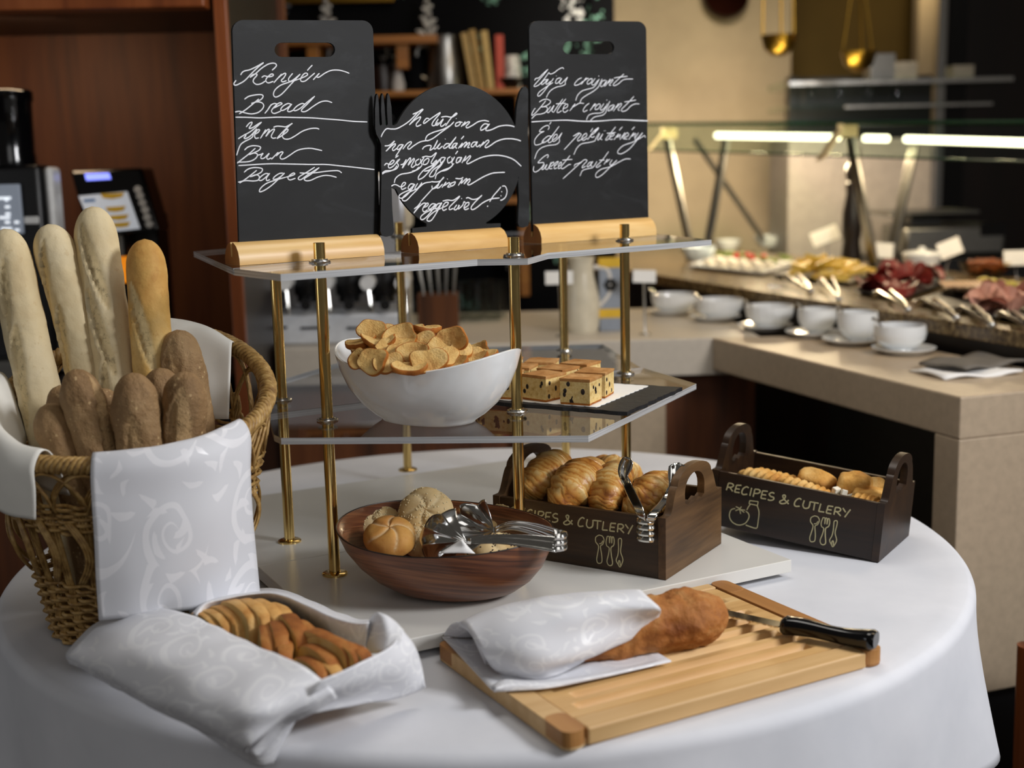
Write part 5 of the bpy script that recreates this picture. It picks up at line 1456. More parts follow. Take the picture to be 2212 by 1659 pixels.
# paper doily with a scalloped lace edge
DO = []; u0, u1, v0, v1 = .012, dl - .012, .052, LS - .01
for (a0, b0, a1, b1) in ((u0, v0, u1, v0), (u1, v0, u1, v1), (u1, v1, u0, v1), (u0, v1, u0, v0)):
    n_ = 44
    for k in range(n_):
        f = k / n_; q = .0022 * abs(sin(k * pi / 4)) - .001
        dx, dy = a1 - a0, b1 - b0; L_ = sqrt(dx * dx + dy * dy)
        DO.append((a0 + dx * f + dy / L_ * q, b0 + dy * f - dx / L_ * q))
b = MB(); b.prism([DO], Vector((o_.x, o_.y, T + Z1 + .0066)), d2, d1, Vector((0, 0, 1)), .0009)
tag(b.build('paper_doily', m_doily, smooth=0), 'white lace paper doily between the slate and the cake squares', 'doily')


def cake_mesh(seed):
    r = random.Random(seed); b = MB(); n = 7; s = .0465; h = .041

    def sh(z, f=1.0, amp=.0012):
        o_ = []
        for side in range(4):
            for k in range(n):
                t = k / n - .5
                x, y = [(t, -.5), (.5, t), (-t, .5), (-.5, -t)][side]
                nn = noise.noise(Vector((x * 7 + seed, y * 7, z * 150)))
                o_.append(Vector((x * s * f * (1 + amp * 12 * nn), y * s * f * (1 + amp * 12 * nn), z)))
        return o_
    zs_ = [0, .003, .006, .012, .018, .024, .030, .034]
    b.rings([sh(z, 1.0 if z > .002 else .98) for z in zs_], 0, False)
    nb = len(b.f)
    b.m = [2 if i < 4 * n else 0 for i in range(nb)]
    top = [sh(.034, 1.0), sh(.0365, 1.035), sh(.0385, 1.03)]
    for f in (.8, .5, .2, .02):
        rg = sh(.039, f)
        rg = [p + Vector((0, 0, .0018 * noise.noise(p * 60 + Vector((seed, 0, 0))) - (.001 if f < .6 else 0))) for p in rg]
        top.append(rg)
    b.rings(top, 1, False)
    b.f.append(tuple(range(4 * n))[::-1]); b.m.append(2)
    for side in range(4):
        for k in range(4):
            t, z = r.uniform(-.43, .43), r.uniform(.007, .031)
            x, y = [(t, -.497), (.497, t), (-t, .497), (-.497, -t)][side]
            q = r.uniform(.0016, .0034)
            b.ball((x * s, y * s, z), (q * (1 if side % 2 == 0 else .4), q * (.4 if side % 2 == 0 else 1), q * r.uniform(.9, 1.7)), None, 7, 5, 3)
    return b


cakes = [cake_mesh(i) for i in range(3)]
cake_pos = []
lab_c = {(0, 0): 'front right cake square with chocolate chips on the doily', (1, 0): 'chocolate chip cake square in the front row, second from the right', (2, 0): 'cake square in the front row behind the brass post',
         (3, 0): 'cake square at the left end of the front row by the bowl tip', (0, 1): 'rightmost chocolate chip cake square, beside the slate corner', (1, 1): 'cake square in the middle row behind the front right one',
         (2, 1): 'cake square in the middle row behind the second of the front', (3, 1): 'cake square at the left of the middle row', (1, 2): 'cake square at the right of the back row', (2, 2): 'cake square in the middle of the back row', (3, 2): 'cake square at the left of the back row'}
cp = []
for (i, j) in sorted(lab_c):
    u_ = .036 + j * .060 + [.0, .008, .002, -.003][i]; v_ = .088 + i * .0655 + [0, .006, -.003][j]
    k = (i + j) % 3
    if len(cp) <= k and k == len(cp):
        o = cakes[k].build('cake_square', [m_cakebody, m_caketop, m_ruskrim, m_choc], smooth=50); cp.append(o)
    else:
        o = cp[min(k, len(cp) - 1)].copy(); COL.objects.link(o)
    tag(o, lab_c[(i, j)], 'cake', 'cake squares on the slate')
    p = o_ + d2 * u_ + d1 * v_; p.z = T + Z1 + .0078
    o.location = p; o.rotation_euler = (0, 0, atan2(d2.y, d2.x) + [.05, -.22, .1, .0][i] + .09 * j)

# ---------------------------------------------------------------- walnut bowl with rolls
wc = V(-.058, -.292, Z0 + .0004)
wd = thing('wooden_bowl', 'oval walnut bowl of kaiser rolls on the white base board', 'bowl', wc)


def oval(f, z, tw=0):
    o_ = []
    for j in range(72):
        t = 2 * pi * j / 72
        x = .158 * f * cos(t); y = .124 * f * sin(t) * (1 - .10 * cos(t))
        zz_ = z * (.091 + .004 * sin(t) + .004 * cos(2 * t))
        a_ = -.50
        o_.append(wc + Vector((x * cos(a_) - y * sin(a_) + .012 * (1 - z) , x * sin(a_) + y * cos(a_), zz_)))
    return o_


b = MB()
ou = [(.02, .0), (.40, .0), (.46, .015), (.60, .10), (.74, .26), (.86, .47), (.95, .72), (1.0, 1.0)]
inn = [(.985, 1.01), (.972, 1.0), (.925, .74), (.84, .5), (.72, .3), (.58, .15), (.44, .08), (.02, .06)]
b.rings([oval(f, z) for f, z in ou + inn], cap=True)
b.build('bowl_body', m_walnut, wd, smooth=60)
b = MB(); b.tube(oval(.993, 1.008), .0010, 6, closed=True); b.build('dark_rim', m_darkwood, wd)


def bun_mesh(seed, R_=.044, H=.034, seeds=True):
    r = random.Random(seed); nu, nv = 60, 26
    off = r.uniform(0, 6.28); spin = r.choice((-1, 1)) * .75
    b = MB(); rows = []; att = []
    for i in range(nv + 1):
        ph = -pi / 2 + pi * i / nv; row = []
        for j in range(nu):
            a = 2 * pi * j / nu
            rho = cos(ph)
            up = max(0, sin(ph))
            aa = a + spin * rho - off
            k = round(aa / (2 * pi / 5)); da = aa - k * 2 * pi / 5
            lobe = cos(5 * aa) * -.5 + .5
            dist = abs(da) * max(rho, .12)
            g = exp(-(dist / .085) ** 2) * min(1, up * 3 + .0) if ph > -.1 else 0
            core = exp(-(rho / .16) ** 2) * (1 if ph > 0 else 0)
            f = 1 + .06 * lobe * rho * (1 if ph > -.3 else 0) - .11 * g - .08 * core
            x, y = R_ * rho * cos(a) * (1 + .035 * lobe - .03 * g), R_ * rho * sin(a) * (1 + .035 * lobe - .03 * g)
            z = H * (abs(sin(ph)) ** .8) * (1 if ph > 0 else -.62) * f
            row.append(Vector((x, y, z + .0012 * noise.noise(Vector((x * 60 + seed, y * 60, z * 60))))))
            att.append(min(1, .55 * g ** 3))
        rows.append(row)
    b.rings(rows, 0, False, att=att)
    s = None
    if seeds:
        s = MB()
        for _ in range(150):
            i = r.randrange(int(nv * .52), nv - 1); j = r.randrange(nu)
            p = rows[i][j].lerp(rows[i + 1][(j + 1) % nu], r.random())
            n_ = (rows[i][(j + 1) % nu] - rows[i][j]).cross(rows[i + 1][j] - rows[i][j]).normalized()
            if n_.z < 0: n_ = -n_
            x_, y_ = axes(n_); t_ = r.uniform(0, 6.28)
            dr = x_ * cos(t_) + y_ * sin(t_)
            M_ = Matrix((dr, n_.cross(dr), n_)).transposed()
            s.ball(p + n_ * .0003, (.0017, .0011, .0007), M_, 6, 4)
    return b, s


buns = [  # px, py, z of centre, yaw tilt towards camera, tilt left, scale, seeded, label
    (812, 1137, .092, .35, -.10, 1.05, True, 'sesame kaiser roll at the back left of the walnut bowl'),
    (842, 1163, .098, .45, .05, 1.02, False, 'golden plain kaiser roll at the front left of the walnut bowl'),
    (921, 1112, .112, .95, .0, 1.12, True, 'large sesame kaiser roll standing tilted at the top of the heap'),
    (912, 1172, .082, .3, .1, .9, True, 'sesame roll half hidden under the front tong scoop'),
    (1084, 1135, .085, .5, .2, .95, True, 'sesame roll at the back right of the walnut bowl behind the tongs'),
    (1066, 1190, .080, .15, .0, 1.1, False, 'flat roll with dark seeds at the front right of the walnut bowl'),
    (1000, 1150, .062, .3, .0, .95, False, 'roll below the tong scoops in the middle of the bowl')]
for i, (px, py, z, tc_, tl, s, sd, lab_) in enumerate(buns):
    p = at(px, py, z)
    rt = thing('kaiser_roll', lab_, 'bread roll', p, 'kaiser rolls in the walnut bowl')
    bb_, ss_ = bun_mesh(20 + i, .0355 * s, (.0245 if i != 5 else .020) * s, sd or i == 5)
    Rr = Euler((tc_, tl, .9 * i)).to_matrix() if False else Matrix.Rotation(tc_, 3, 'X') @ Matrix.Rotation(tl, 3, 'Y') @ Matrix.Rotation(.9 * i, 3, 'Z')
    bb_.v = [p + Rr @ v for v in bb_.v]
    bb_.build('crust', m_bun if sd else (m_bungold if i == 1 else m_bun), rt, smooth=180)
    if ss_:
        if i == 5: ss_.v = [v for v in ss_.v]
        ss_.v = [p + Rr @ v for v in ss_.v]
        o = ss_.build('sesame_seeds' if i != 5 else 'dark_seeds', m_seed if i != 5 else m_darkseed, rt, smooth=180); o['kind'] = 'stuff'

# shell-headed tongs in the bowl
m_tong = metal_mat('polished_tong_steel', C('#c9c8c4'), .12, .05)
tg = thing('pastry_tongs', 'steel pastry tongs with scallop shell heads lying across the walnut bowl', 'tongs', at(1200, 1168, .125))


def shell(name, root, tip, side, nn, par):
    """scallop dish: fan from the root, hollow towards nn"""
    ax = (tip - root); L_ = ax.length; ax.normalize()
    nn = (nn - ax * nn.dot(ax)).normalized(); sd_ = nn.cross(ax).normalized()
    P = []; nu, nv = 91, 14
    for i in range(nv + 1):
        v = i / nv; row = []
        for j in range(nu):
            a = (j / (nu - 1) * 2 - 1) * 1.18
            rr_ = L_ * v ** .9 * (1 + .13 * v * v * (abs(cos(a * 5.33)) - .6)) * (1 - .06 * a * a)
            x, y = rr_ * cos(a), rr_ * sin(a) * .66
            r2_ = ((x / L_ - .48) / .52) ** 2 + (y / (.56 * L_)) ** 2
            z = .22 * L_ * (min(r2_, 1.35) - 1) + .075 * L_ * v * (abs(cos(a * 5.33)) - .5)
            row.append(root + ax * x + sd_ * y + nn * z)
        P.append(row)
    b = MB(); b.grid(P); return b.build(name, m_tong, par, smooth=180, solid=.0009)


up = Vector((0, 0, 1))
pv = at(1203, 1166, .128)
r1 = at(1010, 1170, .122)
r2 = at(1066, 1146, .122)
shell('shell_scoop', r1, at(908, 1158, .122), up, Vector((.1, 1, -.35)), tg)
shell('shell_scoop', r2, at(974, 1122, .132), up, Vector((.0, -1, .45)), tg)
for k, (r_, bend) in enumerate(((r1, Vector((0, -.004, .006))), (r2, Vector((0, .006, .008))))):
    b = MB()
    e = pv + Vector((.0, -.010 + .016 * k, -.004 + .006 * k))
    Q = crom([r_, r_.lerp(e, .3) + bend, r_.lerp(e, .65) + bend * .8, e], 6)
    rows = []
    for i, q in enumerate(Q):
        f = i / (len(Q) - 1); w_ = .0042 + .006 * f
        t_ = (Q[min(i + 1, len(Q) - 1)] - Q[max(i - 1, 0)]).normalized()
        s_ = Vector((0, .55, .83)); s_ = (s_ - t_ * s_.dot(t_)).normalized()
        rows.append([q + s_ * (w_ * u) + t_.cross(s_) * (.0008 * cos(u * pi * 2) * min(1, f * 2)) for u in [x / 6 - 1 for x in range(13)]])
    b.grid(rows); b.build('arm', m_tong, tg, smooth=180, solid=.0014)
b = MB()
for k in range(3):
    z_ = -.009 + .0085 * k
    c = pv + Vector((.004, -.003 - z_ * .3, z_))
    b.tube([c + Vector((.010 * cos(a) - .004, .010 * sin(a), .0)) for a in [-pi * .6 + 1.2 * pi * i / 12 for i in range(13)]], .0044, 8)
b.build('spring_end', m_tong, tg)
# small folded white paper in the bowl
A_, B_, C_ = at(947, 1196, .112), at(996, 1166, .128), at(1027, 1196, .112)
D_ = at(1000, 1185, .10) + Vector((0, .03, 0))
b = MB(); P = netsmooth([[A_, A_.lerp(C_, .5) + Vector((0, -.004, .002)), C_], [A_.lerp(B_, .55), B_.lerp(C_, .45) + Vector((-.004, -.006, 0)), C_.lerp(B_, .5)], [B_ + Vector((-.001, 0, 0)), B_, B_ + Vector((.002, .001, 0))], [A_.lerp(B_, .55) + Vector((0, .012, 0)), D_, C_.lerp(B_, .5) + Vector((0, .012, 0))]], 4)
b.grid(P); tag(b.build('paper_note', m_paper, solid=.0006, smooth=180), 'small folded white paper tucked under the front tong scoop', 'paper')

# ---------------------------------------------------------------- lettered crates
CT = [[(150, 150), (120, 245)], [(150, 150), (195, 156), (217, 182), (190, 205), (140, 205)], [(168, 205), (205, 262)],
      [(325, 180), (260, 178)], [(260, 178), (232, 270)], [(232, 270), (300, 280)], [(248, 225), (302, 233)], [(425, 215), (395, 200), (350, 225), (330, 275), (350, 305), (405, 300)], [(465, 215), (440, 322)],
      [(510, 232), (485, 335)], [(510, 232), (560, 238), (582, 262), (555, 288), (500, 290)], [(685, 262), (615, 255)], [(615, 255), (590, 355)], [(590, 355), (660, 365)], [(602, 305), (662, 313)],
      [(775, 290), (740, 278), (705, 300), (725, 330), (765, 345), (760, 375), (720, 385), (685, 375)], [(970, 435), (910, 370), (890, 325), (910, 312), (928, 330), (905, 370), (855, 395), (850, 415), (880, 430), (930, 420), (970, 380)],
      [(1145, 375), (1115, 358), (1070, 385), (1048, 435), (1065, 465), (1120, 465)], [(1185, 385), (1165, 450), (1185, 490), (1225, 492), (1250, 470), (1265, 400)], [(1270, 405), (1380, 425)], [(1328, 415), (1310, 520)],
      [(1410, 430), (1380, 535)], [(1380, 535), (1455, 545)], [(1580, 470), (1510, 460)], [(1510, 460), (1482, 555)], [(1482, 555), (1552, 568)], [(1495, 508), (1557, 518)], [(1610, 480), (1588, 580)],
      [(1610, 480), (1660, 486), (1682, 512), (1655, 538), (1600, 535)], [(1628, 540), (1680, 597)], [(1710, 490), (1748, 548)], [(1815, 510), (1775, 560), (1735, 615)]]
CI = [[(240, 495), (190, 510), (165, 560), (165, 620), (200, 680), (260, 715), (320, 720), (380, 695), (420, 640), (430, 590), (410, 550), (385, 535)], [(250, 470), (300, 500), (245, 525)], [(325, 470), (308, 505), (375, 520)], [(300, 500), (330, 525), (365, 550)], [(300, 505), (308, 535), (315, 570)],
      [(400, 515), (420, 475), (447, 440)], [(430, 430), (440, 388)], [(440, 388), (555, 402)], [(555, 402), (545, 455)], [(545, 455), (430, 430)], [(540, 455), (562, 520), (565, 580), (555, 660), (540, 755), (500, 762), (440, 742), (385, 722)],
      [(1325, 595), (1278, 620), (1270, 675), (1300, 722), (1300, 760), (1275, 840), (1258, 900), (1268, 942), (1300, 950), (1328, 930), (1335, 850), (1330, 740), (1365, 715), (1390, 660), (1370, 612), (1325, 595)], [(1318, 705), (1350, 700), (1372, 670)],
      [(1440, 620), (1415, 690), (1420, 740), (1450, 770), (1430, 850), (1400, 930), (1415, 980), (1450, 990), (1475, 960), (1470, 860), (1475, 770), (1515, 740), (1530, 690), (1527, 640), (1508, 640), (1492, 712), (1497, 640), (1478, 630), (1462, 708), (1466, 630), (1440, 620)],
      [(1610, 660), (1590, 680), (1580, 790), (1560, 870), (1530, 930), (1555, 990), (1575, 1018), (1610, 970), (1625, 920), (1605, 830), (1625, 740), (1635, 690), (1630, 665), (1610, 660)], [(1552, 990), (1565, 942), (1580, 945), (1580, 1000)]]


def end_profile(W, H, HA):
    o_ = [(0, 0), (W, 0), (W, H), (W * .93, H)]
    for k in range(1, 8):
        t = k / 8
        o_.append((W * (.93 - .13 * t), H + (HA - H) * .62 * (t * t * (3 - 2 * t))))
    for k in range(0, 13):
        a = pi * k / 12
        o_.append((W * (.5 + .30 * cos(a)), H + (HA - H) * (.62 + .38 * sin(a))))
    for k in range(1, 8):
        t = 1 - k / 8
        o_.append((W * (.07 + .13 * t), H + (HA - H) * .62 * (t * t * (3 - 2 * t))))
    o_ += [(W * .07, H), (0, H)]
    hole = []
    for k in range(13):
        a = pi * k / 12
        hole.append((W * (.5 + .175 * cos(a)), H + (HA - H) * (.36 + .42 * sin(a))))
    for x, y in ((.33, .10), (.38, .04), (.44, .10), (.5, .03), (.56, .10), (.62, .04), (.67, .10)):
        hole.append((W * x, H + (HA - H) * y))
    return o_, hole


def crate(label, o, d, e, L, W, H, HA, mats, S=None):
    """o: front right lower corner; d along the front to the left; e to the back"""
    d = d.normalized(); e = e.normalized(); u = d.cross(e).normalized()
    if u.z < 0: u = -u
    e = (e - d * e.dot(d)).normalized(); th = .0115; ts = .008
    c = thing('bread_crate', label, 'crate', o + d * L / 2 + e * W / 2, 'lettered wooden crates')
    out_, hole = end_profile(W, H, HA)
    for s in (0, L - th):
        b = MB(); b.prism([out_, hole], o + d * s, e, u, d, th); b.build('end_panel', mats[1], c, smooth=35)
    sp = None
    for k, w_ in enumerate((0.0015, W - ts - .0015)):
        q = o + d * th + e * w_
        b = MB(); b.hexa([q, q + d * (L - 2 * th), q + d * (L - 2 * th) + e * ts, q + e * ts] + [x + u * (H * .985) for x in (q, q + d * (L - 2 * th), q + d * (L - 2 * th) + e * ts, q + e * ts)])
        sd_ = b.build('side_panel', mats[0], c, smooth=0, bevel=.0008)
        if k == 0: sp = sd_
    q = o + d * th + e * (ts + .0015) + u * .002
    b = MB(); a1, a2 = d * (L - 2 * th), e * (W - 2 * ts - .003)
    b.hexa([q, q + a1, q + a1 + a2, q + a2] + [x + u * .007 for x in (q, q + a1, q + a1 + a2, q + a2)]); b.build('bottom_panel', mats[0], c, smooth=0)
    f0 = o + e * .0012
    return c, sp, f0, d, e, u


def print_on(sp, f0, d, u, n, pts, name, rad):
    b = MB()
    for s in pts:
        q = crom([(x, y, 0) for x, y in s], 5 if len(s) > 2 else 2)
        i0 = len(b.v)
        b.tube([f0 + d * v.x + u * v.y for v in q], rad, 6)
        for i in range(i0, len(b.v)):
            dd = (b.v[i] - f0).dot(n); b.v[i] = b.v[i] - n * dd * .75
    b.build(name, m_print, sp)


c2o = V(.5956, -.1489, .0012)
c2d = Vector((.362 - .5956, .010 + .1489, .0235)); c2e = Vector((.687 - .596, -.014 + .149, .0))
cr2 = crate('dark lettered crate of puff pastries and twists, standing on the tablecloth at the right', c2o, c2d, c2e, .2835, .1636, .0931, .1541, (m_crate2, m_crate2))
c1o = V(.2505, -.2825, Z0 + .0005); aa = 2.558
cr1 = crate('brown lettered crate of croissants on the white base board', c1o, Vector((cos(aa), sin(aa), 0)), Vector((sin(aa), -cos(aa), 0)), .288, .2, .0899, .149, (m_crate, m_crate_lit))
# the print, read from one crate and set on both
_, sp2, f2, d_2, e_2, u_2 = cr2
def to_sh(S):
    o_ = []
    for s in S:
        l = []
        for x, y in s:
            w_ = onplane(1550 + x * 350 / 2212, 1020 + y * 350 / 2212, f2, e_2) - f2
            l.append((w_.dot(d_2), w_.dot(u_2)))
        o_.append(l)
    return o_
SH_T, SH_I = to_sh(CT), to_sh(CI)
print_on(sp2, f2, d_2, u_2, e_2, SH_T, 'lettering', .00125)
print_on(sp2, f2, d_2, u_2, e_2, SH_I, 'icons', .0009)
_, sp1, f1, d_1, e_1, u_1 = cr1
print_on(sp1, f1, d_1, u_1, e_1, SH_T, 'lettering', .00125)
print_on(sp1, f1, d_1, u_1, e_1, SH_I, 'icons', .0009)


# ---------------------------------------------------------------- croissants
def croissant(P, R_, seed):
    """crescent along the curve P, tapering, with rolled ridges"""
    Q = crom(P, 14); n = len(Q); m = 28; rows = []; uv = []
    r = random.Random(seed)
    for i, q in enumerate(Q):
        t = i / (n - 1); s = t * 2 - 1
        t_ = (Q[min(i + 1, n - 1)] - Q[max(i - 1, 0)]).normalized()
        x, y = axes(t_)
        base = R_ * (1 - abs(s) ** 2.3) ** .55 if abs(s) < 1 else 0
        step = 3.6 * s
        fr = abs(step) % 1.0
        ridge = 1 + .20 * (1 - fr) - .09
        row = []
        for j in range(m):
            a = 2 * pi * j / m
            rr_ = max(base * ridge * (1 + .05 * noise.noise(Vector((cos(a) * 2, sin(a) * 2, t * 9 + seed)))), .0008)
            row.append(q + (x * cos(a) + y * sin(a) * .88) * rr_)
            uv.append((j / m, t))
        rows.append(row)
    b = MB(); b.rings(rows, 0, True, uv=uv); return b


zc = Z0
crs = [([(1222, 992, .150), (1195, 1010, .145), (1160, 1043, .130), (1128, 1080, .105)], .031, 'croissant at the left end of the brown crate, pointing down left'),
       ([(1295, 1015, .130), (1262, 1030, .140), (1228, 1062, .128), (1195, 1110, .095)], .034, 'large croissant in the middle of the brown crate, left of its neighbour'),
       ([(1345, 1010, .120), (1325, 1035, .135), (1308, 1070, .124), (1290, 1122, .092)], .029, 'croissant standing steeply in the middle of the brown crate'),
       ([(1380, 1030, .100), (1345, 1018, .128), (1300, 1012, .128), (1250, 1025, .10)], .024, 'croissant lying behind the middle pair in the brown crate'),
       ([(1455, 1048, .105), (1425, 1058, .128), (1390, 1085, .118), (1352, 1128, .085)], .032, 'croissant at the right end of the brown crate between the tong arms')]
for i, (pts, R_, lab_) in enumerate(crs):
    b = croissant([at(*p) for p in pts], R_, i * 3 + 1)
    o = b.build('croissant', m_croiss, smooth=180); tag(o, lab_, 'croissant', 'croissants in the brown crate')

# tongs standing in the croissant crate
tg2 = thing('serving_tongs', 'steel tongs standing in the croissant crate with their end over the front', 'tongs', at(1396, 1140, .10))
fr_pl = f1 - e_1 * .007
bt = onplane(1396, 1140, fr_pl, e_1)
tops = [(at(1384, 1108, Z0 + .098), onplane(1356, 1050, f1 + e_1 * .03, e_1), onplane(1352, 1020, f1 + e_1 * .045, e_1), onplane(1362, 990, f1 + e_1 * .05, e_1)),
        (at(1410, 1112, Z0 + .098), onplane(1440, 1075, f1 + e_1 * .05, e_1), onplane(1462, 1042, f1 + e_1 * .07, e_1), onplane(1462, 1000, f1 + e_1 * .08, e_1))]
for k, tp in enumerate(tops):
    Q = crom([bt + d_1 * (.006 - .012 * k) + Vector((0, 0, .004))] + list(tp), 6); rows = []
    for i, q in enumerate(Q):
        f = i / (len(Q) - 1); t_ = (Q[min(i + 1, len(Q) - 1)] - Q[max(i - 1, 0)]).normalized()
        s_ = (d_1 + e_1 * (.35 if k == 0 else -.35)); s_ = (s_ - t_ * s_.dot(t_)).normalized()
        w_ = .0065 if f < .62 else .0065 + .007 * sin(min(1, (f - .62) / .38) * pi * .85)
        if f > .97: w_ = .003
        rows.append([q + s_ * w_ * u + t_.cross(s_) * (.004 * (u * u) * (f > .55)) for u in (-1, -.6, -.2, .2, .6, 1)])
    b = MB(); b.grid(rows); b.build('arm', m_tong, tg2, smooth=180, solid=.0014)
b = MB()
for k in range(4):
    c = bt + u_1 * (.010 - .0085 * k) - e_1 * .001
    b.tube([c + d_1 * (.0105 * cos(a)) - e_1 * (.006 * sin(a)) for a in [pi * i / 12 for i in range(13)]], .0043, 8)
b.build('spring_end', m_tong, tg2)


# ---------------------------------------------------------------- puff pastries in the dark crate
def inbox(px, py, back, up_=0):
    p = onplane(px, py, f2 + e_2 * back, e_2); return p


def twist(P, R_, seed, turns=7):
    Q = crom(P, 16); n = len(Q); rows = []; m = 18
    for i, q in enumerate(Q):
        t = i / (n - 1); t_ = (Q[min(i + 1, n - 1)] - Q[max(i - 1, 0)]).normalized(); x, y = axes(t_)
        base = R_ * min(1, (1 - abs(2 * t - 1) ** 6) + .02)
        row = []
        for j in range(m):
            a = 2 * pi * j / m
            rr_ = base * (1 + .24 * cos(2 * (a + turns * pi * t)) + .05 * noise.noise(Vector((a, t * 12, seed))))
            row.append(q + (x * cos(a) + y * sin(a) * .85) * rr_)
        rows.append(row)
    b = MB(); b.rings(rows, 0, True); return b


def pillow(c, sx, sy, sz, R, seed):
    b = MB(); rows = []
    for i in range(17):
        ph = -pi / 2 + pi * i / 16; row = []
        for j in range(32):
            a = 2 * pi * j / 32
            sg = lambda v, e_: math.copysign(abs(v) ** e_, v)
            p = Vector((sx * sg(cos(ph), .5) * sg(cos(a), .38), sy * sg(cos(ph), .5) * sg(sin(a), .38), sz * sg(sin(ph), .6)))
            p *= 1 + .16 * noise.noise(p * 60 + Vector((seed, seed, 0)))
            p.z += .35 * sz * noise.noise(p * 30 + Vector((0, seed, 3)))
            row.append(c + R @ p)
        rows.append(row)
    b.rings(rows, 0, False); return b


tw = [([(1592, 1024, .05), (1640, 1030, .05), (1680, 1042, .05), (1722, 1060, .05)], .0135, 'long twisted pastry at the left of the dark crate'),
      ([(1680, 1040, .035), (1725, 1052, .035), (1765, 1066, .035), (1802, 1080, .035)], .0135, 'twisted pastry in the middle of the dark crate along the front side'),
      ([(1620, 1020, .085), (1660, 1030, .085), (1700, 1040, .085), (1750, 1056, .085)], .013, 'twisted pastry behind the long one in the dark crate'),
      ([(1835, 1084, .03), (1860, 1082, .03), (1885, 1086, .03), (1902, 1094, .03)], .012, 'short twisted pastry at the right front corner of the dark crate')]
for i, (pts, R_, lab_) in enumerate(tw):
    o = twist([inbox(*p) for p in pts], R_, i, 9 if i < 3 else 6).build('pastry_twist', m_puff, smooth=180); tag(o, lab_, 'pastry', 'pastry twists in the dark crate')
pw = [(1764, 1040, .085, .030, .017, .016, (.5, .25, -.7), 'pale puff pastry pillow left of centre in the dark crate'), (1846, 1050, .075, .027, .022, .020, (.2, -.1, -.4), 'square puff pastry standing on top of the heap in the dark crate'),
      (1883, 1050, .11, .018, .014, .014, (0, .2, .3), 'small puff pastry half hidden behind the square one'), (1882, 1076, .06, .03, .02, .016, (.2, .1, -.5), 'golden puff pastry at the right end of the dark crate')]
for i, (px, py, bk_, sx, sy, sz, ro, lab_) in enumerate(pw):
    o = pillow(inbox(px, py, bk_), sx, sy, sz, Euler(ro).to_matrix(), i * 5.3).build('puff_pastry', m_puff, smooth=180); tag(o, lab_, 'pastry', 'puff pastries in the dark crate')
for i, (px, py, lab_) in enumerate([(1806, 1060, 'white cream cube on the pastry twist, left of the three'), (1823, 1065, 'white cream cube on the pastry twist, middle of the three'), (1838, 1075, 'white cream cube on the pastry twist, right of the three')]):
    b = MB(); b.box(inbox(px, py, .045), (.012, .009, .011), Euler((.3, .2 * i, .5 + i)).to_matrix()); tag(b.build('cream_cube', m_cream, smooth=0, bevel=.0015), lab_, 'cream', 'cream cubes in the dark crate')
# ================================================================ wicker basket with baguettes
m_wicker = NT('willow_wicker'); _c = m_wicker.coord('Object')
_n = m_wicker.noise(_c, 90, 4, .6)
m_wicker = m_wicker.done(m_wicker.ramp(_n, [(.3, C('#7d5a2c')), (.5, C('#a8844a')), (.72, C('#c6a468'))]), .5, 0, m_wicker.bump(_n, .2, .001))
BC = (-.478, -.300)
bsk = thing('wicker_basket', 'tall round wicker basket of baguettes at the left of the table', 'basket', V(BC[0], BC[1], 0))


def rimz(a):
    s = sin(a)
    return .302 + .060 * s + .020 * s * s


def brad(z):
    pts = [(0, .118), (.05, .127), (.10, .138), (.15, .150), (.20, .163), (.26, .178), (.32, .186), (.40, .190)]
    for (z0, r0), (z1, r1) in zip(pts[:-1], pts[1:]):
        if z <= z1:
            return r0 + (r1 - r0) * (z - z0) / (z1 - z0)
    return pts[-1][1]


def bp(a, z, dr=0):
    r = brad(z) + dr
    return V(BC[0] + r * cos(a), BC[1] + r * sin(a), z)


NS = 22
b = MB()                        # paired stakes
for k in range(NS):
    for s in (-.028, .0, .028):
        a = 2 * pi * k / NS + s
        sw = lambda z: .10 * sin((z - .095) / .07 * pi) * (1 if .095 < z < .165 else 0) * (1 if k % 2 else -1) * .0
        top = rimz(a) - .012
        zs_ = [.004 + (top - .055 - .004) * i / 14 for i in range(15)]
        b.tube([bp(a + sw(z), z, .0026 * (1 if i % 2 else -1) * (0 if .10 < z < .17 else 1)) for i, z in enumerate(zs_)], .0023, 6)
b.build('stakes', m_wicker, bsk, smooth=180)
b = MB()                        # woven bands
zl = [.006 + .0062 * i for i in range(15)]
zm = [.174 + .0062 * i for i in range(10)]
for i, z in enumerate(zl + zm):
    P = []
    n_ = NS * 6
    for j in range(n_):
        a = 2 * pi * j / n_
        zz_ = z if z < .17 else z + (rimz(a) - .302) * .6 * ((z - .16) / .07)
        P.append(bp(a, zz_, .0052 * cos(NS * a / 1.0 * .5 * 2 + (pi if i % 2 else 0))))
    b.tube(P, .0025, 6, closed=True)
b.build('woven_bands', m_wicker, bsk, smooth=180)
b = MB()                        # open arches under the rim
for k in range(NS):
    for s in range(3):
        a0 = 2 * pi * k / NS + s * .03; a1 = a0 + 2.1 * 2 * pi / NS
        P = []
        for i in range(13):
            t = i / 12; a = a0 + (a1 - a0) * t
            zb = .222 + (rimz(a) - .302) * .6
            P.append(bp(a, zb + (rimz(a) - .012 - zb) * sin(pi * t) ** .7, .004 * (s - 1)))
        b.tube(P, .0022, 6)
b.build('arched_border', m_wicker, bsk, smooth=180)
b = MB()                        # loose loops on the outer side
for k in range(NS):
    for s in range(3):
        a0 = 2 * pi * (k + .5) / NS + s * .025
        b.tube([bp(a0 + .16 * sin(pi * t), .10 + .085 * t, .004 + .012 * sin(pi * t)) for t in [i / 10 for i in range(11)]], .0022, 6)
b.build('side_loops', m_wicker, bsk, smooth=180)
b = MB()                        # plaited rim
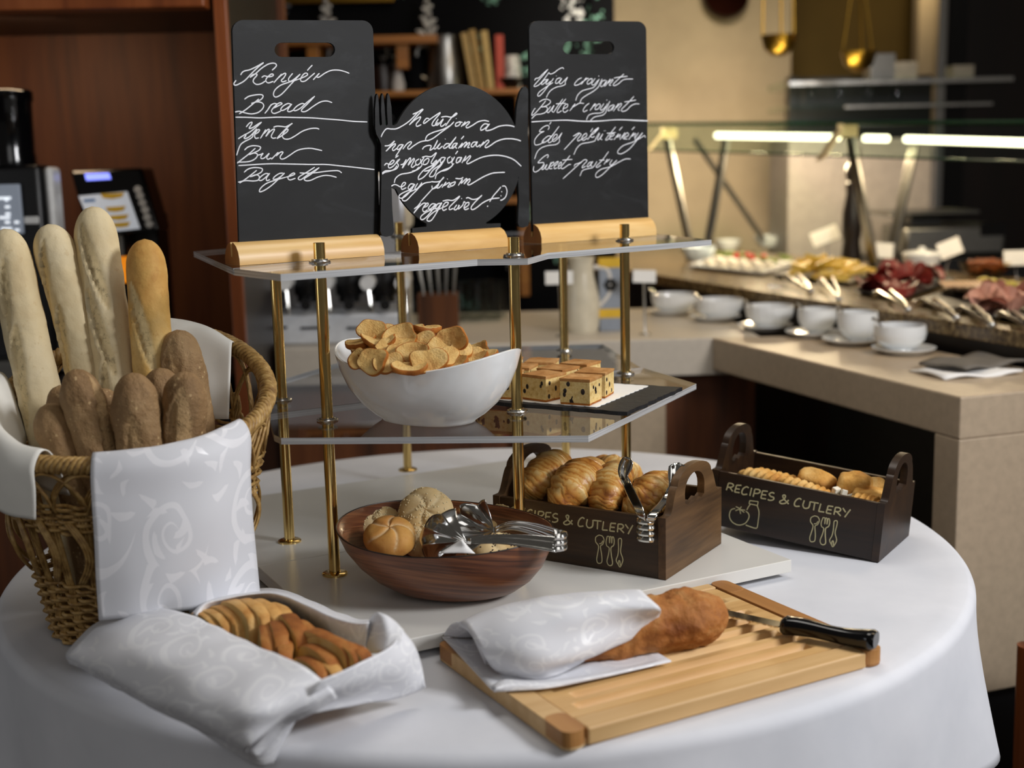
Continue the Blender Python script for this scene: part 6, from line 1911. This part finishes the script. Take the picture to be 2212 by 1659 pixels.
for s in range(4):
    P = []
    for j in range(420):
        a = 2 * pi * j / 420; q = 38 * a + s * 2 * pi / 4
        P.append(bp(a, rimz(a) + .0080 * sin(q), .0080 * cos(q)))
    b.tube(P, .0046, 6, closed=True)
b.build('plaited_rim', m_wicker, bsk, smooth=180)
b = MB(); b.lathe([(0, .004), (.12, .004), (.12, .010), (0, .010)], V(BC[0], BC[1], 0), 40); b.build('bottom', m_wicker, bsk)

# ---------------------------------------------------------------- baguettes
m_pale = crust('pale_baguette_crust', C('#e8d9b6'), C('#e0cda3'), C('#cdb283'), C('#dcc594'), 9, .3, lo=.3, hi=.8)
m_gold = crust('golden_baguette_crust', C('#e3c483'), C('#d6aa5f'), C('#bd8540'), C('#e5cd98'), 9, .35, lo=.3, hi=.72)
m_brownb = crust('brown_bread_crust', C('#a98b63'), C('#93744f'), C('#745839'), C('#b8986c'), 14, .8, seeds=C('#b89b70'), lo=.3, hi=.75, bdist=.004)


def baguette(p0, p1, R_, seed, slashes, mat, name, label, group, cat='bread', rough=.05, bend=.006, taper=0.0):
    """p0: rounded tip, p1: other end"""
    p0, p1 = Vector(p0), Vector(p1); ax = p1 - p0; L = ax.length; ax.normalize()
    x, y = axes(ax, Vector((0, 1, 0)))
    tocam = (CO - p0); tocam = (tocam - ax * tocam.dot(ax)).normalized()
    x = tocam; y = ax.cross(x)
    n = int(L / .0028); m = 56; rows = []; att = []
    bx, by = math.cos(seed * 1.7), math.sin(seed * 2.3)
    for i in range(n + 1):
        t = i / n; d = t * L
        e0 = min(1, d / (R_ * 1.7)); e1 = min(1, (L - d) / (R_ * 1.7))
        f = sqrt(max(0, 1 - (1 - e0) ** 2.2)) * sqrt(max(0, 1 - (1 - e1) ** 2.2))
        c = p0 + ax * d + (x * bx + y * by) * bend * sin(pi * t)
        row = []
        for j in range(m):
            a = 2 * pi * j / m
            q = Vector((cos(a) * 1.3, sin(a) * 1.3, d * 22 + seed * 7))
            r = R_ * f * (1 - taper * t) * (1 + rough * noise.noise(q) + rough * .5 * noise.noise(q * 2.7) + rough * .25 * noise.noise(q * 7))
            cr = 0
            for (d0, dl_, a0, da_, w_) in slashes:
                s = (d - d0) / dl_
                if abs(s) < 1:
                    ac = a0 + da_ * s
                    dd = (a - ac + pi) % (2 * pi) - pi
                    wv = w_ * (1 - s * s) ** .5
                    wob = .10 * noise.noise(Vector((d * 90, seed, a0 * 3)))
                    g = (dd + wob * wv) / max(wv, .03)
                    if abs(g) < 1:
                        r += R_ * (-.06 - .20 * (g > .5) * (1 - s * s)) * (1 - g * g) ** .5
                        r += R_ * .035 * noise.noise(Vector((d * 260, a * 14, seed)))
                        cr = min(1, (1 - abs(g)) * 3) * .9
                    elif 1 <= g < 1.5: r += R_ * .10 * (1 - s * s) * (1.5 - g) * 2
            row.append(c + (x * cos(a) + y * sin(a)) * max(r, .0004)); att.append(cr)
        rows.append(row)
    b = MB(); b.rings(rows, 0, True, att=att)
    o = b.build(name, mat, smooth=180)
    return tag(o, label, cat, group)


def stick(tip, low, yt, yl, R_, seed, sl, mat, name, label, group, floor=.018, **k):
    a = ony(tip[0], tip[1], yt); c = ony(low[0], low[1], yl); d = (c - a).normalized()
    t = (T + floor + R_ * .6 - a.z) / d.z
    e = a + d * t
    # keep the foot inside the basket
    v = Vector((e.x - BC[0], e.y - BC[1]))
    if v.length > .1:
        v = v * (.1 / v.length); e.x, e.y = BC[0] + v.x, BC[1] + v.y
    return baguette(a, e, R_, seed, sl, mat, name, label, group, **k)


gw = 'pale baguettes in the wicker basket'
stick((8, 494), (100, 880), -.25, -.27, .0288, 1, [(.09, .05, .55, .25, .25), (.20, .07, .75, .35, .42)], m_pale, 'baguette', 'pale white baguette at the left border of the photo, leaning left', gw)
stick((103, 484), (188, 830), -.23, -.25, .0285, 2, [(.065, .045, .85, .4, .25), (.165, .055, .95, .4, .32), (.26, .05, .8, .4, .3)], m_pale, 'baguette', 'pale white baguette, second from the left in the basket', gw)
stick((198, 446), (262, 840), -.21, -.25, .0288, 3, [(.085, .062, .3, -.45, .36), (.175, .062, .45, -.4, .36), (.265, .055, .8, .4, .3)], m_pale, 'baguette', 'tallest pale baguette, its tip highest of all in the basket', gw)
stick((312, 516), (334, 810), -.24, -.26, .0275, 4, [(.12, .062, .45, -.5, .42), (.24, .05, .9, .4, .3)], m_gold, 'baguette', 'golden brown baguette at the right of the three pale ones', None)
gb = 'brown seeded baguettes in the wicker basket'
kw = dict(rough=.12, bend=.003)
stick((382, 712), (484, 960), -.27, -.28, .0290, 5, [(.10, .09, .75, .25, .5)], m_brownb, 'brown_baguette', 'long dark brown seeded baguette at the right rear of the basket', gb, **kw)
stick((345, 794), (362, 960), -.32, -.32, .0262, 6, [(.12, .06, .9, .3, .25)], m_brownb, 'brown_baguette', 'brown baguette half hidden between the two in front right', gb, **kw)
stick((160, 797), (218, 1010), -.385, -.39, .0270, 7, [(.09, .08, -.75, .3, .4)], m_brownb, 'brown_baguette', 'brown seeded baguette standing second from the left at the front', gb, **kw)
stick((285, 805), (314, 1010), -.40, -.405, .0300, 8, [(.14, .09, .45, .2, .5)], m_brownb, 'brown_baguette', 'thick brown seeded baguette in the front middle of the basket', gb, **kw)
stick((401, 802), (412, 990), -.385, -.39, .0290, 9, [(.085, .07, .1, -.1, .62)], m_brownb, 'brown_baguette', 'brown baguette with a torn seam at the front right of the basket', gb, **kw)
stick((100, 872), (152, 1010), -.385, -.385, .0262, 10, [(.05, .05, -1.0, .2, .3)], m_brownb, 'brown_baguette', 'short brown seeded baguette leftmost at the front of the basket', gb, **kw)
stick((218, 838), (240, 1000), -.34, -.34, .0255, 11, [], m_brownb, 'brown_baguette', 'brown baguette almost hidden behind the front middle ones', gb, **kw)
stick((128, 832), (160, 1000), -.335, -.335, .0245, 12, [], m_brownb, 'brown_baguette', 'dark brown baguette just behind the leftmost front ones', gb, **kw)

# ---------------------------------------------------------------- napkins in the basket


def patch(b, net, n=6, su=.3, sv=.3, wr=.0012, seed=0.0):
    P = netsmooth(net, n)
    for r in P:
        for i in range(len(r)):
            r[i] = r[i] + Vector((0, 0, wr * noise.noise(r[i] * 26 + Vector((seed, 0, 0)))))
    b.grid(P, 0, su, sv)


O = ony
b = MB()
def rim_angle(px):
    best = min(range(180, 361), key=lambda k: abs((lambda v: (v - CO).dot(CR) / (v - CO).dot(CF) * FPX + 1106)(bp(math.radians(k), rimz(math.radians(k)), .012)) - px))
    return math.radians(best)


cols_t = [(200, 1003), (285, 1010), (375, 1000), (462, 975), (533, 940)]
cols_b = [(214, 1340), (300, 1330), (390, 1318), (480, 1306), (561, 1290)]
angs = [rim_angle(x) for x, y in cols_t]
net = [[bp(a, rimz(a) - .05, -.020) for a in angs], [bp(a, rimz(a) - .004, -.0175) for a in angs], [bp(a, rimz(a) + .0172, 0) for a in angs], [bp(a, rimz(a) - .002, .0185) for a in angs]]
top = net[-1]
for f in (.2, .45, .72, 1.0):
    row = []
    for i, (xb, yb) in enumerate(cols_b):
        q = O(xb, yb, top[i].y - .006); row.append(top[i].lerp(q, f) + Vector((0, .010 * sin(3.2 * f + i) * (1 - abs(f - .5)) - .010 * (1 - f) * f * 4, 0)))
    net.append(row)
patch(b, net, 8, .2, .24, .0008)
tag(b.build('napkin', m_damask_v, smooth=180, solid=.0014), 'white damask napkin hanging down the front of the wicker basket', 'napkin')
b = MB()
net = [[O(372, 880, -.21), O(420, 900, -.215), O(460, 905, -.225), O(494, 905, -.235)], [O(366, 780, -.185), O(415, 800, -.19), O(462, 815, -.20), O(497, 825, -.212)], [O(360, 700, -.148), O(410, 712, -.158), O(458, 728, -.172), O(500, 752, -.188)],
       [O(358, 688, -.118), O(412, 696, -.128), O(462, 714, -.145), O(505, 740, -.163)], [O(352, 720, -.088), O(412, 730, -.10), O(468, 748, -.118), O(512, 770, -.14)]]
patch(b, net, 7, .14, .2)
tag(b.build('napkin', m_linen, smooth=180, solid=.0016), 'plain cream napkin over the rear right rim of the wicker basket', 'napkin')
b = MB()
ae = rim_angle(80)
angs = [math.radians(172), math.radians(192), math.radians(209), (math.radians(216) + ae) / 2, ae]
pf_ = [.022, .026, .014, .004, .0]
net = [[bp(a, rimz(a) - .05, -.030) for a in angs], [bp(a, rimz(a) + f_ + .004, -.0190) for a, f_ in zip(angs, pf_)], [bp(a, rimz(a) + .0172 + f_ * .9, 0) for a, f_ in zip(angs, pf_)], [bp(a, rimz(a) + f_ * .2, .0195) for a, f_ in zip(angs, pf_)],
       [bp(a, rimz(a) - .03, .028) for a in angs], [bp(a - .03, rimz(a) - .066 + .012 * (i < 3), .034) for i, a in enumerate(angs)]]
patch(b, net, 7, .1, .2)
tag(b.build('napkin', m_linen, smooth=180, solid=.0016), 'plain cream napkin folded over the left rim of the wicker basket', 'napkin')

# ================================================================ napkin-lined bread dish, front left
dax = (at(800, 1470, 0) - at(270, 1395, 0)).normalized(); day = Vector((-dax.y, dax.x, 0)); dc0 = (at(270, 1395, .0) + at(800, 1470, .0)) / 2 - day * .012 - dax * .012
dish = thing('bread_dish', 'dark oval dish under the white napkin at the front left', 'dish', Vector((dc0.x, dc0.y, T)))


def ov(f, z):
    return [Vector((dc0.x, dc0.y, T)) + dax * (.175 * f * cos(2 * pi * j / 48)) + day * (.072 * f * sin(2 * pi * j / 48)) + Vector((0, 0, z)) for j in range(48)]


b = MB(); b.rings([ov(.02, .0005), (ov(.8, .0005)), ov(.86, .01), ov(.95, .035), ov(1, .06), ov(.975, .06), ov(.92, .035), ov(.82, .008), ov(.02, .008)])
b.build('dish_body', m_darkwood, dish, smooth=50)

A3 = lambda l: [at(*p) for p in l]
b = MB()
patch(b, [A3(r) for r in [
    [(306, 1308, .078), (390, 1322, .088), (470, 1355, .092), (560, 1398, .092), (650, 1440, .09), (722, 1492, .07)],
    [(255, 1318, .07), (340, 1350, .086), (425, 1395, .09), (515, 1440, .088), (600, 1485, .08), (668, 1524, .06)],
    [(200, 1352, .058), (280, 1400, .078), (365, 1445, .078), (455, 1492, .074), (540, 1538, .066), (607, 1557, .048)],
    [(146, 1405, .044), (225, 1448, .052), (310, 1493, .05), (395, 1535, .05), (475, 1575, .042), (542, 1610, .03)],
    [(150, 1430, .03), (222, 1470, .026), (300, 1514, .028), (380, 1554, .024), (455, 1588, .02), (532, 1626, .008)]]], 7, .42, .2, .003, 1.0)
patch(b, [A3(r) for r in [                      # rolled lip at the right end of the flap
    [(720, 1494, .07), (668, 1526, .058), (606, 1553, .046), (572, 1585, .03), (540, 1624, .010)],
    [(726, 1508, .056), (676, 1540, .046), (618, 1566, .032), (585, 1598, .018), (552, 1634, .004)],
    [(690, 1520, .05), (650, 1545, .04), (622, 1560, .03), (598, 1592, .012), (565, 1628, .002)]]], 6, .25, .06, .001, 2.0)
patch(b, [A3(r) for r in [                      # layer hanging below the flap
    [(440, 1556, .028), (520, 1586, .022), (590, 1570, .03), (648, 1540, .035)],
    [(424, 1570, .016), (492, 1612, .006), (560, 1625, .0), (622, 1585, .012)],
    [(432, 1580, .006), (505, 1626, -.008), (556, 1655, -.02), (590, 1650, -.018)]]], 6, .2, .12, .001, 3.0)
patch(b, [A3(r) for r in [                      # right end, outer side
    [(690, 1472, .085), (745, 1448, .086), (800, 1421, .088), (845, 1394, .09), (868, 1360, .092)],
    [(668, 1502, .07), (745, 1482, .066), (815, 1457, .066), (866, 1430, .068), (894, 1394, .075)],
    [(640, 1526, .055), (740, 1509, .042), (828, 1486, .038), (886, 1464, .042), (909, 1434, .05)],
    [(608, 1550, .045), (738, 1530, .028), (838, 1510, .018), (896, 1494, .018), (919, 1484, .024)]]], 7, .26, .16, .002, 4.0)
patch(b, [A3(r) for r in [                      # folded corner tip
    [(790, 1350, .09), (812, 1324, .108), (830, 1328, .108), (852, 1342, .10), (872, 1362, .093)],
    [(786, 1376, .072), (806, 1372, .084), (832, 1376, .09), (852, 1380, .09), (866, 1384, .089)],
    [(796, 1412, .062), (808, 1412, .07), (826, 1408, .08), (838, 1402, .084), (848, 1396, .087)]]], 6, .1, .1, .001, 5.0)
patch(b, [A3(r) for r in [                      # back lining
    [(408, 1322, .05), (440, 1300, .045), (500, 1280, .045), (566, 1272, .045), (616, 1276, .045), (666, 1296, .05), (716, 1318, .055), (765, 1336, .06), (800, 1340, .07)],
    [(416, 1328, .08), (444, 1302, .088), (500, 1289, .09), (566, 1282, .09), (612, 1286, .092), (662, 1306, .092), (712, 1329, .094), (761, 1345, .095), (798, 1346, .095)],
    [(426, 1332, .083), (450, 1308, .089), (503, 1294, .091), (566, 1287, .091), (610, 1292, .093), (658, 1312, .093), (707, 1335, .095), (757, 1351, .095), (796, 1352, .095)],
    [(440, 1348, .062), (468, 1338, .055), (520, 1332, .05), (580, 1328, .05), (625, 1335, .05), (670, 1356, .052), (716, 1380, .054), (758, 1396, .058), (788, 1402, .062)],
    [(470, 1392, .025), (500, 1385, .022), (540, 1382, .02), (600, 1385, .02), (640, 1395, .02), (680, 1410, .02), (715, 1425, .022), (745, 1438, .025), (775, 1436, .032)]]], 6, .4, .14, .002, 6.0)
tag(b.build('napkin', m_damask, smooth=180, solid=.0016), 'large white damask napkin lining the sliced bread dish and folded over its front', 'napkin')

# bread slices
m_slcrust = crust('golden_slice_crust', C('#e2bb7c'), C('#d5a25c'), C('#b87c3c'), C('#d9b570'), 30, .35, lo=.3, hi=.7)
m_slcrustd = crust('dark_slice_crust', C('#bd8343'), C('#a5642c'), C('#7c461b'), C('#c99a55'), 26, .35, lo=.3, hi=.7)
m_slcrumb = crust('slice_crumb', C('#e0bf7f'), C('#d6b068'), C('#c99a4e'), C('#e0bf7f'), 40, .5, lo=.3, hi=.8, bdist=.0015)


def slice_mesh(W, H, th, seed):
    n = 40
    prof = []
    for j in range(n):
        a = 2 * pi * j / n
        x, z = W / 2 * math.copysign(abs(cos(a)) ** .75, cos(a)), H / 2 * math.copysign(abs(sin(a)) ** (.8 if sin(a) > 0 else .45), sin(a))
        k = 1 + .05 * noise.noise(Vector((cos(a) * 1.5, sin(a) * 1.5, seed * 3.1)))
        prof.append((x * k, z * k))
    ring = lambda f, y: [Vector((x * f, y + .0015 * noise.noise(Vector((x * 70, z * 70, seed + y * 50))), z * f)) for x, z in prof]
    b = MB()
    b.rings([ring(.05, -th / 2), ring(.6, -th / 2), ring(.95, -th / 2), ring(1, -th * .35), ring(1, th * .35), ring(.95, th / 2), ring(.6, th / 2), ring(.05, th / 2)], 0, True)
    b.m = [1 if 2 * n <= i < 5 * n else 0 for i in range(len(b.f))]
    return b


sl_light = slice_mesh(.086, .054, .0165, 1).build('bread_slice', [m_slcrumb, m_slcrust], smooth=50)
sl_dark = slice_mesh(.078, .050, .0165, 4).build('bread_slice', [m_slcrumb, m_slcrustd], smooth=50)
used_ = set()
slices = [  # px, py of the top of the slice, z of its centre, yaw, lean back, roll, dark, scale, label
    (447, 1348, .062, .95, -.45, 0, 0, .92, 'golden bread slice at the left end of the light loaf, against the napkin edge'), (466, 1345, .064, .95, -.42, 0, 0, .96, 'golden bread slice second from the left end of the loaf'),
    (490, 1340, .066, .95, -.40, .05, 0, 1.0, 'golden bread slice third from the left end of the loaf'), (516, 1330, .072, .95, -.38, 0, 0, 1.05, 'tall golden bread slice fourth from the left with a gap before it'),
    (543, 1328, .073, .95, -.38, 0, 0, 1.06, 'golden bread slice fifth from the left, bubbled crust on top'), (570, 1328, .072, .95, -.36, .02, 0, 1.03, 'golden bread slice sixth from the left end'),
    (597, 1330, .068, .95, -.36, -.05, 0, .95, 'golden bread slice at the back right end of the light loaf'),
    (574, 1385, .062, 1.35, -.9, .1, 1, 1.0, 'dark crusted slice lying in the middle of the dish beside the napkin'), (600, 1376, .066, 1.3, -.8, .1, 1, 1.0, 'dark crusted slice in the middle, leaning on the light loaf'),
    (634, 1362, .070, 1.1, -.35, .2, 1, 1.0, 'dark slice standing upright with its pale face turned left'), (660, 1372, .066, 1.0, -.4, .15, 1, .95, 'dark slice behind the upright one in the middle of the dish'),
    (612, 1408, .056, 1.4, -1.0, 0, 1, 1.0, 'dark crusted slice lying lowest in the middle of the dish'),
    (700, 1392, .066, .80, -.40, .1, 1, 1.02, 'dark brown slice on the right, nearest the back lining'), (716, 1400, .066, .80, -.42, .05, 1, 1.02, 'dark brown slice on the right, second from the back'),
    (735, 1408, .064, .80, -.42, 0, 1, 1.0, 'dark brown slice on the right, third from the back'), (757, 1414, .062, .80, -.45, 0, 1, .96, 'dark brown slice farthest right in the dish'),
    (690, 1422, .058, .9, -.7, .1, 1, .95, 'dark slice in front of the right-hand group'), (672, 1444, .052, .95, -.55, .0, 1, .9, 'small dark slice at the very front beside the napkin fold'), (702, 1447, .05, .95, -.5, .0, 0, .85, 'pale slice at the very front right of the dish')]
for (px, py, z, yw, ln, rl, dk, s, lab_) in slices:
    src = sl_dark if dk else sl_light
    if src.name in used_: o = src.copy(); COL.objects.link(o)
    else: o = src; used_.add(src.name)
    tag(o, lab_, 'bread', 'bread slices in the lined dish')
    p = at(px, py, z + .012); o.location = p - Vector((0, 0, .012)); o.scale = (s, 1, s)
    o.rotation_euler = (Matrix.Rotation(-yw, 3, 'Z') @ Matrix.Rotation(ln * .12, 3, 'X') @ Matrix.Rotation(rl, 3, 'Y')).to_euler()

# ================================================================ bread board
m_beech = wood('beech_board', C('#c39a63'), C('#d6b07a'), C('#e2c08c'), 0, .45, .5, .12)
m_beech_in = wood('beech_crumb_grid', C('#bd9055'), C('#d3a86c'), C('#e0bd85'), 0, .7, .5, .12)
m_acacia = wood('brown_board_rail', C('#8f5f30'), C('#a9753f'), C('#b8854c'), 1, .5, .5, .12)
BF = V(.076, -.751, 0); BR_ = V(.479, -.541, 0)
be1 = (BR_ - BF); BL = be1.length; be1.normalize(); be2 = Vector((-be1.y, be1.x, 0)); BW = .309
bdo = thing('bread_board', 'beech bread board with slotted crumb grid at the front right of the table', 'cutting board', BF + be1 * BL / 2 + be2 * BW / 2)
ZT = .0215
bpnt = lambda s, w_, z: BF + be1 * s + be2 * w_ + Vector((0, 0, z))


def bblock(name, s0, s1, w0, w1, z0, z1, mat, par, rnd_=0, bev=.003):
    """board piece; its own axes follow the board so that the grain runs along it"""
    r = rnd_; o_ = []
    if r:
        for (cx, cy, a0) in ((s1 - r, w0 + r, -pi / 2), (s1 - r, w1 - r, 0), (s0 + r, w1 - r, pi / 2), (s0 + r, w0 + r, pi)):
            for k in range(5): o_.append((cx + r * cos(a0 + pi / 8 * k), cy + r * sin(a0 + pi / 8 * k)))
    else: o_ = [(s0, w0), (s1, w0), (s1, w1), (s0, w1)]
    b = MB(); b.prism([o_], bpnt(0, 0, z0), be1, be2, Vector((0, 0, 1)), z1 - z0)
    M_ = Matrix((be1, be2, Vector((0, 0, 1))))
    c = bpnt((s0 + s1) / 2, (w0 + w1) / 2, 0)
    b.v = [M_ @ (p - c) for p in b.v]
    o = b.build(name, mat, None, smooth=0, bevel=bev, bseg=3)
    o.parent = par; o.location = c - wloc(par); o.rotation_euler = (0, 0, atan2(be1.y, be1.x))
    return o


RW = .028
bblock('base', .004, BL - .004, .004, BW - .004, .0006, .009, m_beech, bdo, .014)
bblock('front_rail', RW + .0003, BL - RW - .0003, 0, RW + .004, .0012, ZT, m_beech, bdo)
bblock('back_rail', RW + .0003, BL - RW - .0003, BW - RW * .7, BW, .0012, ZT, m_beech, bdo)
for s0 in (0, BL - RW):
    r_ = bblock('end_rail', s0, s0 + RW, 0, BW, .0012, ZT + .0002, m_beech if s0 == 0 else m_acacia, bdo, .011)
    for w0 in (0, BW - .05):
        bblock('corner_block', s0 - .0004, s0 + RW + .0004, w0 - .0004 if w0 == 0 else w0 + .0004, w0 + .05, .004, ZT + .0006, m_acacia, bdo, .011, .002)
# crumb grid: long grooves that end short of both sides
S0, S1, W0, W1 = RW + .003, BL - RW - .003, RW + .007, BW - RW * .7 - .003
gr = MB(); NSG, NWG = 90, 150
ng = 9; pitch = (W1 - W0 - .012) / ng
P = []
for i in range(NWG + 1):
    w_ = W0 + (W1 - W0) * i / NWG; row = []
    gi = (w_ - W0 - .006) / pitch; k = int(math.floor(gi)); fg = gi - k
    for j in range(NSG + 1):
        s = S0 + (S1 - S0) * j / NSG
        z = ZT - .0018
        if 0 <= k < ng:
            g0 = S0 + .018 + .012 * (k % 2); g1 = S1 - .020 - .014 * ((k + 1) % 2)
            inside = min(1, max(0, (s - g0) / .006)) * min(1, max(0, (g1 - s) / .006))
            prof = min(1, max(0, (fg - .38) / .10)) * min(1, max(0, (.97 - fg) / .08))
            z -= .0085 * inside * prof
        row.append(Vector((s - (S0 + S1) / 2, w_ - (W0 + W1) / 2, z)))
    P.append(row)
gr.grid(P)
n_, k_ = len(P), len(P[0])
for (ra, rev) in ((P[0], 0), (P[-1], 1), ([r[0] for r in P], 1), ([r[-1] for r in P], 0)):
    gr.add(list(ra) + [Vector((p.x, p.y, .0092)) for p in ra], [(i, i + 1, len(ra) + i + 1, len(ra) + i) for i in range(len(ra) - 1)])
o = gr.build('crumb_grid', m_beech_in, None, smooth=30)
o.parent = bdo; o.location = bpnt((S0 + S1) / 2, (W0 + W1) / 2, 0) - wloc(bdo); o.rotation_euler = (0, 0, atan2(be1.y, be1.x))

# ---------------------------------------------------------------- loaf, its napkins and the knife
m_loaf = crust('rustic_loaf_crust', C('#c89a60'), C('#a96c34'), C('#7d451c'), C('#cfa262'), 13, .7, lo=.32, hi=.68, bdist=.004)
la = at(1046, 1398, .052); lb = at(1562, 1322, .056)
lb.z = la.z = T + ZT + .034
baguette(lb + (lb - la).normalized() * .004, la, .041, 21, [], m_loaf, 'bread_loaf', 'rustic brown loaf wrapped in a white napkin on the bread board', None, 'bread', rough=.20, bend=.006, taper=.33)
b = MB()
patch(b, [A3(r) for r in [
    [(975, 1362, .027), (1080, 1322, .03), (1190, 1302, .032), (1300, 1286, .04), (1390, 1288, .045)],
    [(992, 1344, .064), (1085, 1309, .08), (1180, 1290, .092), (1290, 1279, .097), (1384, 1277, .100)],
    [(1012, 1360, .070), (1110, 1338, .086), (1215, 1323, .094), (1320, 1307, .098), (1424, 1312, .094)],
    [(1036, 1398, .058), (1132, 1394, .066), (1242, 1375, .07), (1342, 1352, .072), (1424, 1330, .076)],
    [(1062, 1440, .036), (1150, 1440, .044), (1232, 1428, .046), (1330, 1394, .05), (1408, 1352, .058)],
    [(1086, 1457, .0245), (1182, 1466, .0245), (1274, 1421, .03), (1338, 1389, .042), (1416, 1340, .062)]]], 8, .3, .26, .0025, 7.0)
patch(b, [A3(r) for r in [                       # curled left end
    [(958, 1372, .026), (972, 1352, .045), (990, 1344, .062), (1012, 1358, .066), (1034, 1392, .052), (1052, 1432, .03)],
    [(1000, 1376, .026), (998, 1362, .04), (1004, 1356, .052), (1022, 1372, .056), (1038, 1404, .045), (1052, 1436, .027)],
    [(1060, 1372, .03), (1050, 1366, .04), (1050, 1364, .05), (1062, 1378, .052), (1075, 1408, .045), (1082, 1430, .032)]]], 6, .12, .08, .001, 8.0)
tag(b.build('napkin', m_damask, smooth=180, solid=.0016), 'white damask napkin wrapped around the loaf on the bread board', 'napkin')
b = MB()
patch(b, [A3(r) for r in [
    [(955, 1376, .0232), (1090, 1378, .0232), (1240, 1385, .0232), (1392, 1392, .0232)],
    [(1000, 1424, .0232), (1120, 1432, .0236), (1265, 1428, .0234), (1420, 1410, .0232)],
    [(1062, 1490, .0232), (1190, 1482, .0238), (1320, 1458, .0236), (1450, 1428, .0234)]]], 7, .3, .14, .0003, 9.0)
patch(b, [A3(r) for r in [
    [(1064, 1482, .0262), (1090, 1468, .0285), (1150, 1470, .028), (1260, 1462, .0265), (1436, 1424, .026)],
    [(1070, 1488, .030), (1100, 1478, .0315), (1170, 1478, .029), (1270, 1466, .0275), (1442, 1426, .0272)],
    [(1066, 1494, .0250), (1110, 1492, .0252), (1190, 1486, .0252), (1310, 1462, .0252), (1450, 1430, .0252)]]], 6, .3, .04, .0003, 9.5)
tag(b.build('napkin', m_damask, smooth=180, solid=.0012), 'flat white napkin spread on the bread board under the wrapped loaf', 'napkin')

kn = thing('bread_knife', 'bread knife with black plastic handle lying across the bread board', 'knife', at(1790, 1375, ZT))
ka, kb_, kc = at(1520, 1312, ZT + .003), at(1690, 1350, ZT + .0125), at(1893, 1384, ZT + .0135)
kd = (kc - kb_).normalized(); ks_ = Vector((-kd.y, kd.x, 0)).normalized(); ku = kd.cross(ks_).normalized()
if ku.z < 0: ku = -ku
rows = []; n_ = 26
for i in range(n_ + 1):
    t = i / n_; c = kb_.lerp(kc, t) + ku * (.0015 * sin(2 * pi * t * 1.1))
    wd_ = .0118 + .0018 * cos(2 * pi * t * 1.0) + .0025 * (t > .9) * (t - .9) * 10
    th_ = .0105 + .001 * cos(2 * pi * t)
    if i == 0: wd_ *= .75; th_ *= .75
    if i == n_: wd_ *= .8; th_ *= .8
    sg = lambda v, e_: math.copysign(abs(v) ** e_, v)
    rows.append([c + ks_ * (wd_ * sg(cos(a), .75)) + ku * (th_ * sg(sin(a), .75)) for a in [2 * pi * j / 20 for j in range(20)]])
b = MB(); b.rings(rows); b.build('handle', m_blackgloss, kn, smooth=60)
b = MB()
bd = (ka - kb_); bl_ = bd.length; bd.normalize(); bs_ = Vector((-bd.y, bd.x, 0)).normalized()
O_ = [(0, -.009), (0, .009)]
O_ += [(bl_ * k / 30, .010 + (.0012 if k % 2 else 0)) for k in range(1, 29)] + [(bl_, .004), (bl_ * .98, -.008)]
cz = bd.cross(bs_).normalized()
b.prism([O_[::-1]], kb_ - Vector((0, 0, .0012)), bd, bs_, cz if cz.z > 0 else -cz, .0016); b.build('blade', m_tong, kn, smooth=0)
b = MB(); c = kc - kd * .012 + ku * .0106
b.box(c, (.012, .0018, .0006), Matrix((kd, ks_, ku)).transposed()); b.build('end_mark', m_steel, kn, smooth=0)
